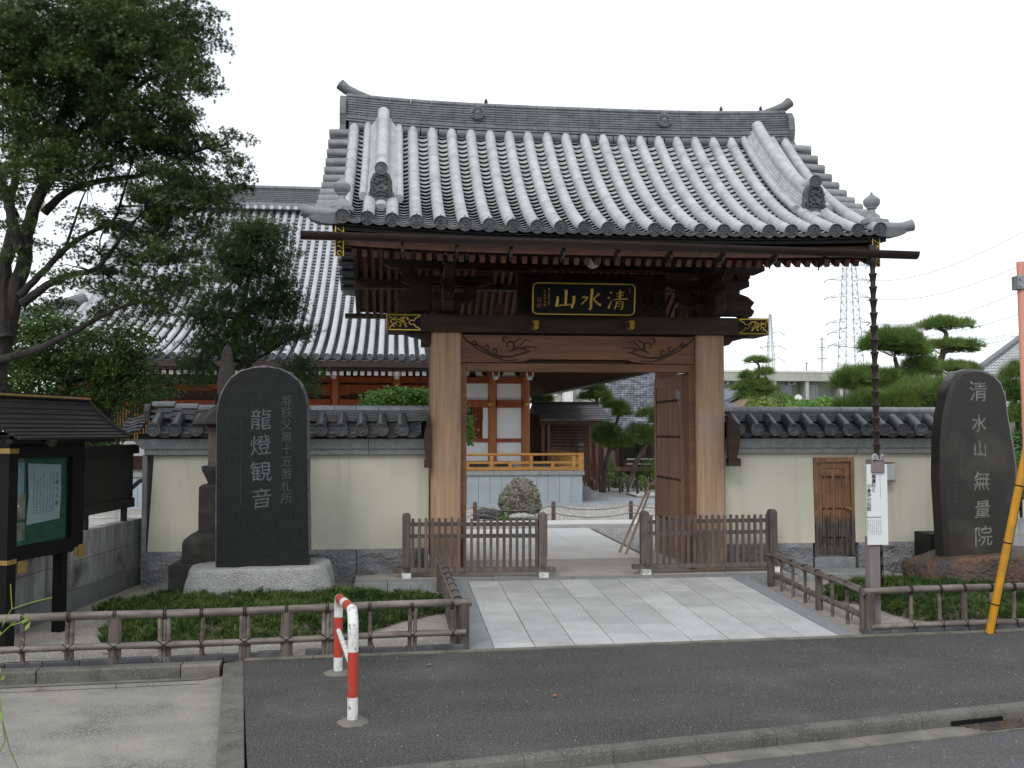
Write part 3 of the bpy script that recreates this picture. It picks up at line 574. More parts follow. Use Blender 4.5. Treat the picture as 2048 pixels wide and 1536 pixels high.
# ================================================================ BOUNDARY WALLS
W_Y = 13.70
w_round = arc_tube_mesh('round_tile', .076, .072, .36, M['tiled']); w_disc = disc_mesh('tile_end', .090, M['disc'])
w_pan = pan_mesh('pan_tile', .20, .14, .038, .022, M['tiled']); w_eave = pan_mesh('eave_tile', .20, .14, .034, .045, M['tiled'], drop=.02)
cap_me = MB().prism([(-.075, 0), (-.07, .035), (-.035, .065), (.035, .065), (.07, .035), (.075, 0)], lambda u, v, d: (d, u, v), .003, .297).mesh('cap_tile', mat('cap_tile_grey', (0.20, 0.21, 0.22), (0.13, 0.14, 0.15), (8, 8, 8), 0.4, rnd=.15, stain=(0.28, 0.28, 0.27), stsc=4), True); fixn(cap_me)
def rough_block(x0, x1, y, z0, z1, seed):
    rr_ = random.Random(seed); ph = [rr_.uniform(0, 9) for _ in range(4)]; b = MB()
    def fn(u, v):
        e = min(u, 1 - u, v, 1 - v); k = min(1, e * 9)
        bump = .035 * k * (math.sin(11 * v + ph[0] + 2.5 * math.sin(4 * u + ph[1])) * .45 + .35 * math.sin(17 * u * (x1 - x0) + ph[2] + 5 * v) + .3 * math.sin(31 * v + 9 * u + ph[3]))
        return (x0 + .004 + (x1 - x0 - .008) * u, y - .0 - .03 * k - bump, z0 + (z1 - z0) * v)
    b.grid(fn, max(8, int((x1 - x0) * 16)), 9)
    b.add([(x0 + .004, y, z0), (x1 - .004, y, z0), (x1 - .004, y + .3, z0), (x0 + .004, y + .3, z0), (x0 + .004, y, z1), (x1 - .004, y, z1), (x1 - .004, y + .3, z1), (x0 + .004, y + .3, z1)], [(4, 5, 6, 7), (3, 0, 4, 7), (1, 2, 6, 5), (2, 3, 7, 6)])
    return b
def wall(name, label, x0, x1, door=None, blocks=(), end=None, off=0.0, joints=()):
    t = thing(name, label, 'wall', ((x0 + x1) / 2, W_Y + .2, 0))
    # battered plaster face
    segs = [(x0, x1)] if not door else [(x0, door[0]), (door[1], x1)]
    for a, b_ in segs:
        q = MB(); lean = lambda z: (z - .45) * .035
        xa = a + (.0 if end != 'L' or a != x0 else 0)
        e0 = .06 if (end == 'L' and a == x0) else 0
        q.add([(a, W_Y - .02, .45), (b_, W_Y - .02, .45), (b_, W_Y + .42, .45), (a, W_Y + .42, .45), (a + e0, W_Y + .02, 1.72), (b_, W_Y + .02, 1.72), (b_, W_Y + .38, 1.72), (a + e0, W_Y + .38, 1.72)],
              [(0, 3, 2, 1), (4, 5, 6, 7), (0, 1, 5, 4), (1, 2, 6, 5), (2, 3, 7, 6), (3, 0, 4, 7)]); q.build('plaster_face', M['plaster'], t)
    if door:
        bxo('plaster_face', M['plaster'], t, door[0], door[1], W_Y + .02, W_Y + .38, door[3], 1.72)
    for k, (a, b_) in enumerate(blocks):
        rough_block(a, b_, W_Y - .03, -.05, .452, k * 7 + int(x0 * 10)).build('base_stone', M['graniter'], t, True)
    bxo('base_core', M['joint'], t, x0 + .02, x1 - .01, W_Y + .1, W_Y + .40, -.05, .45) if not door else None
    # coping: two moulded granite courses
    xs_ = [x0 + off] + [j for j in joints] + [x1]
    for a, b_ in zip(xs_[:-1], xs_[1:]):
        la = -.12 if (end == 'L' and a == xs_[0]) else 0
        q = MB(); q.prism([(W_Y - .06, 1.722), (W_Y - .075, 1.80), (W_Y + .475, 1.80), (W_Y + .46, 1.722)], lambda u, v, d: (d, u, v), a + la * .4 + .003, b_ - .003); q.build('lower_coping_stone', M['granite'], t)
        q = MB(); q.prism([(W_Y - .10, 1.80), (W_Y - .15, 1.93), (W_Y + .55, 1.93), (W_Y + .50, 1.80)], lambda u, v, d: (d + (la * (v - 1.80) / .13 if d < a + .1 else 0), u, v), a + la * .6 + .003, b_ - .003); q.build('upper_coping_stone', M['granite'], t)
    bxo('tile_bed', M['black'], t, x0 - (.1 if end == 'L' else 0), x1, W_Y - .16, W_Y + .56, 1.932, 2.0)
    q = MB(); q.prism([(W_Y - .20, 2.0), (W_Y + .08, 2.16), (W_Y + .32, 2.16), (W_Y + .6, 2.0)], lambda u, v, d: (d, u, v), x0, x1); q.build('roof_core', M['black'], t)
    ang = math.atan2(.16, .30); xx = x0 + .135 + (.0 if end != 'L' else -.02)
    dk = .267
    while xx < x1 - .10:
        piece('round_tile', w_round, t, (xx, W_Y - .27, 2.055), ang)
        piece('tile_end', w_disc, t, (xx, W_Y - .27, 2.058), ang * .3)
        if xx + dk / 2 < x1 + .05:
            for k in range(3):
                piece('eave_tile' if k == 0 else 'pan_tile', w_eave if k == 0 else w_pan, t, (xx + dk / 2, W_Y - .265 + k * .10, 2.035 + k * .055), ang - .12, (1.22, 1, 1))
        # rear slope of the little roof, one round tile per row
        piece('round_tile', w_round, t, (xx, W_Y + .67, 2.055), Matrix.Rotation(PI, 4, 'Z') @ Matrix.Rotation(ang, 4, 'X'))
        xx += dk
    # ridge courses of thin flat tiles
    z = 2.175
    for k in range(4):
        wv = .20 - k * .014; xx = x0 + (.12 if k % 2 else 0) - (.02 if end == 'L' else 0)
        while xx < x1 - .02:
            xe = min(xx + .30, x1); up = 0
            if end == 'L': up = .05 * max(0, (x0 + .9 - (xx + xe) / 2) / .9) ** 2
            bxo('ridge_tile', M['tiled'], t, xx + .002, xe - .002, W_Y + .2 - wv + R.uniform(0, .006), W_Y + .2 + wv, z + up, z + .031 + up); xx = xe
        z += .036
    xx = x0
    while xx < x1 - .05:
        up = .05 * max(0, (x0 + .9 - xx) / .9) ** 2 if end == 'L' else 0
        piece('cap_tile', cap_me, t, (xx, W_Y + .2, z + up), scale=(min(1, (x1 - xx) / .3), 1.6, 1)); xx += .3
    return t
lw = wall('boundary_wall', 'cream plaster wall with grey tiled coping left of the gate', -3.22, .46, blocks=[(-3.3, -2.2), (-2.2, -1.45), (-1.45, -.5), (-.5, .46)], end='L', joints=(-1.9, -.35))
# gable end tiles and end plate of the left wall
q = MB()
for k in range(3):
    for s_ in range(2):
        q.add([(a, b_, c) for a, b_, c in [(-3.32 - .0, W_Y - .25 + k * .14 + .01, 2.06 + k * .055 + .03), (-3.52, W_Y - .25 + k * .14, 1.99 + k * .06), (-3.52, W_Y - .13 + k * .14, 2.02 + k * .06), (-3.32, W_Y - .12 + k * .14, 2.12 + k * .055)]], [(0, 1, 2, 3)]) if s_ == 0 else None
for k in range(5):
    y = W_Y - .26 + k * .115; z = 2.02 + k * .045
    q.tube([(-3.26, y, z + .035), (-3.36, y, z + .02), (-3.48, y, z - .02), (-3.55, y, z - .0)], [.05, .055, .055, .045], 8, True, .5)
q.build('verge_tile', M['tiled'], lw, True)
q = MB(); q.prism([(W_Y + .0, 2.17), (W_Y - .04, 2.3), (W_Y + .04, 2.4), (W_Y + .36, 2.4), (W_Y + .44, 2.3), (W_Y + .4, 2.17)], lambda u, v, d: (d, u, v), -3.29, -3.22); q.build('end_plate', M['tiled'], lw)
q = MB(); q.box(-3.3, -3.24, W_Y - .01, W_Y + .42, .45, 1.72); q.build('end_post', M['granite'], lw)
rw = wall('boundary_wall', 'cream plaster wall with wicket door right of the gate', 4.60, 8.15, door=(5.93, 6.54, 0.26, 1.66), blocks=[(4.6, 5.15), (5.15, 5.9), (6.57, 6.85), (6.85, 7.62), (7.62, 8.2)], joints=(5.75, 6.55, 7.4))
bxo('base_stone', M['granite'], rw, 5.93, 6.54, W_Y - .02, W_Y + .3, -.05, .245, bevel=.01)
# wicket door (a part of the wall)
fr = MB(); fr.box(5.935, 5.985, W_Y - .01, W_Y + .2, .26, 1.66).box(6.485, 6.535, W_Y - .01, W_Y + .2, .26, 1.66).box(5.985, 6.485, W_Y - .01, W_Y + .2, 1.60, 1.66)
M['wick'] = mat('wicket_wood', (0.30, 0.155, 0.08), (0.2, 0.1, 0.055), (30, 30, 1.5), .75, .3, (90, 90, 3), rnd=.1, stain=(0.12, 0.075, 0.05), stsc=5)
def weathered(m):   # the lower part of this timber has gone grey-black
    n = m.node_tree; p = [x for x in n.nodes if x.type == 'BSDF_PRINCIPLED'][0]; src = p.inputs['Base Color'].links[0].from_socket
    g = n.nodes.new('ShaderNodeNewGeometry'); sp = n.nodes.new('ShaderNodeSeparateXYZ'); n.links.new(g.outputs['Position'], sp.inputs[0])
    no = n.nodes.new('ShaderNodeTexNoise'); no.inputs['Scale'].default_value = 9; n.links.new(g.outputs['Position'], no.inputs['Vector'])
    ad_ = n.nodes.new('ShaderNodeMath'); ad_.operation = 'MULTIPLY_ADD'; ad_.inputs[1].default_value = .35; n.links.new(no.outputs[0], ad_.inputs[0]); n.links.new(sp.outputs[2], ad_.inputs[2])
    mr = n.nodes.new('ShaderNodeMapRange'); mr.inputs[1].default_value = 1.04; mr.inputs[2].default_value = .88; n.links.new(ad_.outputs[0], mr.inputs[0])
    x = n.nodes.new('ShaderNodeMix'); x.data_type = 'RGBA'; n.links.new(mr.outputs[0], x.inputs[0]); n.links.new(src, x.inputs[6])
    n2 = n.nodes.new('ShaderNodeTexNoise'); n2.inputs['Scale'].default_value = 1; mp_ = n.nodes.new('ShaderNodeMapping'); mp_.inputs['Scale'].default_value = (40, 40, 3); n.links.new(g.outputs['Position'], mp_.inputs[0]); n.links.new(mp_.outputs[0], n2.inputs['Vector'])
    rp = n.nodes.new('ShaderNodeValToRGB'); rp.color_ramp.elements[0].color = (.03, .025, .022, 1); rp.color_ramp.elements[1].color = (.14, .12, .105, 1); rp.color_ramp.elements[0].position = .35; rp.color_ramp.elements[1].position = .7
    n.links.new(n2.outputs[0], rp.inputs[0]); n.links.new(rp.outputs[0], x.inputs[7]); n.links.new(x.outputs[2], p.inputs['Base Color'])
weathered(M['wick'])
fr.build('door_frame', M['wick'], rw)
dr = MB().box(5.99, 6.06, W_Y + .03, W_Y + .07, .265, 1.595).box(6.41, 6.48, W_Y + .03, W_Y + .07, .265, 1.595).box(6.06, 6.41, W_Y + .03, W_Y + .07, 1.50, 1.595).box(6.06, 6.41, W_Y + .03, W_Y + .07, .265, .36).build('wicket_door', M['wick'], rw, bevel=.003)
for k in range(5): bxo('plank', M['wick'], dr, 6.062 + k * .0695, 6.062 + (k + 1) * .0695 - .004, W_Y + .045, W_Y + .065, .36, 1.50)
bt = MB()
for xb in (6.085, 6.16, 6.20, 6.28, 6.325, 6.39):
    q = MB().box(xb - .012, xb + .012, W_Y + .028, W_Y + .046, .42, 1.42).build('batten', M['wick'], dr)
    for z in (.52, .93, 1.38): bt.lathe([(.012, 0), (.012, .018), (.0001, .024)], (xb, W_Y + .029, z), 8, 'y')
bt.build('nail_head', M['black'], dr)
q = MB(); q.lathe([(.012, 0), (.012, .05), (.026, .055), (.028, .075), (.018, .09), (.0001, .092)], (6.445, W_Y + .03, .93), 14, 'y'); q.lathe([(.03, 0), (.03, .008), (.0001, .009)], (6.445, W_Y + .03, .93), 14, 'y'); q.build('door_knob', M['goldd'], dr, True)
o = bxo('door_step', M['granite'], None, 5.45, 6.78, 13.12, 13.62, 0.0, .10, bevel=.012); tag(o, 'wide granite step before the small wicket door', 'step')
# low concrete wall glimpsed beyond the right stele
t = thing('concrete_wall', 'pale low concrete wall glimpsed right of the brown stele', 'wall', (9.6, 14.2, 0))
for k in range(3): bxo('concrete_block', M['conc'], t, 8.3, 12.5, 14.1, 14.3, .0 + k * .24, .236 + k * .24)
# ================================================================ TEMPLE GATE
gate = thing('temple_gate', 'large wooden temple gate with curved silver tiled roof', 'gate', (2.52, 13.7, .12))
GX0, GP, NR_ = -.585, .2713, 24
GX1 = GX0 + GP * (NR_ - 1); GXC = (GX0 + GX1) / 2
YE, YR = 11.1, 14.1
def sori(x): u = abs(x - GXC) / (GX1 - GXC); return .07 * u ** 3
def RS(x, t):        # centre line of the round tiles, front slope
    return Vector((x, YE + (YR - .12 - YE) * t, 4.345 + 1.92 * (.50 * t + .50 * t * t) + sori(x) * (1 - .35 * t)))
# --- pillars
for x0 in (.485, 4.165):
    q = MB(); c = .022; X0, X1, Y0, Y1 = x0, x0 + .405, 13.5, 13.905
    poly = [(X0 + c, Y0), (X1 - c, Y0), (X1, Y0 + c), (X1, Y1 - c), (X1 - c, Y1), (X0 + c, Y1), (X0, Y1 - c), (X0, Y0 + c)]
    p_ = q.prism(poly, lambda u, v, d: (u, v, d), .12, 3.37).build('pillar', M['wood'], gate)
for x0 in (.53, 4.19):
    bxo('rear_pillar', M['woodh'], gate, x0, x0 + .30, 15.55, 15.85, .12, 3.348, bevel=.01)
# --- side posts of the doorway, lintel and threshold
for x0, x1 in ((.893, .97), (4.085, 4.162)): bxo('door_post', M['woodh'], gate, x0, x1, 13.60, 13.82, .12, 2.965)
bxo('lintel', M['woodh'], gate, .972, 4.083, 13.59, 13.84, 2.86, 2.963, bevel=.006)
bxo('lintel_filler', M['woodd'], gate, .972, 4.083, 13.66, 13.80, 2.9635, 3.04)
# --- rainbow beam with carved scrolls
q = MB(); poly = [(.893, 2.97), (1.45, 2.97), (1.75, 2.985), (1.85, 3.02), (3.2, 3.02), (3.3, 2.985), (3.6, 2.97), (4.162, 2.97), (4.162, 3.35), (.893, 3.35)]
rb = q.prism(poly, lambda u, v, d: (u, d, v), 13.56, 13.82).build('rainbow_beam', M['woodh'], gate, bevel=.008)
M['groove'] = mat('carved_groove', (.045, .028, .02), rough=.8)
def scroll(mb, pts, w0=.012, y=13.556):
    mb.tube([(a, y, b_) for a, b_ in pts], [w0 * (1 - .75 * abs(i / max(1, len(pts) - 1) - .45)) for i in range(len(pts))], 5, True)
for s_, cx in ((1, .893), (-1, 4.162)):
    q = MB(); X = lambda u: cx + s_ * u
    sp = lambda x, z, r, a0, da, n=12: [(X(x + r * (1 - i / n * .75) * math.cos(a0 + da * i / n)), z + r * (1 - i / n * .75) * math.sin(a0 + da * i / n)) for i in range(n + 1)]
    scroll(q, [(X(.02), 3.33), (X(.08), 3.26), (X(.16), 3.22), (X(.24), 3.20)], .014)
    scroll(q, [(X(.20), 3.22), (X(.30), 3.16), (X(.42), 3.09), (X(.54), 3.05), (X(.68), 3.05), (X(.82), 3.09), (X(.95), 3.13)], .016)
    scroll(q, [(X(.10), 3.24), (X(.25), 3.14), (X(.42), 3.06), (X(.60), 2.995), (X(.78), 3.01)], .012)
    scroll(q, sp(.17, 3.24, .045, -2, 5.4)); scroll(q, sp(.34, 3.18, .05, -2.2, 5.6)); scroll(q, sp(.45, 3.13, .05, -2, 5.6)); scroll(q, sp(.66, 3.21, .085, -1.6, 6.0), .014)
    scroll(q, sp(.60, 3.28, .05, .5, 4.8)); scroll(q, sp(.86, 3.12, .045, 2.6, -5))
    scroll(q, [(X(.66), 3.12), (X(.76), 3.16), (X(.90), 3.19), (X(1.04), 3.18)], .012); scroll(q, [(X(.72), 3.15), (X(.82), 3.22), (X(.88), 3.29), (X(.96), 3.26)], .010); scroll(q, [(X(.70), 3.18), (X(.74), 3.26), (X(.82), 3.31)], .010)
    q.build('carved_scroll', M['groove'], rb, True)
# --- head beam with gilt ends
hx0, hx1 = ax(775, 645, 13.42), ax(1537, 655, 13.42)
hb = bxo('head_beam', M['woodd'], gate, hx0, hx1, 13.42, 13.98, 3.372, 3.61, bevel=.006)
def gilt(mb, x0, x1, z0, z1, y, flip):
    """openwork gilt plate: rim with a lobed inner end and scrolling stems"""
    X = (lambda u: x0 + (x1 - x0) * u) if not flip else (lambda u: x1 - (x1 - x0) * u); Z = lambda v: z0 + (z1 - z0) * v; t = .010
    def st(pts, r=.007): mb.tube([(X(u), y, Z(v)) for u, v in pts], r, 5, True)
    st([(1, .04), (.03, .04), (.03, .96), (1, .96)], t); st([(1, .04), (.93, .18), (.84, .25), (.80, .40), (.70, .36), (.64, .5), (.70, .64), (.80, .60), (.84, .75), (.93, .82), (1, .96)], t * .8)
    st([(.03, .1), (.14, .35), (.28, .55), (.42, .5), (.52, .35), (.60, .22)]); st([(.03, .9), (.12, .7), (.24, .62), (.36, .7), (.46, .82), (.58, .8)])
    for u, v, r, a0, da in ((.2, .3, .12, 0, 5.2), (.36, .32, .10, 2, -5), (.5, .6, .12, 1, 5), (.22, .78, .09, 3, 5), (.4, .68, .08, 0, -5), (.56, .3, .09, 1, 5), (.12, .52, .08, 1, 4.6), (.62, .72, .07, 2, 5)):
        n = 9; st([(u + r * .55 * (1 - i / n * .7) * math.cos(a0 + da * i / n), v + r * 1.6 * (1 - i / n * .7) * math.sin(a0 + da * i / n)) for i in range(n + 1)], .0065)
for a, b_, fl in ((hx0 + .005, ax(841, 645, 13.42), False), (ax(1478, 655, 13.42), hx1 - .005, True)):
    bxo('gilt_backing', M['black'], hb, a, b_, 13.412, 13.418, 3.376, 3.606); q = MB(); gilt(q, a, b_, 3.382, 3.60, 13.408, fl); q.build('gilt_plate', M['gold'], hb, True)
for xe in (hx0, hx1):
    s_ = -1 if xe == hx0 else 1; q = MB(); e = xe + s_ * .006
    for z in (3.385, 3.60): q.tube([(e, 13.44, z), (e, 13.96, z)], .008, 5)
    for y in (13.44, 13.7, 13.96): q.tube([(e, y, 3.385), (e, y, 3.6)], .008, 5)
    q.build('gilt_plate', M['gold'], hb)
# carved nosings under the head beam outside the pillars
for s_, cx in ((-1, .483), (1, 4.573)):
    q = MB(); poly = [(0, 3.37), (0, 3.22), (.08, 3.24), (.14, 3.30), (.28, 3.33), (.38, 3.37)]
    q.prism(poly, lambda u, v, d: (cx + s_ * u, d, v), 13.55, 13.85).build('nosing', M['woodd'], gate)
# --- brackets over the pillars
def blk(mb, x, y, z, w_=.17, h=.13):
    mb.add([(x + a * w_ * k, y + c * w_ * k, z + d) for d, k in ((0, .34), (h * .45, .5), (h, .5)) for a, c in ((-1, -1), (1, -1), (1, 1), (-1, 1))],
           [(0, 3, 2, 1), (8, 9, 10, 11)] + [(i + j, i + (j + 1) % 4, i + 4 + (j + 1) % 4, i + 4 + j) for i in (0, 4) for j in range(4)])
for cx in (.69, 4.37):
    so = 1 if cx > 2 else -1
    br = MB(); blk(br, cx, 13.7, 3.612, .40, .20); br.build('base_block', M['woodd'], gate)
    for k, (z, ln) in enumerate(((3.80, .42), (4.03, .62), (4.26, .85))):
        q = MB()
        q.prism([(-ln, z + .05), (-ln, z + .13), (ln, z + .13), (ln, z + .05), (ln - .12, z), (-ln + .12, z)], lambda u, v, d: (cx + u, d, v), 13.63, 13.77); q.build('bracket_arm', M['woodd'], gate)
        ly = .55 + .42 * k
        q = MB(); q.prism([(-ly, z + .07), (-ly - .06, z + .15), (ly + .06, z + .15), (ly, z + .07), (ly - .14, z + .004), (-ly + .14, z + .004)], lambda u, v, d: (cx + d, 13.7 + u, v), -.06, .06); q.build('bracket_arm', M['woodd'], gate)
        q = MB()
        for u in (-ln + .09, 0, ln - .09): blk(q, cx + u, 13.7, z + .132, .19, .10)
        for u in (-ly + .05, ly - .05): blk(q, cx, 13.7 + u, z + .152, .19, .10)
        for j in range(len(q.v) // 12):
            m_ = MB(); m_.v = q.v[j * 12:(j + 1) * 12]; m_.f = [f for f in q.f[:10]]; m_.build('bearing_block', M['woodd'], gate)
    # carved beast-head nosings, front and outer side
    for dx, dy in ((0, -1), (so, 0)):
        q = MB(); X = lambda u, v, d: (cx + dx * u + (d if dx == 0 else 0), 13.7 + dy * u + (d if dx != 0 else 0), v)
        q.prism([(.20, 3.66), (.45, 3.66), (.56, 3.62), (.66, 3.66), (.70, 3.74), (.64, 3.78), (.70, 3.86), (.60, 3.94), (.48, 3.98), (.20, 3.98)], X, -.075, .075)
        q.build('carved_nosing', M['woodd'], gate, bevel=.02)
        w_ = MB(); w_.tube([X(.52, 3.70, -.085), X(.62, 3.70, -.1), X(.70, 3.78, -.1), X(.72, 3.86, -.09)], [.018, .016, .012, .004], 6)
        w_.tube([X(.52, 3.70, .085), X(.62, 3.70, .1), X(.70, 3.78, .1), X(.72, 3.86, .09)], [.018, .016, .012, .004], 6); pass
# long sloping bracket timbers behind (left and right), purlins, tie beams
for y in (12.08, 16.15): bxo('purlin', M['woodd'], gate, -.66, 5.70, y - .10, y + .10, 4.32, 4.56, bevel=.01)
for xe, lab in (): bxo('pale_beam_end', M['granite'], gate, xe, xe + .006, 16.06, 16.24, 4.33, 4.55)
bxo('ridge_beam', M['woodd'], gate, -.66, 5.70, 13.98, 14.22, 5.28, 5.55)
bxo('tie_beam', M['woodd'], gate, .05, 5.0, 13.62, 13.80, 4.50, 4.70)
for cx in (.69, 4.37):
    bxo('cross_beam', M['woodd'], gate, cx - .085, cx + .085, 12.2, 16.05, 4.38, 4.54)
    q = MB(); q.prism([(15.7, 3.35), (15.7, 3.6), (16.2, 4.3), (16.4, 4.3), (15.95, 3.35)], lambda u, v, d: (cx + d, u, v), -.05, .05); q.build('strut', M['woodd'], gate)
bxo('rear_beam', M['woodd'], gate, .4, 4.7, 15.62, 15.8, 3.35, 3.6)
# carved frieze panel behind the name plaque
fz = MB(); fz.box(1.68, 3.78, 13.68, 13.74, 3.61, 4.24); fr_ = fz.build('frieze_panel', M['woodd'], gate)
q = MB()
for i in range(150):
    x, z = R.uniform(1.70, 3.76), R.uniform(3.63, 4.23); r = R.uniform(.03, .07); a0 = R.uniform(0, 6); da = R.choice((-1, 1)) * 5
    q.tube([(x + r * (1 - j / 7 * .7) * math.cos(a0 + da * j / 7), 13.672 - .02 * R.random(), z + r * (1 - j / 7 * .7) * math.sin(a0 + da * j / 7)) for j in range(8)], [.014 * (1 - j / 11) for j in range(8)], 5)
o = q.build('cloud_carving', M['woodd'], fr_, True); o['kind'] = 'stuff'
mo = MB(); zl = 4.30
for seg in ([(1.15, 4.235), (1.78, 4.235), (1.88, 4.27), (3.68, 4.27), (3.78, 4.235), (4.15, 4.235)],):
    for (a, c), (a2, c2) in zip(seg[:-1], seg[1:]): mo.bar((a, 13.60, c), (a2, 13.60, c2), .03, .026, (0, 0, 1))
mo.build('moulding_strip', M['rafter'], gate)
bxo('upper_frieze_board', M['woodd'], gate, 1.1, 4.0, 13.66, 13.70, 4.26, 4.50)
for x in (1.42, 4.0): q = MB(); blk(q, x, 13.66, 3.62, .15, .15); q.build('small_block', M['rafter'], gate)
# --- rafters, soffit boards, eave boards
rf = MB().box(-.028, .028, 0, 1, -.045, .045); rfm = rf.mesh('rafter', M['rafter']); fixn(rfm)
ra = math.atan2(5.62 - 4.0, 14.1 - 11.32); rl = math.hypot(1.62, 2.78)
nraf = 50
for i in range(nraf):
    x = -.47 + i * (5.95 / (nraf - 1))
    piece('rafter', rfm, gate, (x, 11.32, 4.0 + sori(x) * .8), ra, (1, rl, 1))
    piece('rafter', rfm, gate, (x, 16.95, 3.93 + sori(x) * .8), Matrix.Rotation(PI, 4, 'Z') @ Matrix.Rotation(math.atan2(5.62 - 3.93, 2.85), 4, 'X'), (1, math.hypot(1.69, 2.85), 1))
q = MB(); q.grid(lambda u, v: (-.585 + 6.18 * u, 11.30 + 2.8 * v, 4.052 + 1.62 * v + sori(-.585 + 6.18 * u) * .8), 14, 1); q.grid(lambda u, v: (-.585 + 6.18 * u, 16.97 - 2.87 * v, 3.982 + 1.69 * v + sori(-.585 + 6.18 * u) * .8), 14, 1)
q.build('soffit_board', M['rafter'], gate)
def sweepx(mb, prof, x0, x1, k=1.0, n=16):
    m = len(prof); vs = []
    for i in range(n + 1):
        x = x0 + (x1 - x0) * i / n
        for y, z in prof: vs.append((x, y, z + sori(x) * k))
    mb.add(vs, [(i * m + j, i * m + (j + 1) % m, (i + 1) * m + (j + 1) % m, (i + 1) * m + j) for i in range(n) for j in range(m)] + [tuple(range(m)), tuple(n * m + j for j in range(m))[::-1]])
q = MB(); sweepx(q, [(11.26, 4.065), (11.26, 4.19), (11.36, 4.22), (11.36, 4.065)], -.63, 5.69, .8); q.build('eave_board', M['rafter'], gate)
q = MB(); sweepx(q, [(11.14, 4.205), (11.14, 4.275), (11.5, 4.42), (11.5, 4.23)], -.70, 5.76, .9); q.build('tile_board', M['black'], gate)
q = MB(); sweepx(q, [(17.0, 3.99), (17.0, 4.12), (16.9, 4.14), (16.9, 3.99)], -.63, 5.69, .8); q.build('eave_board', M['rafter'], gate)
# barge boards
def bargeZ(y): t = min(1, (y - YE) / (YR - YE)) if y < YR else max(0, (2 * YR + .05 - y - YE) / (YR - YE)); return 4.345 + 1.92 * (.5 * t + .5 * t * t) + .07
for s_, xb in ((-1, -.655), (1, 5.60)):
    ys = [11.17 + (17.0 - 11.17) * i / 26 for i in range(27)]
    lower = [(y, bargeZ(y) - .40 - .06 * abs(math.cos(PI * (y - 11.17) / 5.83))) for y in ys]; q = MB(); n = len(ys)
    vs = [];
    for xx in (xb, xb + .07):
        vs += [(xx, y, bargeZ(y) - .12) for y in ys] + [(xx, y, z) for y, z in lower]
    fs = [(i, i + 1, n + i + 1, n + i) for i in range(n - 1)] + [(2 * n + i, 2 * n + n + i, 2 * n + n + i + 1, 2 * n + i + 1) for i in range(n - 1)]
    fs += [(n + i, n + i + 1, 3 * n + i + 1, 3 * n + i) for i in range(n - 1)] + [(i, 2 * n + i, 2 * n + i + 1, i + 1) for i in range(n - 1)] + [(0, n, 3 * n, 2 * n), (n - 1, 3 * n - 1, 4 * n - 1, 2 * n - 1)]
    q.add(vs, fs); bb = q.build('barge_board', M['woodd'], gate)
    xo = xb - .004 if s_ < 0 else xb + .074
    # gilt strip on the end of the board, facing the street
    z1 = bargeZ(11.17) - .13; z0 = z1 - .33
    bxo('gilt_backing', M['black'], bb, xb - .012, xb + .082, 11.15, 11.168, z0, z1)
    q = MB(); q.tube([(xb - .008, 11.146, z0), (xb + .078, 11.146, z0), (xb + .078, 11.146, z1), (xb - .008, 11.146, z1), (xb - .008, 11.146, z0)], .008, 5)
    for j in range(5):
        zz = z0 + .035 + j * .064
        q.tube([(xb + .035 + .024 * math.cos(a + j * 2), 11.144, zz + .022 * math.sin(a)) for a in (0, 1, 2, 3, 4, 5)], .006, 5)
    q.build('gilt_plate', M['gold'], bb, True)
    # verge tiles lying across the edge
    for side_ in (0, 1):
        for k in range(12):
            t = .08 + k * .078; p = RS(GX0 if s_ < 0 else GX1, t); y = p.y if side_ == 0 else 2 * YR - p.y
            q = MB(); x_in = p.x + s_ * .02; x_out = p.x + s_ * .33
            q.tube([(x_in, y, p.z + .0), (x_out, y, p.z - .015)], [.062, .066], 10); o = q.build('verge_tile', M['tilemid'], gate, True)
            q = MB(); q.add([(x_in, y - .11, p.z - .06), (x_out - s_ * .02, y - .11, p.z - .085), (x_out - s_ * .02, y + .11, p.z - .06), (x_in, y + .11, p.z - .03)], [(0, 1, 2, 3)]); q.box(min(x_in, x_out) + .01, max(x_in, x_out) - .02, y - .1, y + .1, p.z - .11, p.z - .065); q.build('verge_bed', M['tiled'], gate)
# gutters and brackets
ga, gb = at(602, 464, 10.98), at(1833, 505, 10.98)
def gutter(a, b_, name='gutter'):
    q = MB(); n = 12; vs = []
    for p in (a, b_):
        for r in (.082, .076):
            for k in range(n + 1):
                t = PI + PI * k / n; vs.append((p.x, p.y + r * math.cos(t), p.z + r * math.sin(t)))
    m = n + 1
    q.add(vs, [(k, k + 1, 2 * m + k + 1, 2 * m + k) for k in range(n)] + [(m + k, 3 * m + k, 3 * m + k + 1, m + k + 1) for k in range(n)] + [(k, m + k, m + k + 1, k + 1) for k in range(n)] + [(2 * m + k, 2 * m + k + 1, 3 * m + k + 1, 3 * m + k) for k in range(n)] + [(0, m, 3 * m, 2 * m), (n, 2 * m + n, 3 * m + n, m + n)])
    return q.build(name, M['gutter'], gate, True)
gt = gutter(ga, gb)
gutter(Vector((-.85, 17.2, 4.03)), Vector((5.9, 17.2, 4.03)))
bx_ = [at(p, 470, 11.0).x for p in (805, 915, 1025, 1130, 1240, 1345, 1450, 1555, 1655)]
for x in bx_:
    z = ga.z + (gb.z - ga.z) * (x - ga.x) / (gb.x - ga.x)
    q = MB(); q.tube([(x, 10.915, z + .0), (x, 10.93, z - .05), (x, 10.98, z - .075), (x, 11.05, z - .07), (x, 11.255, z - .11), (x, 11.255, z - .2)], .009, 6); q.bar((x, 11.05, z - .1), (x, 11.26, z - .12), .03, .09); q.build('gutter_bracket', M['gutter'], gt)

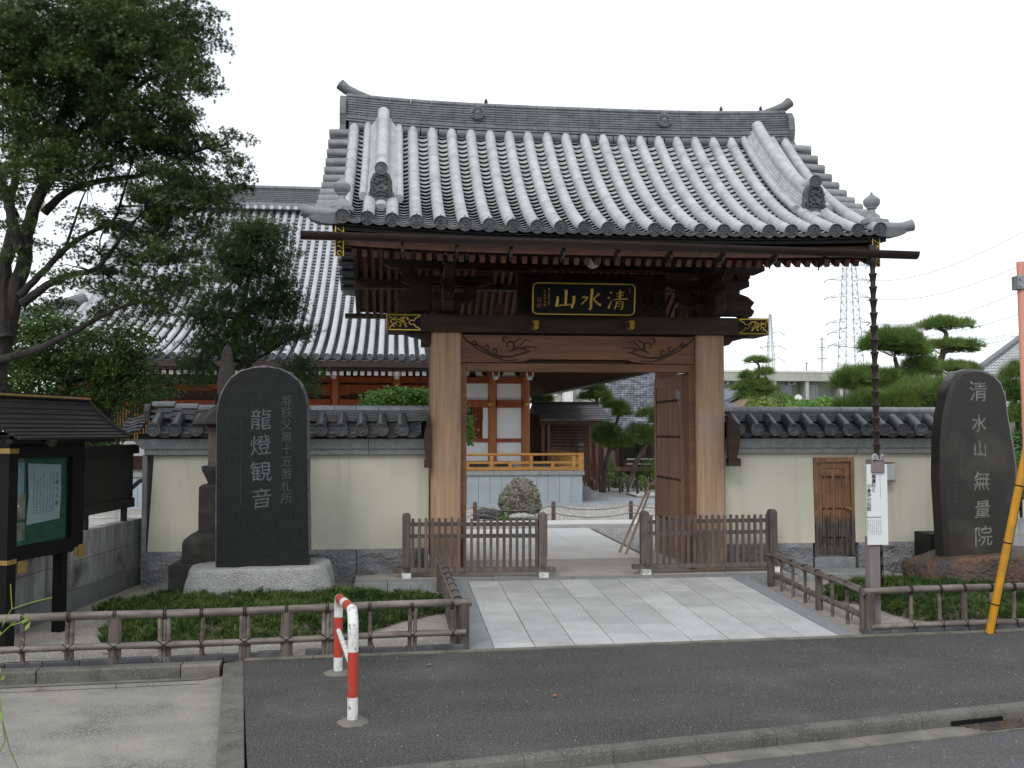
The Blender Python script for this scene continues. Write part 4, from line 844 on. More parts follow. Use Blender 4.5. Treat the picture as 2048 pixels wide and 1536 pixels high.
# --- roof: deck, pan tiles, round tiles
q = MB(); q.grid(lambda u, v: RS(-.86 + 6.76 * u, v) - Vector((0, 0, .10)), 20, 12); q.grid(lambda u, v: (lambda p: Vector((p.x, 2 * YR - p.y, p.z - .10)))(RS(-.86 + 6.76 * u, v)), 20, 12)
roof = q.build('roof', M['tiled'], gate)
NT = 12
slant = 0; P_ = [RS(2, i / 60) for i in range(61)]; slant = sum((P_[i + 1] - P_[i]).length for i in range(60))
def tpar(s):   # t at the slant length s from the eave
    acc = 0
    for i in range(60):
        d = (P_[i + 1] - P_[i]).length
        if acc + d >= s: return (i + (s - acc) / d) / 60
        acc += d
    return 1.0
ts = [tpar(slant * k / NT) for k in range(NT + 1)]
g_round = arc_tube_mesh('round_tile', .0735, .0712, slant / NT + .012, M['tile'], -20, 200, 10); g_disc = disc_mesh('tile_end', .081, M['disc'])
for i in range(NR_):
    x = GX0 + GP * i
    for k in range(NT):
        a, b_ = RS(x, ts[k]), RS(x, ts[k + 1]); an = math.atan2(b_.z - a.z, b_.y - a.y)
        piece('round_tile', g_round, roof, a, an)
    piece('tile_end', g_disc, roof, RS(x, 0) + Vector((0, -.012, -.002)), .25)
g_nail = MB().lathe([(.008, 0), (.007, .02), (.0001, .026)], (0, 0, 0), 6).mesh('nail', M['gutter'])
for i in range(NR_): piece('nail', g_nail, roof, RS(GX0 + GP * i, .02) + Vector((0, 0, .066)))
NC = 27; g_pan = pan_mesh('pan_tile', .20, slant / NC * 1.22, .038, .010, M['tilepan']); g_eave = pan_mesh('eave_tile', .20, .13, .030, .030, M['disc'], drop=.008)
extra = MB(); ncourse_piece = 13; pv = [tuple(v.co) for v in g_pan.vertices]; pf = [tuple(p.vertices) for p in g_pan.polygons]
for i in range(NR_ - 1):
    x = GX0 + GP * (i + .5)
    for k in range(NC):
        t0, t1 = tpar(slant * k / NC), tpar(slant * (k + 1) / NC); a, b_ = RS(x, t0), RS(x, t1); an = math.atan2(b_.z - a.z, b_.y - a.y) - .27
        loc = a + Vector((0, 0, -.002))
        if k == 0: piece('eave_tile', g_eave, roof, loc + Vector((0, -.030, -.006)), an)
        if k < ncourse_piece: piece('pan_tile', g_pan, roof, loc, an)
        else:
            ca, sa = math.cos(an), math.sin(an); extra.add([(loc.x + vx, loc.y + vy * ca - vz * sa, loc.z + vy * sa + vz * ca) for vx, vy, vz in pv], pf)
o = extra.build('upper_pan_tiles', mat('pan_roof_tile_upper', (0.52, 0.525, 0.52), (0.42, 0.425, 0.43), (9, 9, 9), 0.45, 0.15, 40, rnd=0.12, island=True), roof, True); o['kind'] = 'stuff'
# rear slope in the same tiles, joined
q = MB()
for i in range(NR_):
    x = GX0 + GP * i; q.tube([(lambda p: (p.x, 2 * YR - p.y, p.z))(RS(x, t / 8)) for t in range(9)], .066, 8, True)
o = q.build('rear_slope_tiles', M['tile'], roof, True); o['kind'] = 'stuff'
# main ridge
rg = lambda x: .07 * (abs(x - GXC) / 3.1) ** 3
zb = 6.19
q = MB()
xx = -.66
while xx < 5.68:     # base course: half tubes lying along the ridge
    q.tube([(xx + .004, YR - .17, zb + .02 + rg(xx)), (min(xx + .24, 5.70), YR - .17, zb + .02 + rg(xx + .24))], .062, 10); xx += .2713 if False else .25
q.build('ridge_base_tiles', M['ridge'], roof, True)['kind'] = 'stuff'
for k in range(10):
    z = zb + .085 + k * .0365; wv = .185 - k * .0075 if k > 1 else .205; xx = -.70 + (.14 if k % 2 else 0) - (.14 if k % 2 else 0); first = True
    while xx < 5.72:
        xe = min(xx + (.15 if (first and k % 2) else .30), 5.72); first = False
        m_ = MB(); za, zc = rg(xx), rg(xe); y0, y1 = YR - wv - R.uniform(0, .004), YR + wv; h = .025
        m_.add([(xx + .002, y0, z + za), (xe - .002, y0, z + zc), (xe - .002, y1, z + zc), (xx + .002, y1, z + za), (xx + .002, y0 + .003, z + h + za), (xe - .002, y0 + .003, z + h + zc), (xe - .002, y1, z + h + zc), (xx + .002, y1, z + h + za)],
               [(0, 3, 2, 1), (4, 5, 6, 7), (0, 1, 5, 4), (1, 2, 6, 5), (2, 3, 7, 6), (3, 0, 4, 7)]); m_.build('ridge_tile', M['ridge'], roof); xx = xe
q = MB(); q.grid(lambda u, v: (-.69 + 6.4 * u, YR - .12 + .24 * v, zb + .10 + rg(-.69 + 6.4 * u)), 10, 1); q.add([], [])
core = MB()
for j in range(12):
    xa, xb2 = -.69 + 6.4 * j / 12, -.69 + 6.4 * (j + 1) / 12; core.box(xa, xb2, YR - .10, YR + .10, zb, zb + .44 + min(rg(xa), rg(xb2)))
core.build('ridge_core', M['black'], roof)
ztop = zb + .085 + .365
xx = -.70
while xx < 5.70:
    xe = min(xx + .30, 5.72); m_ = MB(); m_.tube([(xx + .002, YR, ztop + .02 + rg(xx)), (xe - .003, YR, ztop + .02 + rg(xe))], [.098, .094], 12, True, .62); m_.build('ridge_cap_tile', M['ridge'], roof, True); xx = xe
for px in (955, 1328):
    q = MB(); c = at(px, 225 if px < 1000 else 240, YR - .2); rosette(q, (c.x, YR - .20, c.z), .10, .03, 16); q.build('flower_crest', M['crest'], roof)
for px in (972, 1442, 1521):      # small lugs standing on the ridge
    c = at(px, 208, YR); m_ = MB(); m_.lathe([(.022, 0), (.026, .04), (.012, .075), (.0001, .085)], (c.x, YR, ztop + .075 + rg(c.x)), 8); m_.build('ridge_lug', M['gutter'], roof)
for s_, xe in ((-1, -.695), (1, 5.715)):
    e = rg(xe)
    q = MB(); q.prism([(-.21, 0), (-.25, .05), (-.19, .12), (-.23, .28), (-.20, .46), (-.12, .56), (.12, .56), (.20, .46), (.23, .28), (.19, .12), (.25, .05), (.21, 0)], lambda u, v, d: (d, YR + u, zb - .1 + v + e), min(xe, xe + s_ * .09), max(xe, xe + s_ * .09)); q.build('ridge_end_ornament', M['ridge'], roof, bevel=.01)
    q = MB(); q.tube([(xe - s_ * .42, YR, ztop + .02 + e * .6), (xe - s_ * .15, YR, ztop + .07 + e), (xe, YR, ztop + .13 + e), (xe + s_ * .10, YR, ztop + .21 + e)], [.04, .06, .07, .078], 14)
    q.build('upturned_horn_tile', M['ridge'], roof, True)
# descending ridges, beast tiles, finials and corner tubes
for s_, ic in ((-1, 1.5), (1, 21.5)):
    xc = GX0 + GP * ic; T0, T1 = .33, .985; n = 12
    for k in range(6):
        wv = .205 - k * .024; h0 = .045 + k * .027
        for j in range(n):
            ta, tb = T0 + (T1 - T0) * j / n, T0 + (T1 - T0) * (j + 1) / n - .001; m_ = MB(); a, b_ = RS(xc, ta), RS(xc, tb); a.z += h0; b_.z += h0
            m_.bar(a, b_, wv * 2, .025); m_.build('descending_ridge_tile', M['tile'], roof)
    for j in range(n):
        ta, tb = T0 + (T1 - T0) * j / n, T0 + (T1 - T0) * (j + 1) / n; m_ = MB(); a, b_ = RS(xc, ta), RS(xc, tb); a.z += .235; b_.z += .235; m_.tube([a, b_ + (b_ - a) * .06], [.086, .085], 14); m_.build('descending_ridge_cap', M['tile'], roof, True)
    for dx in (-.215, .215):
        m_ = MB(); pts = [RS(xc + dx, T0 + (T1 - T0) * j / n) + Vector((0, 0, .045)) for j in range(n + 1)]; m_.tube(pts, .055, 10); m_.build('ridge_side_tile', M['tile'], roof, True)
    e = RS(xc, T0) + Vector((0, -.02, 0))
    bt_ = MB(); prf = [(-.155, -.02), (-.165, .02), (-.135, .10), (-.13, .23), (-.10, .31), (-.05, .34), (.05, .34), (.10, .31), (.13, .23), (.135, .10), (.165, .02), (.155, -.02)]
    bt_.prism(prf, lambda u, v, d: (e.x + u, e.y + d, e.z + v), -.07, .03); beast = bt_.build('beast_tile', M['disc'], roof, bevel=.012)
    f = MB(); g = lambda u, v, d=-.085: (e.x + u, e.y + d, e.z + v)
    f.tube([g(-.10, .03), g(-.11, .15), g(-.09, .27), g(0, .305), g(.09, .27), g(.11, .15), g(.10, .03)], .012, 6)
    for q_ in (-1, 1):
        f.lathe([(.026, 0), (.022, .022), (.010, .026), (.0001, .012)], g(q_ * .05, .205, -.07), 8, 'y'); f.tube([g(q_ * .012, .222), g(q_ * .05, .246), g(q_ * .10, .275)], [.016, .014, .008], 5); f.tube([g(q_ * .05, .085), g(q_ * .055, .055)], [.010, .003], 5); f.tube([g(q_ * .115 + .02 * math.cos(a), .10 + .03 * math.sin(a)) for a in (0, 1, 2, 3, 4, 5)], .008, 5); f.tube([g(q_ * .11 + .015 * math.cos(a), .20 + .02 * math.sin(a)) for a in (0, 1, 2, 3, 4, 5)], .007, 5)
        f.tube([g(q_ * .05, .11), g(q_ * .08, .13), g(q_ * .085, .18)], .010, 5); f.tube([g(q_ * .03, .27), g(q_ * .06, .30), g(q_ * .05, .335)], .011, 5)
    f.lathe([(.024, 0), (.018, .026), (.0001, .034)], g(0, .155, -.07), 8, 'y'); f.tube([g(-.085, .06), g(-.05, .095), g(0, .105), g(.05, .095), g(.085, .06)], .012, 5); f.tube([g(-.07, .045), g(0, .06), g(.07, .045)], .010, 5); f.build('beast_face', M['disc'], roof, True)
    m_ = MB(); m_.tube([(e.x, e.y + .25, e.z + .39), (e.x, e.y - .09, e.z + .37)], [.07, .078], 14); m_.build('ridge_nose_tile', M['tile'], roof, True)
    piece('tile_end', disc_mesh('tile_end', .08, M['disc'], 14), roof, (e.x, e.y - .09, e.z + .37))
    m_ = MB(); m_.tube([(e.x, e.y + .05, e.z - .02), (e.x, e.y - .10, e.z - .07), (e.x, e.y - .14, e.z - .10)], [.085, .08, .06], 12, True, .7); m_.build('apron_tile', M['tile'], roof, True)
    xr = GX0 if s_ < 0 else GX1; c = RS(xr, .075)
    m_ = MB(); m_.lathe([(.135, -.03), (.13, .02), (.085, .055), (.075, .085), (.045, .11), (.038, .15), (.06, .165), (.062, .18), (.085, .20), (.10, .235), (.096, .27), (.065, .30), (.028, .325), (.010, .355), (.0001, .375)], c + Vector((s_ * .02, 0, .05)), 22); m_.build('jewel_finial', M['tilemid'], roof, True)
    # saddle and corner tube pointing outwards
    m_ = MB(); c0 = RS(xr, .02); m_.tube([c0 + Vector((s_ * .05, .08, .05)), c0 + Vector((s_ * .20, .05, .02)), c0 + Vector((s_ * .34, .02, .025)), c0 + Vector((s_ * .45, .0, .05))], [.05, .056, .062, .070], 14); m_.build('corner_tube', M['tilemid'], roof, True)
    m_ = MB(); m_.prism([(.0, -.10), (.0, .0), (.32, .0), (.38, -.03), (.32, -.07), (.2, -.10)], lambda u, v, d: (c0.x + s_ * u, c0.y + d, c0.z + v), -.03, .10); m_.build('corner_tile', M['ridge'], roof)
# --- door leaves standing open
def leaf(xc, lab=None):
    q = MB().box(xc - .03, xc + .03, 13.86, 13.96, .17, 2.85).box(xc - .03, xc + .03, 15.30, 15.40, .17, 2.85).box(xc - .03, xc + .03, 13.96, 15.30, 2.68, 2.85).box(xc - .03, xc + .03, 13.96, 15.30, .17, .32)
    d = q.build('door_leaf', M['doorw'], gate, bevel=.004)
    for k in range(9):
        y = 13.965 + k * .1483; bxo('plank', M['doorw'], d, xc - .018, xc + .018, y + .002, y + .146, .322, 2.678)
    nm = MB()
    for z in (.55, 1.02, 1.49, 1.97, 2.45):
        for k in range(9): nm.lathe([(.0125, 0), (.0125, .01), (.0001, .018)], (0, 0, 0), 6)
    hinge = MB()
    for z in (.72, 1.33, 1.95, 2.48):
        for k in range(9):
            for dy in (-.03, .03):
                for s in (-1, 1): hinge.box(xc + s * .018 - .008, xc + s * .018 + .008, 13.965 + k * .1483 + .074 + dy - .012, 13.965 + k * .1483 + .074 + dy + .012, z - .018, z + .018)
    o = hinge.build('nail_heads', M['black'], d); o['kind'] = 'stuff'
    q = MB()
    for a, b_ in ((.0, .0), (.03, .05), (-.03, .06), (0, .1), (.04, -.04)): q.lathe([(.05, 0), (.045, .006), (.0001, .008)], (0, 0, 0), 7)
    q = MB()
    for s in (-1, 1):
        q.prism([(13.99, 2.42), (13.96, 2.55), (14.02, 2.66), (14.10, 2.62), (14.16, 2.66), (14.22, 2.56), (14.16, 2.50), (14.10, 2.52), (14.06, 2.42), (14.0, 2.36)], lambda u, v, d_: (d_, u, v), xc + s * .022 - .004, xc + s * .022 + .004)
    q.build('metal_fitting', M['emblem'] if False else M['steelc'], d)
leaf(4.09); leaf(.94)
# shaped end boards where the tiled walls meet the pillars
for s_, xb in ((-1, .482), (1, 4.573)):
    q = MB(); poly = [(0, 1.60), (.07 if s_ < 0 else .12, 1.60), (.07 if s_ < 0 else .13, 1.68), (.09 if s_ < 0 else .16, 1.80), (.09 if s_ < 0 else .18, 2.0), (.06 if s_ < 0 else .14, 2.13), (.05, 2.22), (0, 2.24)]
    q.prism(poly, lambda u, v, d: (xb + s_ * u, d, v), 13.38, 13.46).build('shaped_end_board', M['gutter'] if False else M['woodd'], gate, bevel=.01)
    q = MB(); q.box(min(xb, xb + s_ * (.09 if s_ < 0 else .17)), max(xb, xb + s_ * (.09 if s_ < 0 else .17)), 13.36, 13.50, 1.55, 1.66); q.build('end_board_foot', M['woodd'], gate)
# --- name plaque
pl = thing('name_plaque', 'black name plaque with gilt characters hanging under the gate eaves', 'plaque', tuple(at(1168, 632, 13.1)))
p0 = at(1168, 598, 13.1); wpl, hpl = 1.40, .43; tl = math.radians(9)
def PF(u, v, d=0.0): return (p0.x + u, p0.y - v * math.sin(tl) - d * math.cos(tl), p0.z + v * math.cos(tl) - d * math.sin(tl))
q = MB(); q.prism([(-wpl / 2, -hpl / 2), (wpl / 2, -hpl / 2), (wpl / 2, hpl / 2), (-wpl / 2, hpl / 2)], lambda u, v, d: PF(u, v, d), -.04, .0); q.build('board', M['black'], pl)
q = MB(); c = .05; a, b_ = wpl / 2 - .01, hpl / 2 - .01
q.tube([PF(u, v, .006) for u, v in [(-a + c, -b_), (a - c, -b_), (a - .012, -b_ + .02), (a, -b_ + c), (a, b_ - c), (a - .015, b_ - .015), (a - c, b_), (-a + c, b_), (-a + .015, b_ - .015), (-a, b_ - c), (-a, -b_ + c), (-a + .012, -b_ + .02), (-a + c, -b_)]], .0105, 6); q.build('gilt_rim', M['gold'], pl, True)
BR = {'山': [([(.0, .44), (.015, .30), (.01, .0), (.0, -.26)], .085, .06), ([(-.40, .12), (-.38, -.02), (-.43, -.25), (-.44, -.36)], .065, .075), ([(-.42, -.33), (-.2, -.28), (.1, -.27), (.36, -.25)], .045, .05), ([(.38, .16), (.40, .04), (.38, -.2), (.30, -.42)], .085, .055)],
      '水': [([(.02, .48), (.03, .30), (.0, .0), (.0, -.38), (-.08, -.46)], .075, .05), ([(-.42, .10), (-.25, .13), (-.16, .14), (-.24, -.02), (-.44, -.22)], .055, .03), ([(.36, .28), (.26, .18), (.13, .06)], .07, .03), ([(.10, .06), (.20, -.08), (.32, -.18), (.46, -.24)], .035, .065)],
      '清': [([(-.34, .38), (-.27, .32)], .06, .05), ([(-.46, .12), (-.36, .08)], .05, .045), ([(-.42, -.42), (-.36, -.25), (-.27, -.04)], .05, .02), ([(.13, .48), (.14, .20), (.12, .02)], .05, .04), ([(-.06, .30), (.12, .34), (.34, .38)], .032, .04), ([(-.04, .17), (.12, .20), (.30, .23)], .028, .035), ([(-.16, .0), (.12, .06), (.50, .06)], .035, .04), ([(-.02, -.10), (-.05, -.30), (-.12, -.44)], .035, .03), ([(-.02, -.10), (.12, -.07), (.28, -.08), (.28, -.30), (.24, -.46), (.17, -.42)], .03, .035), ([(.02, -.20), (.22, -.18)], .02, .02), ([(.02, -.31), (.22, -.29)], .02, .02)]}
for ch, u, s in (('山', -.25, .31), ('水', .095, .33), ('清', .45, .31)):
    q = MB()
    for pts, w0, w1 in BR[ch]:      # brush strokes, thick where the brush is pressed
        P3 = [PF(u + x_ * s * .9, -.005 + z_ * s * .9, .006) for x_, z_ in pts]; m_ = len(P3)
        q.tube(P3, [s * (w0 + (w1 - w0) * i / (m_ - 1)) for i in range(m_)], 8, True)
    q.build('character', M['gold'], pl, True)
q = MB()
for j, ch in enumerate('第二百五十世'): put(q, ch, .036, lambda a_, b2: PF(a_, b2, .004), -.475, .125 - j * .038, .01)
for j, ch in enumerate('丁亥年吉書'): put(q, ch, .036, lambda a_, b2: PF(a_, b2, .004), -.53, .09 - j * .045, .01)
q.build('small_inscription', M['goldd'], pl)
for u, v in ((-.605, -.02), (-.605, -.095)): q = MB(); q.prism([(-.03, -.028), (.03, -.028), (.03, .028), (-.03, .028)], lambda a_, b2, d: PF(u + a_, v + b2, d), 0, .003); q.build('seal', M['seal'], pl)
q = MB(); q.prism([(-.012, -.035), (.012, -.035), (.012, .035), (-.012, .035)], lambda a_, b2, d: PF(.62 + a_, .12 + b2, d), 0, .003); q.build('seal', M['seal'], pl)
q = MB()
for u in (-.45, .45): q.tube([PF(u, hpl / 2, -.02), (p0.x + u, 13.5, 4.2)], .008, 5)
q.build('hanger', M['gutter'], pl)
for px, lab in ((1072, 'small gilt lotus fitting below the left end of the name plaque'), (1263, 'small gilt lotus fitting below the right end of the name plaque')):
    c = at(px, 650, 13.2); t = thing('lotus_fitting', lab, 'fitting', tuple(c), 'gilt fittings under the plaque')
    q = MB(); q.prism([(-.038, .05), (.038, .05), (.028, -.05), (0, -.075), (-.028, -.05)], lambda u, v, d: (c.x + u, c.y + d + (v - .05) * .3, c.z + v + .01), -.03, .2); q.build('bracket', M['gold'], t, bevel=.004)
    for s_ in (-1, 1): q = MB(); q.prism([(.03, .03), (.055, .03), (.11, -.09), (.045, -.03)], lambda u, v, d: (c.x + s_ * u, c.y + d, c.z + v), 0, .025); q.build('wing', M['woodd'], t)
c = at(1186, 522, 12.6)
t = thing('eave_lamp', 'white dome lamp hanging under the middle of the gate eaves', 'lamp', tuple(c + Vector((0, 0, .3))))
q = MB(); q.lathe([(.0001, -.10), (.045, -.092), (.08, -.06), (.098, -.015), (.10, .02)], c, 20); q.build('globe', M['lampg'], t, True)
q = MB(); q.lathe([(.105, .018), (.105, .05), (.02, .08), (.014, .085), (.014, .6)], c, 16); q.build('fitting', M['gutter'], t, True)
# --- rain chain of metal cups
x = ax(1748, 700, 11.0); t = thing('rain_chain', 'brown chain of metal cups hanging from the right end of the gutter', 'rain chain', (x, 11.0, .12))
cp = MB().lathe([(.028, 0), (.029, .05), (.041, .125), (.048, .132), (.048, .146), (.040, .15)], (0, 0, 0), 14); cpm = cp.mesh('cup', M['gutter'], True)
z = 4.02; k = 0
while z > .2:
    piece('cup', cpm, t, (x + .018 * (4.1 - z) / 3, 11.0, z - .15), scale=(1.0, 1.0, 1.03)); z -= .152
q = MB(); q.tube([(x + .07, 11.0, .15), (x, 11.0, 4.1)], .006, 6); q.build('link_rod', M['gutter'], t)
q = MB(); q.lathe([(.03, -.16), (.05, -.1), (.055, 0), (.055, .08)], (x, 11.0, 4.12), 14); q.build('outlet', M['gutter'], t, True)
# ================================================================ STELES
st = thing('stone_stele', 'black granite stele with rounded top on a pale granite block', 'stele', (-1.6, 12.1, 0))
SY = 12.0
base_px = [(368, 1192), (366, 1160), (376, 1145), (398, 1137), (430, 1132), (470, 1136), (540, 1138), (615, 1133), (650, 1126), (664, 1132), (668, 1150), (664, 1192)]
def stone_block(c, rx, ry, h, seed, mt, name, parent, amp=.03, sq=4.0, topf=None):
    r = random.Random(seed); ph = [r.uniform(0, 6) for _ in range(6)]
    def fn(u, v):
        a = 2 * PI * u; ca, sa = math.cos(a), math.sin(a); k = (abs(ca) ** sq + abs(sa) ** sq) ** (-1 / sq)
        # v from the ground up over the edge to the middle of the top
        if v < .6: s, z = 1 + .05 * math.sin(PI * v / .6), h * (v / .6) * .86
        elif v < .8: t = (v - .6) / .2 * PI / 2; s, z = 1 - .07 * (1 - math.cos(t)), h * (.86 + .14 * math.sin(t))
        else: s, z = .93 * (1 - (v - .8) / .2), h
        n = amp * (math.sin(3 * a + ph[0] + 4 * z) + .6 * math.sin(7 * a + ph[1] + 6 * z) + .4 * math.sin(13 * a + ph[2] - 9 * z))
        x, y = c[0] + (rx * s * k + n * (v < .95)) * ca, c[1] + (ry * s * k + n * (v < .95)) * sa
        if topf and v > .5: z *= topf((x - c[0]) / rx)
        return (x, y, c[2] + z + .25 * n)
    return MB().grid(fn, 72, 22).build(name, mt, parent, True)
bx = (ax(368, 1160, 12) + ax(664, 1160, 12)) / 2; brx = (ax(664, 1160, 12) - ax(368, 1160, 12)) / 2
stone_block((bx, 12.22, -.02), brx * .96, .42, .48, 5, M['plinth'], 'base_block', st, .018, 5, lambda u: 1 + .05 * max(0, u) ** 2 - .03 * (u < -.8))
sl = [(430, 1140), (431, 830), (436, 800), (446, 775), (460, 754), (480, 740), (505, 733), (535, 731), (560, 735), (582, 746), (600, 762), (611, 785), (616, 815), (618, 1000), (620, 1138)]
SP = [(at(px, py, SY).x, at(px, py, SY).z) for px, py in sl]
cxs, czs = sum(p[0] for p in SP) / len(SP), 1.6
ins = [(cxs + (u - cxs) * .975, czs + (v - czs) * .985) for u, v in SP]
# polished front, rough bevel, sides
n = len(SP); jit = [R.uniform(-.012, .012) for _ in range(n)]
q = MB(); q.add([(u, SY, v) for u, v in ins] + [(u, SY + .26, v) for u, v in ins], [tuple(range(n))[::-1], tuple(range(n, 2 * n))] + [(i, (i + 1) % n, n + (i + 1) % n, n + i) for i in range(n)])
q.build('slab', M['blackst'], st)
q = MB(); SPd = []
for i in range(n - 1):
    for j in range(5):
        t = j / 5; u = SP[i][0] * (1 - t) + SP[i + 1][0] * t; v = SP[i][1] * (1 - t) + SP[i + 1][1] * t; iu = ins[i][0] * (1 - t) + ins[i + 1][0] * t; iv = ins[i][1] * (1 - t) + ins[i + 1][1] * t
        jj = R.uniform(-.35, .35); SPd.append(((iu, iv), (iu + (u - iu) * (1 + jj), iv + (v - iv) * (1 + jj))))
m = len(SPd); vs = [(a[0], SY + .001, a[1]) for a, b_ in SPd] + [(b_[0], SY + .025 + R.uniform(0, .02), b_[1]) for a, b_ in SPd] + [(b_[0] * 1.0 + R.uniform(-.006, .006), SY + .14, b_[1]) for a, b_ in SPd] + [(b_[0], SY + .255, b_[1]) for a, b_ in SPd]
q.add(vs, [(r_ * m + i, r_ * m + i + 1, (r_ + 1) * m + i + 1, (r_ + 1) * m + i) for i in range(m - 1) for r_ in range(3)]); q.build('chipped_edge', M['chip'], st, True)
FS = lambda Y_: (lambda u, v: (u, Y_, v))
q = MB()
for ch, px, py, s in (('龍', 522, 838, 44), ('燈', 522, 890, 43), ('観', 522, 943, 43), ('音', 523, 996, 42)):
    q = MB(); c = at(px, py, SY); put(q, ch, s * SY / 2000 * .98, FS(SY - .003), c.x, c.z, .0, 1, .02); q.build('character', M['letter'], st)
q = MB()
for k, ch in enumerate('准秩父第十五番札所'):
    q = MB(); c = at(573, 800 + k * 24.5, SY); put(q, ch, 23.5 * SY / 2000, FS(SY - .003), c.x, c.z, -.006, 1, .02); q.build('small_character', M['lettersm'], st)
c = at(482, 925, SY); q = MB(); q.box(c.x - .0015, c.x + .0015, SY - .003, SY - .001, at(482, 1010, SY).z, at(482, 840, SY).z)
q.build('faint_inscription_line', M['lettersm'], st)
# brown natural stele
st2 = thing('stone_stele', 'tall dark brown natural stone stele on a rusty boulder', 'stele', (7.4, 12.2, 0))
SY2 = 12.05
sl = [(1893, 1125), (1888, 1040), (1883, 960), (1884, 880), (1889, 830), (1897, 790), (1907, 760), (1922, 743), (1945, 737), (1968, 739), (1990, 748), (2006, 764), (2016, 790), (2021, 830), (2030, 880), (2038, 930), (2040, 990), (2034, 1060), (2022, 1125)]
SP = [(at(px, py, SY2).x, at(px, py, SY2).z) for px, py in sl]; n = len(SP)
cxs, czs = sum(p[0] for p in SP) / n, 1.6
q = MB(); ins = [(cxs + (u - cxs) * .90, czs + (v - czs) * .97) for u, v in SP]; mid = [(cxs + (u - cxs) * 1.0, czs + (v - czs) * 1.0) for u, v in SP]
vs = [(u, SY2, v) for u, v in ins] + [(u, SY2 + .05, v) for u, v in mid] + [(u - .01, SY2 + .24, v) for u, v in mid] + [(u, SY2 + .32, v) for u, v in ins]
q.add(vs, [tuple(range(n))[::-1], tuple(range(3 * n, 4 * n))] + [(r_ * n + i, r_ * n + (i + 1) % n, (r_ + 1) * n + (i + 1) % n, (r_ + 1) * n + i) for i in range(n) for r_ in range(3)]); q.build('slab', M['brownst'], st2, True)
q = MB(); L_ = [(u, v) for (u, v) in SP[:8]]
q.tube([(u + .05, SY2 + .16, v) for u, v in L_], [.05, .055, .055, .05, .045, .045, .03, .01], 10, True, 1.9)
q.build('rusty_flank', M['rust'], st2, True)
bx = (ax(1824, 1140, 12.2) + ax(2150, 1140, 12.2)) / 2; brx = (ax(2150, 1140, 12.2) - ax(1824, 1140, 12.2)) / 2
stone_block((bx, 12.25, -.02), brx * .98, .48, .50, 12, M['rust'], 'base_boulder', st2, .03, 3.0, lambda u: 1 - .30 * max(0, -u) ** 3)
q = MB()
for ch, px, py, s in (('清', 1956, 782, 46), ('水', 1958, 846, 40), ('山', 1960, 897, 37), ('無', 1963, 962, 43), ('量', 1965, 1018, 41), ('院', 1967, 1072, 46)):
    q = MB(); c = at(px, py, SY2); put(q, ch, s * SY2 / 2000, FS(SY2 - .003), c.x, c.z, .006, .9, .03); q.build('character', M['letter2'], st2)
q = MB()
for k, ch in enumerate('第二百五十五世'): c = at(1922, 900 + k * 8.3, SY2); put(q, ch, 8.5 * SY2 / 2000, FS(SY2 - .003), c.x, c.z, .004)
for k, ch in enumerate('丁亥年吉日書'): c = at(1912, 948 + k * 11, SY2); put(q, ch, 9 * SY2 / 2000, FS(SY2 - .003), c.x, c.z, .004)
q.build('small_inscription', M['lettersm'], st2)
t = thing('stone_block', 'small black stone block beside the brown stele, against the wall', 'stone block', (7.7, 13.2, 0))
o = bxo('block', M['blackst'], t, ax(1862, 1090, 13.05), 8.0, 13.05, 13.5, 0, .62, .01)
# ================================================================ STONE LANTERN behind the black stele
LY = 12.95; lx = ax(452, 900, LY)
ln_ = thing('stone_lantern', 'old dark stone lantern standing half hidden behind the black stele', 'lantern', (lx, LY, 0))
z_ = lambda py: az(440, py, LY); hw = lambda px: lx - ax(px, 900, LY)
def sq_(mb, prof, n=4, rot=PI / 4):
    vs = []
    for r, z in prof:
        for k in range(n): a = rot + 2 * PI * k / n; vs.append((lx + r * math.cos(a), LY + r * math.sin(a), z))
    m = len(prof); mb.add(vs, [(i * n + k, i * n + (k + 1) % n, (i + 1) * n + (k + 1) % n, (i + 1) * n + k) for i in range(m - 1) for k in range(n)] + [tuple(range(n))[::-1], tuple((m - 1) * n + k for k in range(n))])
s2 = math.sqrt(2)
q = MB(); sq_(q, [(hw(337) * s2, 0), (hw(337) * s2, .06)]); q.build('ground_slab', M['lantern'], ln_)
q = MB(); sq_(q, [(hw(360) * s2, .06), (hw(360) * s2, z_(1118))]); q.build('lower_base', M['lantern'], ln_, bevel=.01)
q = MB(); sq_(q, [(hw(381) * s2, z_(1118)), (hw(381) * s2, z_(1078)), (hw(384) * s2, z_(1072)), (hw(395) * s2, z_(1062)), (hw(410) * s2, z_(1060))]); q.build('upper_base', M['lantern'], ln_, bevel=.008)
q = MB(); sq_(q, [(hw(407) * s2, z_(1064)), (hw(407) * s2, z_(972)), (hw(412) * s2, z_(967))]); q.build('shaft', M['lantern'], ln_, bevel=.006)
q = MB(); sq_(q, [(hw(418), z_(968)), (hw(412), z_(955)), (hw(404), z_(940)), (hw(403), z_(932)), (hw(407), z_(931))], 8, PI / 8); q.build('platform', M['lantern'], ln_)
q = MB(); sq_(q, [(hw(416) * 1.08, z_(932)), (hw(416) * 1.08, z_(852))], 6); q.build('fire_box', mat('lantern_firebox', (.12, .09, .075), (.08, .06, .05), (9, 9, 9), .9), ln_)
q = MB(); sq_(q, [(hw(400), z_(853)), (hw(384), z_(848)), (hw(386), z_(842)), (hw(405), z_(825)), (hw(430), z_(810))], 6, 0); q.build('cap_stone', M['lantern'], ln_, bevel=.008)
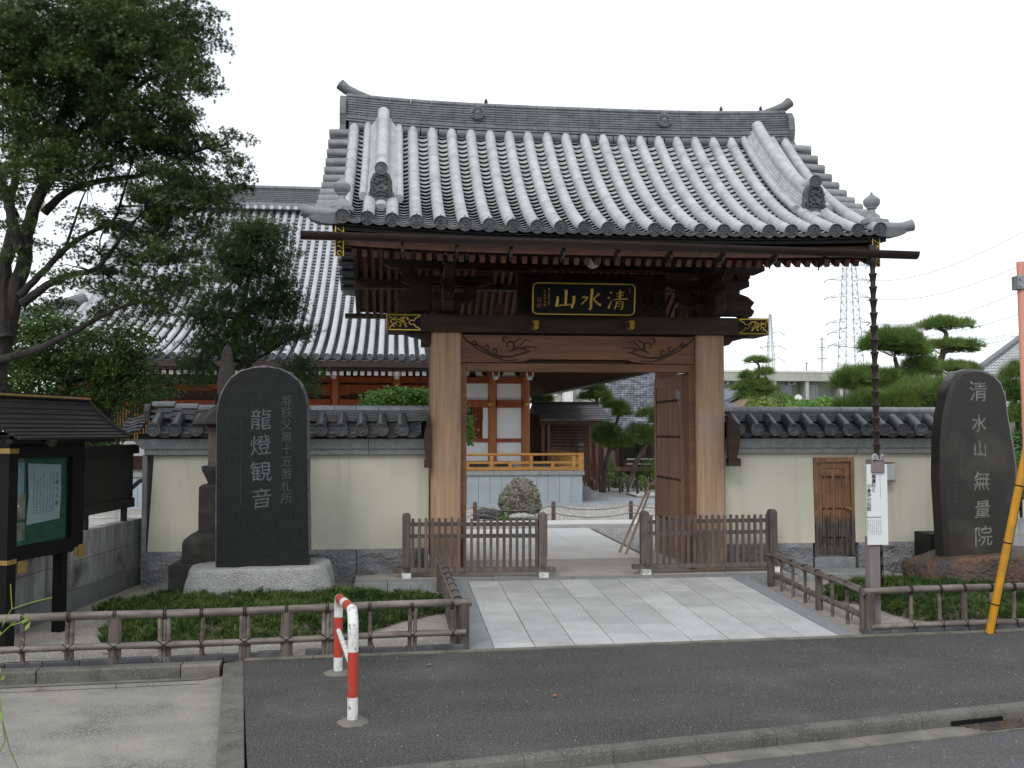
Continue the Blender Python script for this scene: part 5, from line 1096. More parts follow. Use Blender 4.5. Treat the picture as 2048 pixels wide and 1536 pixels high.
q = MB(); q.lathe([(hw(432), z_(812)), (hw(436), z_(800)), (hw(432), z_(770)), (hw(436), z_(740)), (hw(441), z_(712)), (hw(441), z_(706)), (hw(443), z_(700)), (hw(448), z_(692)), (.0001, z_(689))], (lx, LY, 0), 16); q.build('spire', mat('pale_lantern_stone', (.085, .078, .064), (.05, .046, .038), (10, 10, 30), .9), ln_, True)
# ================================================================ LEFT CONCRETE WALL
cw = thing('concrete_block_wall', 'stained low concrete block wall running back to the left', 'wall', (-3.6, 12.4, 0))
A_, B_ = Vector((-3.93, 9.6, 0)), Vector((-3.36, 13.96, 0)); dv = (B_ - A_); Lw = dv.length; dv /= Lw; nv_ = Vector((dv.y, -dv.x, 0))
def seg(mb, s0, s1, z0, z1, th, off=0.0):
    c = [A_ + dv * s0 + nv_ * off, A_ + dv * s1 + nv_ * off, A_ + dv * s1 + nv_ * (off - th), A_ + dv * s0 + nv_ * (off - th)]
    mb.add([(p.x, p.y, z0) for p in c] + [(p.x, p.y, z1) for p in c], [(0, 3, 2, 1), (4, 5, 6, 7), (0, 1, 5, 4), (1, 2, 6, 5), (2, 3, 7, 6), (3, 0, 4, 7)])
for k in range(3):
    q = MB(); seg(q, k * 1.5, min((k + 1) * 1.5 - .004, Lw), -.05, .235, .22, .03); q.build('footing_block', M['concd'], cw)
for row, (z0, z1) in enumerate(((.237, .55), (.556, .87))):
    s = -.2 if row else 0
    while s < Lw:
        q = MB(); seg(q, max(s, 0) + .003, min(s + .9, Lw) - .003, z0, z1, .16); q.build('concrete_block', M['conc'], cw, bevel=.004); s += .9
q = MB(); seg(q, 0, Lw, .24, .86, .14, -.01); q.build('mortar', M['joint'], cw)
bpn = thing('black_board', 'long black wooden board on posts above the concrete wall', 'board', (-3.7, 12.6, .87))
q = MB(); seg(q, 2.55, 4.17, 1.16, 1.74, .05, -.04); q.build('panel', M['blackw'], bpn)
q = MB(); seg(q, 2.35, 4.32, 1.74, 1.86, .09, -.02); q.build('top_rail', M['blackw'], bpn)
q = MB(); seg(q, 2.5, 4.2, 1.04, 1.16, .08, -.025); q.build('bottom_rail', M['blackw'], bpn)
for s in (2.75, 3.9): q = MB(); seg(q, s, s + .07, .87, 1.05, .06, -.03); q.build('post', M['blackw'], bpn)
t = thing('metal_railing', 'low pale metal railing seen behind the concrete wall', 'railing', (-5.2, 15.5, .1))
for z in (.75, .95): q = MB(); q.tube([(-7.0, 15.5, z), (-3.9, 15.5, z)], .016, 6); q.build('rail', M['whitem'], t)
for k in range(8): q = MB(); q.tube([(-6.9 + k * .4, 15.5, .1), (-6.9 + k * .4, 15.5, .98)], .014, 6); q.build('post', M['whitem'], t)
# ================================================================ NOTICE BOARD
nb = thing('notice_board', 'black roofed notice board with brass fittings behind glass, far left', 'notice board', (-3.5, 10.4, 0))
N0, N1 = Vector((-3.56, 9.86, 0)), Vector((-3.26, 10.92, 0)); nd = (N1 - N0).normalized(); nn = Vector((nd.y, -nd.x, 0)); NL = (N1 - N0).length
def NP(s, o_, z): p = N0 + nd * s + nn * o_; return (p.x, p.y, z)
def nbox(mb, s0, s1, o0, o1, z0, z1):
    mb.add([NP(s0, o0, z0), NP(s1, o0, z0), NP(s1, o1, z0), NP(s0, o1, z0), NP(s0, o0, z1), NP(s1, o0, z1), NP(s1, o1, z1), NP(s0, o1, z1)], [(0, 3, 2, 1), (4, 5, 6, 7), (0, 1, 5, 4), (1, 2, 6, 5), (2, 3, 7, 6), (3, 0, 4, 7)]); return mb
nbox(MB(), -.13, .0, -.09, .07, -.02, 2.0).build('post', M['black'], nb)
nbox(MB(), .83, .93, -.11, -.01, -.02, .86).build('post', M['black'], nb)
nbox(MB(), .68, 1.0, -.12, .0, .80, .88).build('cross_arm', M['black'], nb)
q = MB(); nbox(q, .002, NL, -.16, .05, .82, .95); nbox(q, .002, .03, -.16, .05, .95, 1.78); nbox(q, NL - .20, NL, -.16, .05, .95, 1.78); nbox(q, .002, NL, -.16, .05, 1.78, 1.98); nbox(q, .03, NL - .20, -.16, -.12, .95, 1.78)
q.build('cabinet_frame', M['black'], nb)
nbox(MB(), .031, NL - .201, -.034, -.02, .951, 1.779).build('felt_back', M['green'], nb)
nbox(MB(), .045, .22, -.0195, -.0165, 1.38, 1.74).build('blue_poster', M['bluep'], nb)
nbox(MB(), .045, .24, -.0155, -.0125, 1.2, 1.44).build('photo_print', M['photo1'], nb)
nbox(MB(), .045, .24, -.0195, -.0165, 1.0, 1.17).build('photo_print', M['photo1'], nb)
q = MB(); q.add([NP(.25, -.010, 1.14), NP(.26, .004, 1.42), NP(.255, -.008, 1.73), NP(.78, -.006, 1.70), NP(.77, .006, 1.42), NP(.775, -.008, 1.16)], [(0, 5, 4, 1), (1, 4, 3, 2)]); q.build('paper_notice', M['paper'], nb)
q = MB(); F_ = lambda u, v: NP(u, .009, v)
for k, ch in enumerate('五観の大願'): put(q, ch, .055, F_, .70, 1.60 - k * .07)
rr = random.Random(3)
for k in range(7): marks(q, F_, .64 - k * .052, 1.62 - .03 * (k % 3), 1.24, .024, rr)
q.build('notice_print', M['ink'], nb)
gl = bpy.data.materials.new('cabinet_glass'); gl.use_nodes = True; n_ = gl.node_tree; n_.nodes.clear()
o1 = n_.nodes.new('ShaderNodeOutputMaterial'); g1 = n_.nodes.new('ShaderNodeBsdfGlossy'); g1.inputs['Roughness'].default_value = .03; t1 = n_.nodes.new('ShaderNodeBsdfTransparent'); t1.inputs[0].default_value = (.82, .87, .87, 1)
mx = n_.nodes.new('ShaderNodeMixShader'); mx.inputs[0].default_value = .07; n_.links.new(t1.outputs[0], mx.inputs[1]); n_.links.new(g1.outputs[0], mx.inputs[2]); n_.links.new(mx.outputs[0], o1.inputs[0])
nbox(MB(), .031, NL - .201, .030, .034, .951, 1.779).build('glass_pane', gl, nb)
q = MB(); q.lathe([(.01, 0), (.012, .015), (.0001, .02)], NP(.02, .07, 1.34), 10, 'y'); q.build('lock', M['emblem'], nb)
for s0, s1, o0, o1_, z0, z1 in ((-.135, .005, -.095, .076, .805, .85), (-.135, .005, -.095, .076, 1.83, 1.88), (.03, .13, .052, .075, .70, .82), (.13, .17, .05, .068, .70, .81), (NL - .09, NL + .01, .045, .07, .74, .87), (NL - .15, NL - .10, .045, .06, .75, .85)):
    nbox(MB(), s0, s1, o0, o1_, z0, z1).build('brass_fitting', M['goldd'], nb, bevel=.004)
# its little boarded roof
nr = lambda t: (.44 * (1 - t) - .10 * t, 1.965 + .40 * (.55 * t + .45 * t * t))    # (offset, z) from eave (t=0) to ridge (t=1)
for k in range(9):
    q = MB(); (oa, za), (ob, zb_) = nr(k / 9), nr((k + 1) / 9)
    sg = (-.5, NL + .22); q.add([NP(sg[0], oa, za + .018), NP(sg[1], oa, za + .018), NP(sg[1], ob, zb_ + .006), NP(sg[0], ob, zb_ + .006), NP(sg[0], oa, za - .004), NP(sg[1], oa, za - .004), NP(sg[1], ob, zb_ - .01), NP(sg[0], ob, zb_ - .01)], [(0, 1, 2, 3), (4, 7, 6, 5), (0, 4, 5, 1), (1, 5, 6, 2), (3, 2, 6, 7), (0, 3, 7, 4)]); q.build('roof_board', M['blackw'], nb)
q = MB(); pts = [NP(NL + .24, nr(k / 8)[0], nr(k / 8)[1] + .01) for k in range(9)]; [q.bar(pts[i], pts[i + 1], .04, .05) for i in range(8)]; q.build('barge_board', M['blackw'], nb)
pts = [NP(NL * .0 - .02, nr(k / 8)[0] + .01, nr(k / 8)[1] - .045) for k in range(9)]; q = MB(); [q.bar(pts[i], pts[i + 1], .05, .06) for i in range(8)]; q.build('rafter', M['gutter'], nb)
nbox(MB(), -.5, NL + .26, -.16, -.06, 2.36, 2.41).build('ridge_cap', M['blackw'], nb)
nbox(MB(), -.5, NL + .26, -.065, -.055, 2.375, 2.395).build('brass_strip', M['goldd'], nb)
nbox(MB(), -.5, NL + .2, -.6, -.12, 2.0, 2.03).build('rear_eave', M['blackw'], nb)
nbox(MB(), -.5, NL + .05, .30, .36, 1.93, 1.965).build('eave_beam', M['blackw'], nb)
# ================================================================ BAMBOO FENCES
def cane(mb, p, q_, r, n=10, nodes=.32):
    p, q_ = Vector(p), Vector(q_); L = (q_ - p).length; m = max(1, int(L / nodes)); pts = []; rs = []
    for i in range(m):
        a, b2 = i / m, (i + 1) / m; e = .012 / L
        for t, k in ((a + e * .3, 1.10), (a + e * 1.2, .98), (b2 - e * 1.2, .98)):
            pts.append(p + (q_ - p) * t + Vector((0, 0, .006 * math.sin(t * 9)))); rs.append(r * k)
    pts[0] = p; pts.append(q_); rs.append(r); mb.tube(pts, rs, n)
def fence(name, label, A, B, zt, zl, uprights, posts, fronto=True, rt=.037, rl=.030, endbox=()):
    A, B = Vector(A), Vector(B); d = (B - A); L = d.length; d /= L; s_ = Vector((d.y, -d.x, 0))
    if s_.y > 0 and fronto: s_ = -s_
    t = thing(name, label, 'fence', tuple((A + B) / 2), 'low bamboo fences round the gravel beds')
    up = Vector((0, 0, 1))
    q = MB(); cane(q, A - d * .06 + up * zt, B + d * .06 + up * (zt + .01), rt); q.build('top_rail', M['bamboor'], t, True)
    q = MB(); cane(q, A + up * zl - s_ * .0 + s_ * .03, B + up * zl + s_ * .03, rl); q.build('lower_rail', M['bamboor'], t, True)
    q = MB(); cane(q, A + up * (zt + .004) - s_ * .045, B + up * (zt + .004) - s_ * .045, rt * .45); q.build('rear_rail', M['bamboo'], t, True)
    tw = MB()
    for u, kind in uprights:
        c = A + d * (u * L); jz = R.uniform(-.01, .01)
        offs_ = {2: (-.022, .024), 3: (-.034, 0.0, .034), 1: (0,)}[kind]
        for o_ in offs_:
            q = MB(); e = R.uniform(-.012, .012); q.tube([c + d * o_ + up * -.02, c + d * (o_ + e) + up * (zt - .01)], [.021, .019], 7); q.build('upright', M['bamboo'], t, True)
        w_ = abs(offs_[0]) + .02
        tw.tube([c - d * w_ + s_ * .045 + up * (zl - .03), c + s_ * .062 + up * zl, c + d * w_ + s_ * .045 + up * (zl + .035)], .005, 5)
        tw.tube([c - d * w_ + s_ * .045 + up * (zl + .035), c + s_ * .064 + up * zl, c + d * w_ + s_ * .045 + up * (zl - .03)], .005, 5)
        if kind != 3 or True:
            for o_ in (-.012, .006): tw.tube([c + d * o_ + s_ * (rt + .006) * math.cos(a) + up * (zt + (rt + .006) * math.sin(a)) for a in [2 * PI * k / 10 for k in range(11)]], .006, 5)
        if R.random() < .4: tw.tube([c + s_ * .05 + up * zl, c + s_ * .06 + d * .02 + up * (zl - .06), c + s_ * .05 + d * .035 + up * (zl - .11)], .005, 4)
    tw.build('twine_binding', M['twine'], t)['kind'] = 'stuff'
    for u, w_ in posts:
        c = A + d * (u * L); q = MB(); q.tube([c + up * -.05, c + up * (zt + .0)], w_ / 2, 10); q.build('post', M['pale'], t, True)
    return t
LF0, LF1 = (-3.75, 9.09, 0), (.665, 9.44, 0)
ulf = lambda px: (gz(px, 1320).x - LF0[0]) / (LF1[0] - LF0[0])
fence('bamboo_fence', 'low bamboo fence along the footway, left of the stone path', LF0, LF1, .425, .165,
      [(ulf(72), 1), (ulf(155), 2), (ulf(240), 3), (ulf(334), 3), (ulf(404), 1), (ulf(488), 3), (ulf(570), 3), (ulf(652), 3), (ulf(738), 1), (ulf(825), 2), (ulf(910), 1)], [(ulf(240), .085), (ulf(570), .085), (.999, .085)])
fence('bamboo_fence', 'short bamboo fence running back to the gate along the left edge of the path', (.60, 9.52, 0), (.575, 12.75, 0), .44, .17,
      [(k / 8, 1 + k % 2) for k in range(9)], [(.35, .07), (.68, .07), (1, .08)], False)
fence('bamboo_fence', 'short bamboo fence running back to the gate along the right edge of the path', (4.72, 9.72, 0), (4.90, 12.70, 0), .42, .155,
      [(k / 7.0, 1) for k in range(8)], [(0, .09), (.42, .085), (1, .10)], False, .036, .034)
RF0, RF1 = (4.74, 9.66, 0), (8.6, 9.98, 0)
urf = lambda px: (gz(px, 1255).x - RF0[0]) / (RF1[0] - RF0[0])
fence('bamboo_fence', 'low bamboo fence along the footway, right of the stone path', RF0, RF1, .425, .075,
      [(urf(1797), 1), (urf(1861), 1), (urf(1914), 1), (urf(1975), 1), (urf(2025), 1), (.8, 1), (.9, 1)], [(.004, .095), (urf(1914), .06)])
def edging(name, label, A, B, step=.30):
    A, B = Vector(A), Vector(B); d = B - A; L = d.length; d /= L; t = thing(name, label, 'edging', tuple(A), 'dark tile edging under the fences')
    s = 0; nrm = Vector((-d.y, d.x, 0))
    while s < L - .03:
        e = min(s + step, L); q = MB(); a, b2 = A + d * (s + .003), A + d * (e - .003); h = .055 + R.uniform(-.006, .006); c = [a, b2, b2 + nrm * .045, a + nrm * .045]
        q.add([(p.x, p.y, -.02) for p in c] + [(p.x, p.y, h) for p in c], [(0, 3, 2, 1), (4, 5, 6, 7), (0, 1, 5, 4), (1, 2, 6, 5), (2, 3, 7, 6), (3, 0, 4, 7)]); q.build('edging_tile', M['tiled'], t, bevel=.004); s = e
edging('tile_edging', 'dark edging tiles under the left front bamboo fence, apron side', (-4.2, 8.99 + .03, .0), (-.98, 9.30, 0))
edging('tile_edging', 'dark edging tiles under the bamboo fence behind the red barrier', (-.80, 9.34, 0), (.70, 9.405, 0))
edging('tile_edging', 'dark edging tiles between left gravel bed and stone path', (.612, 9.46, 0), (.60, 12.8, 0))
edging('tile_edging', 'dark edging tiles under the right front bamboo fence', (4.66, 9.61, 0), (8.6, 9.93, 0))
# ================================================================ PICKET BARRIERS
def picket(label, xa, xb, ya, yb, npale, tall, small):
    t = thing('picket_barrier', label, 'barrier', ((xa + xb) / 2, ya, .12), 'weathered picket barriers before the gate')
    P2 = lambda u: (xa + (xb - xa) * u, ya + (yb - ya) * u)
    d = Vector((xb - xa, yb - ya, 0)).normalized(); s_ = Vector((d.y, -d.x, 0))
    for u, h in ((0, .96), (1, .96)):
        x, y = P2(u); q = MB(); w_ = .055
        q.add([(x + a * w_ * k, y + c * w_ * k, z) for z, k in ((.24, 1), (h - .03, 1), (h, .55)) for a, c in ((-1, -1), (1, -1), (1, 1), (-1, 1))], [(0, 3, 2, 1), (8, 9, 10, 11)] + [(i + j, i + (j + 1) % 4, i + 4 + (j + 1) % 4, i + 4 + j) for i in (0, 4) for j in range(4)]); q.build('post', M['pale'], t)
        bxo('foot_block', M['whitep'], t, x - .06, x + .06, y - .12, y + .12, .12, .185)
    a, b2 = Vector((*P2(0), 0)), Vector((*P2(1), 0)); up = Vector((0, 0, 1))
    q = MB(); q.bar(a - d * .17 + up * .215, b2 + d * .17 + up * .215, .09, .06); q.build('base_rail', M['pale'], t, bevel=.005)
    for z in (.655, .81): q = MB(); q.bar(a + up * z, b2 + up * z, .03, .05); q.build('rail', M['pale'], t)
    for k in range(npale):
        u = (k + 1) / (npale + 1); x, y = P2(u); c = Vector((x, y, 0)) + s_ * .028; h = .895 + R.uniform(-.006, .006); q = MB(); w_ = .019
        q.bar(c + up * .245, c + up * (h - .012), .038, .02, (s_.x, s_.y, 0)); q.bar(c + up * (h - .012), c + up * h, .038, .02, (s_.x, s_.y, 0), .02, .016); q.build('pale', M['pale'], t)
    q = MB()
    for u, s2_ in ((0, 1), (1, 1)):
        x, y = P2(u); q.bar((x, y + .02, .25), (x, y + .02, .27), .04, .3); q.bar(Vector((x, y, .6)) + s_ * -.03, Vector((x, y, .25)) + s_ * -.16, .03, .03)
    q.build('back_stay', M['pale'], t)
picket('weathered picket barrier in front of the left gate pillar', .16, 1.95, 13.28, 13.16, 20, 1, 1)
picket('weathered picket barrier in front of the right gate pillar and open door', 3.35, 5.17, 13.26, 13.34, 20, 1, 1)
# ================================================================ RED AND WHITE CAR BARRIER
br = thing('car_barrier', 'red and white hoop barrier standing on the footway', 'barrier', (-.37, 7.9, 0))
pa, pb = gz(705, 1444), gz(676, 1346); d = (pb - pa); L = d.length; d /= L; r = .0375; H_ = .765; HB = .645
base = lambda s, z: pa + d * s + Vector((0, 0, z))
arc = [base(.13 * (1 - math.cos(a)), H_ - .13 + .13 * math.sin(a)) for a in [PI / 2 * k / 6 for k in range(7)]]
arc2 = [base(L - .13 * (1 - math.cos(a)), HB - .13 + .13 * math.sin(a)) for a in [PI / 2 * k / 6 for k in range(6, -1, -1)]]
def stripe(pts, m_): q = MB(); q.tube(pts, r, 18, False); q.build('painted_section', M[m_], br, True)
stripe([base(0, 0), base(0, .175)], 'whitep'); stripe([base(0, .175), base(0, .49)], 'redp'); stripe([base(0, .49), *arc], 'whitep')
ln2 = (L - .26)
tb = lambda k: arc[-1] + (arc2[0] - arc[-1]) * k
stripe([tb(0), tb(.36)], 'redp'); stripe([tb(.36), tb(.6)], 'whitep'); stripe([tb(.6), tb(1)], 'redp')
stripe([*arc2, base(L, .47)], 'whitep'); stripe([base(L, .47), base(L, .135)], 'redp'); stripe([base(L, .135), base(L, 0)], 'whitep')
q = MB(); q.tube([base(.03, .36), base(L - .03, .36)], .02, 12); q.build('cross_bar', M['whitep'], br, True)
for p, rx, ry in ((pa, .115, .085), (pb, .12, .085)):
    q = MB(); m = 18; pr = [1 + R.uniform(-.12, .12) for _ in range(m)]
    q.add([(p.x + rx * k * pr[j] * math.cos(2 * PI * j / m), p.y + ry * 1.6 * k * pr[j] * math.sin(2 * PI * j / m), z) for k, z in ((1, .002), (.8, .014), (.4, .022)) for j in range(m)], [(i * m + j, i * m + (j + 1) % m, (i + 1) * m + (j + 1) % m, (i + 1) * m + j) for i in range(2) for j in range(m)] + [tuple(2 * m + j for j in range(m))]); q.build('mortar_footing', M['gutterc'], br, True)
# ================================================================ SIGNPOST
c0 = gz(1748, 1262); sgn = thing('signpost', 'white vertical sign on a grey post at the fence corner', 'signpost', tuple(c0))
sx, sy = c0.x, c0.y
bxo('post', M['signpost'], sgn, sx - .056, sx + .056, sy - .05, sy + .06, -.02, az(1748, 1073, sy), bevel=.006)
bxo('rear_post', M['signpost'], sgn, sx - .03, sx + .03, sy - .0, sy + .05, az(1748, 1076, sy), 1.70)
zt, zbm = az(1748, 928, sy), az(1748, 1088, sy); xl, xr_ = ax(1728, 1000, sy), ax(1768, 1000, sy)
bxo('sign_panel', M['signw'], sgn, xl, xr_, sy - .075, sy - .055, zbm, zt)
bxo('cap_block', M['signpost'], sgn, ax(1735, 930, sy), ax(1760, 930, sy), sy - .10, sy + .05, az(1748, 945, sy), az(1748, 918, sy), bevel=.006)
q = MB(); F_ = FS(sy - .102); z0 = az(1748, 918, sy)
for cxx, w_ in ((ax(1741.5, 915, sy), .034), (ax(1756, 915, sy), .018)):
    q.prism([(-w_, -.03), (-w_, .02), (-w_ * .7, .045), (0, .058), (w_ * .7, .045), (w_, .02), (w_, -.03), (w_ * .5, -.012), (0, -.03), (-w_ * .5, -.012)], lambda u, v, dd_: (cxx + u, sy - .10 + dd_, z0 + v), 0, .02)
q.build('emblem_plate', M['emblem'], sgn)
q = MB()
for cxx, k in ((ax(1741.5, 915, sy), 1), (ax(1756, 915, sy), .55)):
    q.tube([(cxx + .016 * k * math.cos(a), sy - .104, z0 + .022 + .018 * math.sin(a)) for a in [2 * PI * j / 12 for j in range(13)]], .004, 5); q.tube([(cxx, sy - .104, z0 + .004), (cxx, sy - .104, z0 - .02)], .004, 5)
q.build('emblem_figure', M['signpost'], sgn)
q = MB(); F_ = FS(sy - .077)
for k, ch in enumerate('無量院と'): c = at(1748, 953 + k * 9.0, sy - .08); put(q, ch, 9.6 * sy / 2000, F_, c.x, c.z, .022)
for k, ch in enumerate('小倉池の伝説'): c = at(1738.5, 972 + k * 9.1, sy - .08); put(q, ch, 9.6 * sy / 2000, F_, c.x, c.z, .022)
a, b2 = at(1732, 1034.5, sy - .08), at(1764, 1034.5, sy - .08); q.box(a.x, b2.x, sy - .078, sy - .076, a.z - .003, a.z + .003)
rr = random.Random(9)
for k in range(7): marks(q, F_, ax(1762 - k * 4.2, 1050, sy - .08), az(1750, 1039, sy), az(1750, 1069 - (10 if k == 6 else 0), sy), .013, rr)
marks(q, F_, ax(1761, 980, sy - .08), az(1750, 950, sy), az(1750, 995, sy), .010, rr)
q.build('sign_print', M['ink'], sgn)
# wall lamp
c = at(1775, 944, 13.6); t = thing('wall_lamp', 'frosted box lamp on the plaster wall beside the signpost', 'lamp', (c.x, 13.66, c.z))
q = MB(); q.prism([(-.085, -.12), (.085, -.12), (.085, .11), (.06, .125), (-.085, .125)], lambda u, v, d_: (c.x + u, 13.55 + d_, c.z + v), 0, .10); q.build('diffuser', M['lampg'], t, bevel=.02)
bxo('back_plate', M['concd'], t, c.x - .095, c.x + .095, 13.652, 13.70, c.z - .135, c.z + .14, .01)
q = MB(); q.box(c.x - .09, c.x + .09, 13.54, 13.65, c.z + .127, c.z + .142).box(c.x - .09, c.x + .09, 13.54, 13.65, c.z - .14, c.z - .122); q.build('trim', M['signpost'], t)
# yellow guy-wire sleeve and orange pole
yb, yt = gz(1979, 1266), at(2075, 790, 9.3); t = thing('guy_wire_cover', 'yellow plastic sleeve over a slanting guy wire at right', 'guy wire', tuple(yb))
q = MB(); dirv = (yt - yb); q.tube([yb, yb + dirv * 1.0], .040, 14); q.build('sleeve', M['yellow'], t, True)
q = MB(); q.tube([yb + dirv * .0 + Vector((.03, -.025, 0)), yb + dirv + Vector((.03, -.025, 0))], .006, 5); q.build('wire', M['black'], t)
for k in (.12, .38, .62): q = MB(); p = yb + dirv * k; q.tube([p, p + dirv.normalized() * .012], .043, 14); q.build('tie', M['black'], t)
q = MB(); q.tube([yb + dirv, yb + dirv * 3.2], .006, 6); q.build('cable', M['steelc'], t)
py_ = 8.3; ob, ot = at(2044, 1300, py_), at(2041, 524, py_); t = thing('orange_pole', 'faded orange pole with grey clamp at the right edge', 'pole', (ob.x, py_, -.02))
q = MB(); q.tube([(ob.x + .10, py_, -.02), (ax(2050, 900, py_) + .02, py_, 1.9), (ot.x + .0, py_, ot.z)], .035, 16); q.build('pole', M['orangep'], t, True)
cz = az(2041, 566, py_); cx_ = ax(2042, 566, py_); q = MB(); q.box(cx_ - .06, cx_ + .09, py_ - .05, py_ + .05, cz - .062, cz + .062); cl = q.build('clamp', M['steelc'], t, bevel=.006)
for dz in (-.03, .03): q = MB(); q.lathe([(.012, 0), (.012, .012), (.0001, .013)], (cx_ - .04, py_ - .05, cz + dz), 6, 'y'); q.build('bolt', M['steelc'], cl)
# ================================================================ MAIN HALL
hall = thing('main_hall', 'vermilion temple hall with vast grey tiled roof behind the left wall', 'temple hall', (-2, 32, .1))
HE, HR = 25.0, 35.2; HP = .262; HX0, HX1 = -13.3, 6.5
def HS(x, t): return Vector((x, HE + (HR - HE) * t, 3.86 + 5.9 * (.42 * t + .58 * t * t) + .25 * max(0, (abs(x + 3.4) - 6.5) / 3.4) ** 3 * .8 * (1 - t)))
TM = lambda x: 1.0 if x > -8.8 else max(.001, .45 * (x + 13.3) / 4.5)     # hip on the left
q = MB(); q.grid(lambda u, v: (lambda x_: HS(x_, v * TM(x_)) - Vector((0, 0, .10)))(HX0 + (HX1 - HX0) * u), 44, 16); hr = q.build('roof', M['tilehp'], hall, True)
q = MB(); q.grid(lambda u, v: (lambda p: Vector((p.x, 2 * HR - p.y, p.z)))(HS(-8.8 + (HX1 + 8.8) * u, v)), 12, 10); q.build('rear_roof', M['tileh'], hall, True)
i = 0; x = HX0 + .1
hd = disc_mesh('tile_end', .085, M['disc'], 6)
while x < HX1:
    if TM(x) > .05:
        t1 = TM(x); q = MB(); q.tube([HS(x, t1 * k / 16) for k in range(17)], .078, 8); q.build('round_tile_row', M['tileh'], hr, True); piece('tile_end', hd, hr, HS(x, 0) + Vector((0, -.01, 0)))
    x += HP
hp = MB(); nc = 56
x = HX0 + .1 + HP / 2
while x < HX1 - .1:
    for k in range(nc):
        if k / nc > TM(x) - .01: break
        a, b_ = HS(x, k / nc), HS(x, (k + 1.15) / nc); h = HP * .42; vs = []
        for p, dz in ((a, .03), (b_, -.045)):
            for j in range(5): vs.append((p.x - h + 2 * h * j / 4, p.y, p.z + dz - .05 * math.sin(PI * j / 4)))
        vs += [(a.x - h + 2 * h * j / 4, a.y + .01, a.z - .05 * math.sin(PI * j / 4) + .018) for j in range(5)]
        hp.add(vs, [(j, j + 1, 6 + j, 5 + j) for j in range(4)] + [(j, 10 + j, 11 + j, j + 1) for j in range(4)])
    x += HP
o = hp.build('pan_tiles', M['tilehp'], hr); o['kind'] = 'stuff'
for z0, z1, w_ in ((9.62, 9.84, .55), (9.84, 10.36, .38), (10.36, 10.44, .45)): bxo('ridge_course', M['tilemid'], hr, -8.2, 6.0, HR - w_, HR + w_, z0, z1)
q = MB();
for k in range(7): q.bar((-8.85, HR - .385, 9.90 + k * .065), (6.0, HR - .385, 9.90 + k * .065), .02, .03)
q.build('ridge_tile_line', M['tiled'], hr)['kind'] = 'stuff'
q = MB(); [q.tube([(x, HR - .56, 9.66), (x, HR - .60, 9.66)], .07, 8) for x in [-8 + .27 * k for k in range(52)]]; q.build('ridge_disc_row', M['tileh'], hr)['kind'] = 'stuff'
# hipped left wing of the roof, and its slanting corner ridge
q = MB(); q.add([HS(-13.3, 0), HS(-8.8, .45), (-8.8, 40.8, 5.67), (-13.3, 45.4, 3.9)], [(0, 1, 2, 3)]); q.build('side_slope', M['tileh'], hall, True)
for k in range(26):     # verge tiles up the gable edge
    p = HS(-8.8, .46 + .54 * k / 26); q = MB(); q.tube([(p.x - .45, p.y, p.z - .02), (p.x + .1, p.y, p.z)], .085, 8); q.build('verge_tile', M['tileh'], hr, True)
q = MB(); q.tube([HS(-8.75, .5 + .5 * k / 8) + Vector((.35, 0, .12)) for k in range(9)], .14, 8); q.build('descending_ridge', M['tileh'], hr, True)
q = MB(); q.tube([HS(-8.8 - 4.5 * k / 8, .45 * (1 - k / 8)) + Vector((0, 0, .12)) for k in range(9)], .17, 8); q.build('corner_ridge', M['ridge'], hall, True)
# soffit, fascia and rafters
q = MB(); q.add([(HX0, 25.15, 3.66), (HX1 - .1, 25.15, 3.70), (HX1 - 2.7, 28.2, 4.35), (HX0, 28.2, 4.35)], [(0, 1, 2, 3)])
q.add([(HX1 - .1, 25.15, 3.70), (HX1 - .1, 47.0, 3.60), (HX1 - 2.7, 47, 4.35), (HX1 - 2.7, 28.2, 4.35)], [(0, 1, 2, 3)]); q.build('soffit', M['maroon'], hall)
bxo('gutter', M['gutter'], hall, HX0, HX1 + .1, 24.90, 25.06, 3.60, 3.74)
bxo('fascia', M['gutter'], hall, HX0, HX1, 25.07, 25.2, 3.54, 3.72)
bxo('fascia', M['gutter'], hall, HX1 - .12, HX1 + .02, 25.2, 47, 3.50, 3.68)
rm = MB().box(-.045, .045, 0, 2.6, -.05, .05).mesh('rafter', M['vermil']); fixn(rm); wm = MB().box(-.05, .05, -.01, 0.0, -.052, .052).mesh('white_rafter_tip', M['white']); fixn(wm)
x = HX0 + .1
while x < ax(905, 740, 25.3):
    piece('rafter', rm, hall, (x, 25.32, 3.47), math.atan2(.62, 2.7)); piece('white_rafter_tip', wm, hall, (x, 25.318, 3.47), 0.0); x += .172
for k in range(60):
    q = MB(); q.bar((HX1 - .14, 25.6 + k * .36, 3.60), (HX1 - 2.7, 25.6 + k * .36, 4.28), .09, .09); q.build('side_rafter', M['maroon'], hall)
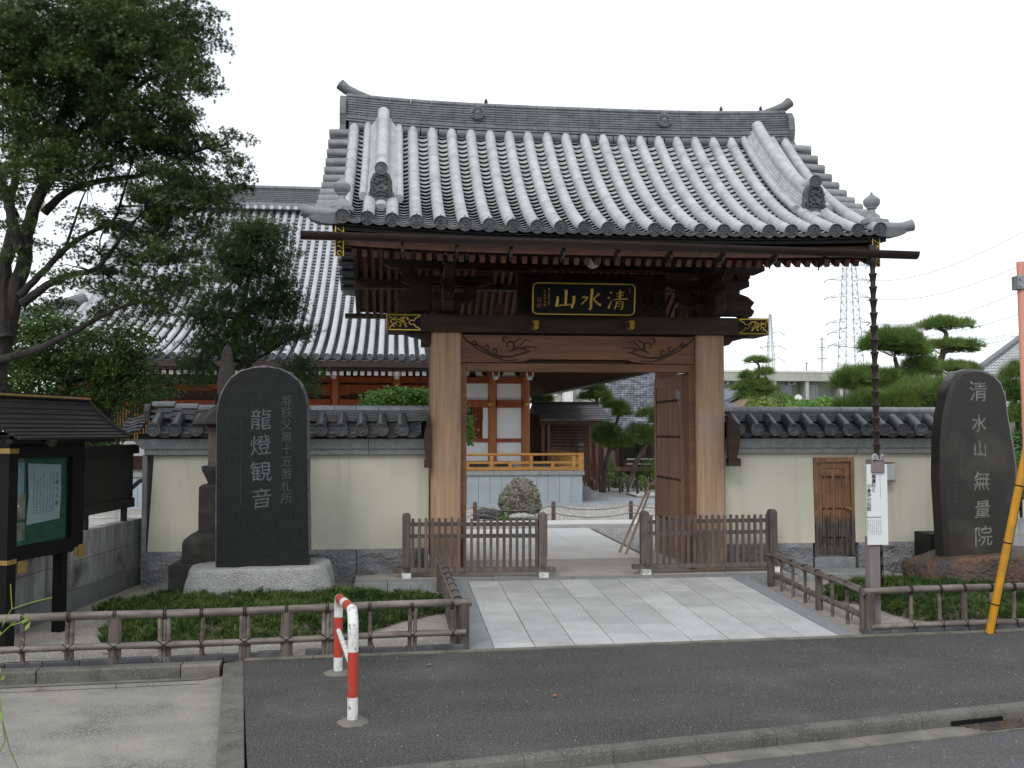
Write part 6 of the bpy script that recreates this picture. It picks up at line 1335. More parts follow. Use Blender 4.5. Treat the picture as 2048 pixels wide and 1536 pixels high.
# front wall at Y = 28: pillars, tie beams, white panels
WY = 28.0; zz = lambda py: az(990, py, WY); xx_ = lambda px: ax(px, 850, WY)
pil = [460, 547, 670, 793, 905, 985, 1051]
for p in pil:
    q = MB(); q.tube([(xx_(p), WY, .95), (xx_(p), WY, 3.6)], .125, 18); q.build('pillar', M['vermilp'], hall, True)
pxl = xx_(300)
q = MB().box(-9, xx_(1051), WY + .06, WY + .2, 2.35, 4.4).box(-9, xx_(460), WY + .06, WY + .2, .95, 2.3); q.build('inner_wall', M['maroon'], hall)
for k in range(16): bxo('lattice_bar', M['ochre'], hall, ax(228, 850, WY) + k * .075, ax(228, 850, WY) + k * .075 + .035, WY - .02, WY + .05, az(250, 880, WY), az(250, 812, WY))
bxo('white_panel', M['white'], hall, ax(200, 850, WY), ax(300, 850, WY), WY - .03, WY + .05, az(250, 912, WY), az(250, 882, WY)); bxo('tie_beam', M['vermil'], hall, ax(200, 850, WY), ax(460, 850, WY), WY - .1, WY + .05, az(250, 812, WY), az(250, 800, WY))
for z0_, z1_ in ((3.12, 3.3), (3.62, 3.74)): bxo('tie_beam', M['vermil'], hall, -9, xx_(460), WY - .1, WY + .05, z0_, z1_)
bxo('lattice_backing', M['maroon'], hall, -9.0, xx_(905), WY + .22, WY + .3, .95, 2.4)
for (p0_, p1_) in zip(pil[:-1], pil[1:]):
    a, b_ = xx_(p0_) + .12, xx_(p1_) - .12
    for z0, z1, y0 in ((zz(767), zz(755), -.10), (zz(815), zz(800), -.14), (zz(884), zz(877), -.06)):
        if p0_ < 905 and z1 < 2.5: continue
        bxo('tie_beam', M['vermil'], hall, a, b_, WY + y0, WY + .08, z0, z1)
    if p0_ >= 905:
        for z0, z1 in ((zz(800) , zz(767)), (zz(877), zz(815)), (zz(922), zz(884))):
            if p0_ == 905 and 1.7 < z0 < 1.9:
                bxo('white_panel', M['white'], hall, xx_(966), b_, WY + .0, WY + .05, z0 + .003, z1 - .003)
                bxo('lattice_backing', M['maroon'], hall, a, xx_(965), WY + .02, WY + .05, z0, z1)
                for k in range(7): bxo('lattice_bar', M['vermil'], hall, xx_(944) + k * .042, xx_(944) + k * .042 + .02, WY - .02, WY + .019, z0, z1)
            else: bxo('white_panel', M['white'], hall, a + .002, b_ - .002, WY + .0, WY + .05, z0 + .003, z1 - .003)
    else:
        q = MB(); q.prism([(a, 3.0), (a + .2, 3.0), (a + .3, 3.06), (b_ - .3, 3.06), (b_ - .2, 3.0), (b_, 3.0), (b_, 3.3), (a, 3.3)], lambda u, v, d: (u, d, v), WY - .1, WY + .04); q.build('rainbow_beam', M['vermil'], hall)
        m_ = (a + b_) / 2; q = MB(); q.prism([(m_ - .4, 3.32), (m_ - .2, 3.36), (m_ - .12, 3.5), (m_ + .12, 3.5), (m_ + .2, 3.36), (m_ + .4, 3.32)], lambda u, v, d: (u, d, v), WY - .08, WY + .04); q.build('frog_leg_strut', M['maroon'], hall)
    # white plaster shapes between the brackets
    if p0_ >= 905:
        for s_, e in ((1, a), (-1, b_)):
            q = MB(); q.prism([(.06, zz(755) + .0), (.34, zz(755)), (.36, zz(741)), (.30, zz(735)), (.22, zz(742)), (.16, zz(750)), (.06, zz(752))], lambda u, v, d: (e + s_ * u, d, v), WY + .0, WY + .03); q.build('plaster_infill', M['white'], hall)
for p in pil:
    x = xx_(p); q = MB(); blk_ = q
    q.box(x - .17, x + .17, WY - .17, WY + .17, 3.52, 3.66); q.build('capital', M['vermil'], hall)
    for k, (w_, z) in enumerate(((.42, 3.68), (.62, 3.90))):
        bxo('bracket_arm', M['vermil'], hall, x - w_, x + w_, WY - .06, WY + .06, z, z + .11); bxo('bracket_arm', M['vermil'], hall, x - .055, x + .055, WY - w_ * 1.2, WY - .062, z, z + .11)
        bxo('white_tip', M['white'], hall, x - .058, x + .058, WY - w_ * 1.2 - .012, WY - w_ * 1.2 - .001, z - .003, z + .113)
        for u in (-w_ + .07, w_ - .07): bxo('bearing_block', M['vermil'], hall, x + u - .08, x + u + .08, WY - .08, WY + .08, z + .112, z + .2)
    q = MB(); q.box(x - .06, x + .06, WY - .98, WY - .82, 3.42, 3.52).box(x - .1, x - .07, WY - .98, WY - .9, 3.52, 3.62).box(x + .07, x + .1, WY - .98, WY - .9, 3.52, 3.62).box(x - .1, x + .1, WY - .98, WY - .9, 3.50, 3.53); q.build('white_metal_bracket', M['white'], hall)
for p in (978, 1052): q = MB(); q.lathe([(.075, 0), (.06, .02), (.035, .04), (.0001, .06)], (xx_(p), WY - .145, zz(808)), 8, 'y'); q.build('gilt_stud', M['gold'], hall)
bxo('side_wall', M['white'], hall, xx_(1051) - .05, xx_(1051) + .06, WY + .13, 46, .95, 4.3)
# stone podium with slab facing
PY = 26.0; px1 = ax(1165, 970, PY); pod = bxo('podium', M['joint'], hall, -9.5, px1 - .02, PY + .02, 47, .05, .93)
x = px1
while x > -9.0:
    x0 = x - .305; bxo('facing_slab', M['graniteb'], pod, x0 + .004, x - .004, PY, PY + .04, .12, az(1050, 950, PY) - .003); x = x0
x = px1 + .05
while x > -9.0: x0 = x - 1.2; bxo('podium_cap_stone', M['granite'], pod, x0 + .004, x - .004, PY - .05, PY + 2.4, az(1050, 950, PY), az(1050, 942, PY)); x = x0
bxo('podium_foot', M['graniteb'], pod, -9, px1 + 2.8, PY - .35, PY - .0, .08, .145)
q = MB(); q.add([(px1, PY - .3, .125), (px1 + 3.2, PY + .5, .115), (px1 + 3.2, PY + .9, .115), (px1, PY + 4, .125)], [(0, 1, 2, 3)]); q.build('side_paving', M['graniteb'], pod)
# ochre veranda railing
RY = 26.25; zt_ = az(1050, 909, RY); zm = az(1050, 925, RY); zb2 = az(1050, 937, RY); rx1 = ax(1157, 920, RY)
rl_ = MB().tube([(-6, RY, zt_), (rx1, RY, zt_)], .035, 8).build('hand_rail', M['ochre'], hall, True)
bxo('mid_rail', M['ochre'], hall, -6, rx1, RY - .03, RY + .03, zm - .03, zm + .03); bxo('base_rail', M['ochre'], hall, -6, rx1, RY - .06, RY + .06, zb2 - .045, zb2 + .045)
for px in (935, 983, 1020, 1062, 1105, 1147): x = ax(px, 920, RY); bxo('baluster', M['ochre'], hall, x - .045, x + .045, RY - .045, RY + .045, zb2 + .045, zt_ - .03 if px in (983, 1062, 1147) else zm - .03)
for k in range(9): y = RY + .3 + k * .5; bxo('side_baluster', M['ochre'], hall, rx1 - .05, rx1 + .03, y, y + .07, .98, zt_ - .03)
q = MB(); q.tube([(rx1, RY, zt_), (rx1, RY + 5, zt_)], .035, 8); q.build('hand_rail', M['ochre'], hall, True)
q = MB(); q.tube([(rx1 + .06, RY, .95), (rx1 + .06, RY, az(1157, 905, RY))], .085, 14); np_ = q.build('newel_post', M['ochre'], hall, True)
z = az(1157, 905, RY); q = MB(); q.lathe([(.09, 0), (.09, .09), (.06, .10), (.05, .13), (.085, .16), (.09, .20), (.06, .25), (.01, .29), (.0001, .30)], (rx1 + .06, RY, z), 14); q.build('newel_cap', M['gutter'], np_, True)
# ================================================================ ROOFED SIDE PORCH
PYY = 33.0; po = thing('side_porch', 'small brown roofed porch of slatted timber beside the hall', 'porch', (ax(1140, 900, 33), 33, .1))
X_ = lambda px: ax(px, 850, PYY - .0); Z_ = lambda py: az(1130, py, PYY)
q = MB(); e0, e1, r0, r1 = X_(1078), X_(1224), X_(1064), X_(1194); ye, yr = PYY - .9, PYY + .8
ze = az(1150, 838, ye); zr = az(1130, 807, yr)
e0, e1, r0, r1 = ax(1080, 838, ye), ax(1226, 838, ye), ax(1064, 807, yr), ax(1196, 807, yr)
q.add([(e0, ye, ze), (e1, ye, ze), (r1, yr, zr), (r0, yr, zr), (e0, ye, ze - .06), (e1, ye, ze - .06), (r1, yr, zr - .06), (r0, yr, zr - .06), (e0, yr + 1.7, ze), (e1, yr + 1.7, ze)], [(0, 1, 2, 3), (0, 4, 5, 1), (7, 6, 5, 4), (1, 5, 6, 2), (3, 2, 9, 8)]); pr = q.build('roof', M['copperr'], po)
for k in range(1, 9):
    a, b_ = k / 9, 0; q = MB(); q.bar((e0 + (r0 - e0) * a, ye + (yr - ye) * a, ze + (zr - ze) * a + .008), (e1 + (r1 - e1) * a, ye + (yr - ye) * a, ze + (zr - ze) * a + .008), .02, .012); q.build('seam', M['copperr'], pr)
q = MB(); q.bar((r0 - .05, yr, zr + .03), (r1 + .05, yr, zr + .03), .2, .06); q.build('ridge_cap', M['gutter'], po)
q = MB(); q.bar((e0, ye + .1, ze - .12), (e1 - .1, ye + .1, ze - .12), .08, .1); q.build('eave_beam', M['maroon'], po)
for px in (1086, 1097, 1180, 1193): x = ax(px, 900, PYY - .6); bxo('post', M['porchw'], po, x - .05, x + .05, PYY - .65, PYY - .55, .1, ze - .08)
xa, xb2 = ax(1098, 900, PYY), ax(1180, 900, PYY)
for k in range(9): bxo('slat', M['porchw'], po, xa, xb2, PYY - .03, PYY, 1.55 + k * .105, 1.60 + k * .105)
bxo('dark_interior', M['maroon'], po, xa - .6, xb2 + .6, PYY + .6, PYY + .7, .5, 2.6)
bxo('door_panel', M['porchw'], po, xa, xb2 - .5, PYY - .02, PYY + .03, .3, 1.50); bxo('door_panel', M['porchw'], po, xb2 - .48, xb2, PYY - .02, PYY + .03, .3, 1.50)
for k in range(5): q = MB(); q.bar((ax(1167, 950, 31), 29.0 + k * .45, 1.05 - k * .13), (ax(1167, 950, 31), 29.0 + k * .45, .25 - k * .05), .05, .05); q.build('stair_baluster', M['porchw'], po)
xs_ = ax(1168, 950, 30)
q = MB(); q.bar((xs_, 28.8, 1.15), (xs_ + .5, 31.2, .62), .06, .07); q.bar((xs_, 28.8, .62), (xs_ + .5, 31.2, .16), .06, .07); q.build('stair_rail', M['porchw'], po)
for k in range(3): bxo('stone_step', M['granite'], po, px1 + .02, px1 + .9 - k * .25, PY + 1.0, PY + 3.0, .1 + k * .13, .23 + k * .13 - .002)
# ================================================================ VILLAGE HOUSES with small tiles
def tiled_roof(name, parent, A, B, C, D, nu, nv, mt, label=None):
    """eave A-B, ridge D-C; every tile a small raised scale"""
    A, B, C, D = map(Vector, (A, B, C, D)); P = lambda u, v: (A * (1 - u) + B * u) * (1 - v) + (D * (1 - u) + C * u) * v
    nrm = (B - A).cross(D - A).normalized(); nrm = nrm if nrm.z > 0 else -nrm; q = MB()
    for j in range(nv):
        for i in range(nu):
            u0, u1, v0, v1 = i / nu, (i + .94) / nu, j / nv, (j + 1.15) / nv; h = .035
            q.add([P(u0, v0) + nrm * h * 1.2, P((u0 + u1) / 2, v0) + nrm * h * .5, P(u1, v0) + nrm * h * 1.4, P(u1, v1), P((u0 + u1) / 2, v1) - nrm * h * .5, P(u0, v1), P(u0, v0), P(u1, v0)], [(0, 1, 4, 5), (1, 2, 3, 4), (0, 6, 7, 2, 1)])
    o = q.build(name, mt, parent); o['kind'] = 'stuff'
    b = MB(); b.add([p_ - nrm * .09 for p_ in (P(0, 0), P(1, 0), P(1, 1), P(0, 1))], [(0, 1, 2, 3)]); b.build('roof_deck', M['joint'], parent); return o
HY = 41.0
vh = thing('tiled_house', 'dark wooden house with speckled tiled roof seen through the gate', 'house', (ax(1260, 900, HY), HY, .1))
a_, b_, c_, d_ = at(1208, 870, HY), at(1420, 872, HY), at(1400, 742, HY + 5.0), at(1222, 742, HY + 5.0)
tiled_roof('roof_tiles', vh, a_, b_, c_, d_, 30, 34, M['tilev'])
q = MB(); q.bar(d_, c_, .3, .28); q.tube([d_, a_], .14, 6); q.build('roof_ridge', M['ridge'], vh)
g0 = at(1265, 842, HY - 1.6); g1 = at(1300, 868, HY - 1.6); g2 = at(1232, 868, HY - 1.6)
q = MB(); q.tube([g2, g0, g1, at(1312, 872, HY - 1.6)], .13, 6); q.build('porch_verge', M['tilev'], vh)
q = MB(); q.add([g2, g0, g1], [(0, 1, 2)]); q.build('porch_gable', M['gutter'], vh)
tiled_roof('porch_roof_tiles', vh, at(1312, 874, HY - 1.6), at(1360, 874, HY - .8), at(1340, 840, HY), g0 + Vector((0, 0, .1)), 8, 6, M['tilev'])
bxo('wall', M['porchw'], vh, a_.x + .6, b_.x - .5, HY + .6, HY + 4.5, .1, a_.z + .3)
for k in range(6): x = a_.x + .8 + k * .78; bxo('post', M['gutter'], vh, x, x + .12, HY + .4, HY + .58, .1, a_.z)
for k in range(3): bxo('window_pane', M['glassd'], vh, a_.x + 1.0 + k * .95, a_.x + 1.8 + k * .95, HY + .55, HY + .59, .8, 1.9)
for z in (.62, .82): bxo('veranda_rail', M['whitem'], vh, a_.x + .9, a_.x + 3.6, HY - .3, HY - .25, z, z + .05)
bxo('veranda', M['porchw'], vh, a_.x + .6, a_.x + 3.8, HY - .4, HY + .5, .35, .5)
# big grey roofs at the right, and the tan gabled house
rh = thing('tiled_house', 'house with broad pale grey roof behind the pines at far right', 'house', (ax(1980, 900, 30), 30, .1))
A1, B1, C1, D1 = at(1745, 830, 28), at(2200, 830, 28), at(2200, 590, 36), at(2060, 662, 36)
tiled_roof('roof_tiles', rh, at(1890, 790, 28), at(2230, 790, 28), at(2230, 640, 33), at(2062, 662, 33), 38, 22, M['tileh'])
tiled_roof('lower_roof_tiles', rh, at(1735, 850, 27), at(1990, 850, 27), at(1990, 770, 31), at(1865, 785, 31), 34, 16, M['tileh'])
bxo('wall', M['beigeb'], rh, ax(1780, 850, 29), ax(2200, 850, 29), 30, 34, .1, 2.6)
q = MB(); q.bar(at(1735, 848, 27), at(1865, 783, 31), .2, .14); q.bar(at(1890, 788, 28), at(2062, 660, 33), .2, .14); q.build('verge', M['ridge'], rh)
th = thing('gabled_house', 'low tan house with blue-grey gable roof behind the right wall', 'house', (ax(1500, 850, 38), 38, .1))
p1, p2, p3 = at(1440, 812, 38), at(1514, 778, 38), at(1576, 812, 38)
q = MB(); q.prism([(p1.x, .1), (p3.x, .1), (p3.x, p3.z - .1), (p2.x, p2.z - .1), (p1.x, p1.z - .1)], lambda u, v, d: (u, d, v), 38.1, 44); q.build('wall', M['tanb'], th)
for a, b2 in ((p1 + Vector((-.4, 0, -.2)), p2), (p2, p3 + Vector((.3, 0, -.15)))): q = MB(); q.add([a, b2, b2 + Vector((0, 7, 0)), a + Vector((0, 7, 0)), a + Vector((0, 0, .16)), b2 + Vector((0, 0, .16)), b2 + Vector((0, 7, .16)), a + Vector((0, 7, .16))], [(0, 3, 2, 1), (4, 5, 6, 7), (0, 1, 5, 4), (1, 2, 6, 5), (2, 3, 7, 6), (3, 0, 4, 7)]); q.build('roof_slope', mat('slate_blue_roof', (.13, .16, .20), (.09, .11, .14), (3, 3, 3), .6), th)
th2 = thing('tiled_house', 'small tiled roof corner just right of the gate pillar', 'house', (ax(1460, 850, 34), 34, .1))
tiled_roof('roof_tiles', th2, at(1400, 830, 33), at(1500, 826, 33), at(1462, 806, 36), at(1400, 800, 36), 16, 6, M['tilev'])
bxo('wall', M['tanb'], th2, ax(1400, 850, 34), ax(1480, 850, 34), 34.5, 37, .1, 2.5)
# ================================================================ APARTMENT BLOCK
AY = 68.0; ap_ = thing('apartment_block', 'long beige apartment block with balconies and air conditioners', 'apartment block', (ax(1500, 800, AY), AY, 0))
AX = lambda px: ax(px, 800, AY); AZ = lambda py: az(1560, py, AY)
bxo('wall', M['beigeb'], ap_, AX(1440), AX(1950), AY + 1.3, AY + 9, 0, AZ(746)); bxo('roof_slab', M['beigeb'], ap_, AX(1380), AX(1960), AY - .2, AY + 9.2, AZ(762), AZ(741)); bxo('roof_edge', M['whitem'], ap_, AX(1380), AX(1960), AY - .25, AY - .2, AZ(745), AZ(741))
for fl in range(2):
    dz = -3.0 * fl
    bxo('floor_slab', M['beigeb'], ap_, AX(1385), AX(1955), AY - .2, AY + 1.3, AZ(836) + dz, AZ(827) + dz)
    for px in (1480, 1549, 1614, 1682, 1750, 1820): bxo('balcony_wall', M['beigeb'], ap_, AX(px) - .12, AX(px) + .12, AY - .1, AY + 1.3, AZ(836) + dz, AZ(762) + dz)
    for a, b2 in ((1450, 1480), (1484, 1547), (1553, 1591), (1639, 1680), (1686, 1748)):
        bxo('balcony_panel', M['balc'], ap_, AX(a), AX(b2), AY - .15, AY - .05, AZ(828) + dz, AZ(806) + dz); bxo('balcony_rail', M['whitem'], ap_, AX(a), AX(b2), AY - .18, AY - .1, AZ(803) + dz, AZ(801) + dz)
    for a, b2 in ((1455, 1478), (1592, 1611), (1618, 1638)):
        g = bxo('balcony_screen', M['curt'], ap_, AX(a), AX(b2), AY - .15, AY - .08, AZ(828) + dz, AZ(801) + dz)
        for k in range(3): x = AX(a) + (AX(b2) - AX(a)) * k / 2; bxo('screen_bar', M['whitem'], g, x - .03, x + .03, AY - .2, AY - .151, AZ(828) + dz, AZ(801) + dz)
    for a, b2 in ((1559, 1595), (1617, 1648), (1690, 1722)):
        wf = bxo('window', M['whitem'], ap_, AX(a) - .06, AX(b2) + .06, AY + 1.2, AY + 1.28, AZ(805) + dz, AZ(768) + dz)
        m_ = (AX(a) + AX(b2)) / 2; bxo('pane', M['glassd'], wf, AX(a), m_ - .03, AY + 1.17, AY + 1.199, AZ(805) + dz, AZ(769) + dz); bxo('pane', M['curt'], wf, m_ + .03, AX(b2), AY + 1.17, AY + 1.199, AZ(805) + dz, AZ(769) + dz)
for px in (1460, 1595, 1488):
    u = bxo('air_conditioner', M['whitem'], ap_, AX(px) - .27, AX(px) + .27, AY + .9, AY + 1.2, AZ(768), AZ(757)); q = MB(); q.lathe([(.16, 0), (.14, .02), (.0001, .03)], (AX(px) - .05, AY + .9, AZ(762.5)), 12, 'y'); q.build('fan_guard', M['glassd'], u)
q = MB(); q.lathe([(.0001, 0), (.16, .03), (.27, .1), (.28, .11)], (AX(1592), AY - .3, AZ(797)), 16, 'y'); q.build('satellite_dish', M['whitem'], ap_, True)
# beige end block seen through the gate
A2 = 60.0; eb = thing('apartment_block', 'cream end of an apartment block seen above the small porch roof', 'apartment block', (ax(1150, 800, A2), A2, 0))
bx2 = lambda px: ax(px, 800, A2); bz2 = lambda py: az(1150, py, A2)
bxo('wall', M['whitem'], eb, bx2(1128), bx2(1146), A2, A2 + 6, 0, bz2(742)); bxo('wall', M['beigeb'], eb, bx2(1146), bx2(1215), A2 + .5, A2 + 6, 0, bz2(735))
w1 = bxo('window', M['whitem'], eb, bx2(1164), bx2(1182), A2 + .4, A2 + .5, bz2(775), bz2(763)); bxo('pane', M['glassd'], w1, bx2(1166), bx2(1180), A2 + .37, A2 + .4, bz2(774), bz2(764))
bxo('balcony_screen', M['curt'], eb, bx2(1155), bx2(1166), A2 + .1, A2 + .2, bz2(799), bz2(778)); bxo('balcony_screen', M['whitem'], eb, bx2(1100), bx2(1122), A2 + 1, A2 + 1.1, bz2(800), bz2(790))
for px in (1100, 1124): bxo('post', M['beigeb'], eb, bx2(px) - .1, bx2(px) + .1, A2 + .8, A2 + 1, 0, bz2(780))
bxo('canopy_slab', M['gutter'], eb, bx2(1095), bx2(1128), A2 + .7, A2 + 1.2, bz2(786), bz2(781))
# ================================================================ PYLONS, AERIAL, CABLES
def pylon(label, pxc, Y, pybase, pytop, wb, wt, arms, spread):
    cx = ax(pxc, 700, Y); zt_ = az(pxc, pytop, Y); zb_ = 0; t = thing('power_pylon', label, 'pylon', (cx, Y, 0), 'lattice pylons on the horizon'); k_ = Y / 2000
    W = lambda z: (wb + (wt - wb) * (z / zt_) ** .8) * k_ / 2; r = (.095 if wb > 40 else .06) * Y / 300
    q = MB(); n = 26; cs_ = [(-1, -1), (1, -1), (1, 1), (-1, 1)]; zs = [zt_ * (1 - (1 - i / n) ** 1.25) for i in range(n + 1)]
    for a, c in cs_:
        for i in range(n): q.bar((cx + a * W(zs[i]), Y + c * W(zs[i]), zs[i]), (cx + a * W(zs[i + 1]), Y + c * W(zs[i + 1]), zs[i + 1]), r * 2.2, r * 2.2)
    for i in range(n):
        for j in range(4):
            a, c = cs_[j], cs_[(j + 1) % 4]; P_ = lambda s, z: (cx + s[0] * W(z), Y + s[1] * W(z), z)
            q.bar(P_(a, zs[i]), P_(c, zs[i + 1]), r, r); q.bar(P_(c, zs[i]), P_(a, zs[i + 1]), r, r); q.bar(P_(a, zs[i]), P_(c, zs[i]), r, r)
    q.build('lattice_mast', M['steel'], t)
    tips = []
    for py, sp in arms:
        z = az(pxc, py, Y); h = 4.5 * k_ * 2; w_ = sp * k_; q = MB(); ww = W(z)
        for s in (-1, 1):
            e = (cx + s * w_, Y, z)
            for c in (-1, 1): q.bar((cx + s * ww, Y + c * ww, z), e, r * 1.6, r * 1.6); q.bar((cx + s * ww, Y + c * ww, z + h), e, r, r)
            for j in range(1, 4): u = j / 4; q.bar((cx + s * (ww + (w_ - ww) * u), Y - ww * (1 - u), z), (cx + s * (ww + (w_ - ww) * (u - .2)), Y - ww * (1.2 - u), z + h * (1.2 - u)), r, r)
        a_ = q.build('cross_arm', M['steel'], t)
        for s in (-1, 1):
            e = Vector((cx + s * w_, Y, z)); q = MB(); q.tube([e, e + Vector((-spread * k_ * 9, 0, -6 * k_))], r * 2.2, 6); q.build('insulator', M['steel'], a_); tips.append(e)
            q = MB(); q.tube([e + Vector((-spread * 7 * k_, 0, -5 * k_)), e + Vector((2 * k_, 0, -14 * k_)), e + Vector((10 * k_, 0, -9 * k_))], r * .6, 5); q.build('jumper', M['steel'], a_)
    return tips
t1 = pylon('tall lattice pylon just left of the rain chain', 1701, 330, 760, 440, 58, 12, [(560, 48), (595, 48), (645, 45), (665, 42), (690, 42), (530, 44)], 1)
t2 = pylon('smaller distant lattice pylon by the gilt end of the gate beam', 1541, 480, 760, 628, 30, 4, [(664, 22), (693, 24), (718, 22)], -1)
def cable(a, b_, sag, r, n=14): return [a * (1 - i / n) + b_ * (i / n) - Vector((0, 0, sag * 4 * (i / n) * (1 - i / n))) for i in range(n + 1)]
pc = thing('power_cables', 'thin overhead power cables strung between the pylons', 'cable', (0, 0, 0)); pc['kind'] = 'stuff'
q = MB()
for k, (px, py) in enumerate(((2300, 310), (2300, 400), (2300, 455), (2300, 520), (2300, 580))):
    e = t1[k * 2 + 1]; q.tube(cable(e, at(px, py, 120), 5, .03), [.10 - .06 * i / 14 for i in range(15)], 4)
for py, pe in ((664, 700), (693, 745), (718, 770), (672, 690)): q.tube(cable(at(1545, py, 480), at(1900, pe, 300), 3, .1), .10, 4); 
for py, pe in ((640, 640), (648, 650)): q.tube(cable(at(1780, 690, 400), at(2400, pe - 40, 150), 2, .1), .07, 4)
q.tube(cable(at(1541, 693, 480), at(1380, 703, 470), 1, .1), .12, 4); q.tube(cable(at(1541, 718, 480), at(1380, 738, 470), 1, .1), .12, 4)
q.build('cable', M['steel'], pc)['kind'] = 'stuff'
ae = thing('roof_aerial', 'thin television aerial mast on the apartment roof', 'aerial', tuple(at(1644, 742, AY + 2)))
q = MB(); q.tube([at(1644, 742, AY + 2), at(1644, 676, AY + 2)], .05, 6); q.build('mast', M['steelc'], ae)
for py, w_ in ((678, 8), (695, 6), (700, 4), (717, 9)): q = MB(); q.tube([at(1644 - w_, py, AY + 2), at(1644 + w_, py, AY + 2)], .035, 5); q.build('aerial_arm', M['steelc'], ae)
ae = thing('roof_aerial', 'short whip aerial on the apartment roof, left of the mast', 'aerial', tuple(at(1613, 742, AY + 2)))
q = MB(); q.tube([at(1613, 742, AY + 2), at(1613, 725, AY + 2)], .05, 6); q.tube([at(1611, 727, AY + 2), at(1616, 727, AY + 2)], .04, 5); q.build('mast', M['steelc'], ae)
# ================================================================ YARD: rocks, rope fence, stakes
def boulder(name, label, cx, cy, rx, ry, h, seed, mt, tag_=True):
    r = random.Random(seed); D_ = [(Vector((r.gauss(0, 1), r.gauss(0, 1), r.gauss(0, 1))).normalized(), r.uniform(.72, .98)) for _ in range(11)]
    from mathutils import noise
    def fn(u, v):
        a, b2 = 2 * PI * u, -.45 + (PI / 2 + .45) * v; d = Vector((math.cos(a) * math.cos(b2), math.sin(a) * math.cos(b2), math.sin(b2)))
        rad = 1.0
        for n_, k in D_:
            c = d.dot(n_)
            if c > .01: rad = min(rad, k / c)
        rad *= 1 + .10 * noise.noise(d * 3 + Vector((seed, 0, 0))) + .09 * noise.noise(d * 8) + .05 * noise.noise(d * 19)
        return (cx + rx * rad * d.x, cy + ry * rad * d.y, .1 + h * .42 + h * .62 * rad * d.z)
    o = MB().grid(fn, 90, 56).build(name, mt, None, True); return tag(o, label, 'rock')
boulder('boulder', 'big rough mossy rock standing in the yard behind the gate', ax(1038, 1000, 21.6), 21.6, .47, .45, .88, 4, M['rock'])
boulder('boulder', 'low smooth grey rock beside the big mossy rock', ax(978, 1030, 21.4), 21.4, .34, .25, .30, 8, M['rock2'])
YF = 21.0; rf_ = thing('rope_fence', 'stakes with two sagging ropes in front of the big rock', 'fence', (2, YF, .1))
xs_ = [ax(p, 1030, YF) for p in (760, 857, 950, 1107, 1262, 1425)]
for x in xs_: q = MB(); q.tube([(x, YF, .1), (x, YF, .52), (x, YF, .545)], [.043, .043, .028], 10); q.build('stake', M['stake'], rf_)
for x0, x1 in zip(xs_[:-1], xs_[1:]):
    for z in (.46, .30): q = MB(); q.tube(cable(Vector((x0, YF - .04, z)), Vector((x1, YF - .04, z)), .10, .01, 10), .010, 5); q.build('rope', M['rope'], rf_)
rf2 = thing('rope_fence', 'small rope fence round the clipped shrubs of the far garden', 'fence', (6, 30, .1))
pts_ = [(1188, 985, 28.4), (1200, 972, 31), (1240, 975, 30.6), (1256, 978, 30), (1275, 982, 29.4), (1292, 985, 28.8), (1312, 972, 31), (1302, 968, 32)]; L_ = []
for px, py, y in pts_: x = ax(px, py, y); L_.append(Vector((x, y, .1))); q = MB(); q.tube([(x, y, .1), (x, y, .56)], .045, 8); q.build('stake', M['stake'], rf2)
for a, b_ in zip(L_[1:-1], L_[2:]): q = MB(); q.tube(cable(a + Vector((0, 0, .4)), b_ + Vector((0, 0, .4)), .08, .01, 8), .012, 5); q.build('rope', M['rope'], rf2)
for k, (lab, dx) in enumerate((('longer of two pale peeled sticks leaning on the open door', 0), ('shorter pale peeled stick leaning beside the longer one', .10))):
    q = MB(); q.tube([(3.52 + dx * .6, 15.55 - k * .2, .12), (4.0, 15.5 - k * .05, 1.18 - k * .08)], [.022, .015], 8); tag(q.build('leaning_stick', M['stick'], None, True), lab, 'stick', 'sticks leaning on the door')
# ================================================================ TREES AND SHRUBS
def limb(mb, pts, r0, r1, n=9):
    P = [Vector(p) for p in pts]; Q = []
    for i in range(len(P) - 1):
        for j in range(4):
            t = j / 4; a, b_, c, d = P[max(i - 1, 0)], P[i], P[i + 1], P[min(i + 2, len(P) - 1)]
            Q.append(.5 * ((2 * b_) + (c - a) * t + (2 * a - 5 * b_ + 4 * c - d) * t * t + (3 * b_ - a - 3 * c + d) * t ** 3) + Vector((R.uniform(-1, 1), R.uniform(-1, 1), R.uniform(-1, 1))) * r1 * .5)
    Q.append(P[-1]); m = len(Q); mb.tube(Q, [r0 + (r1 - r0) * (i / (m - 1)) ** .8 for i in range(m)], n); return Q
def plim(mb, pts, Y, r0, r1, dy=0.0, n=9): return limb(mb, [at(px, py, Y + dy * i / max(1, len(pts) - 1)) for i, (px, py) in enumerate(pts)], r0, r1, n)
def nearest(nodes, p): return min(nodes, key=lambda q_: (q_ - p).length)
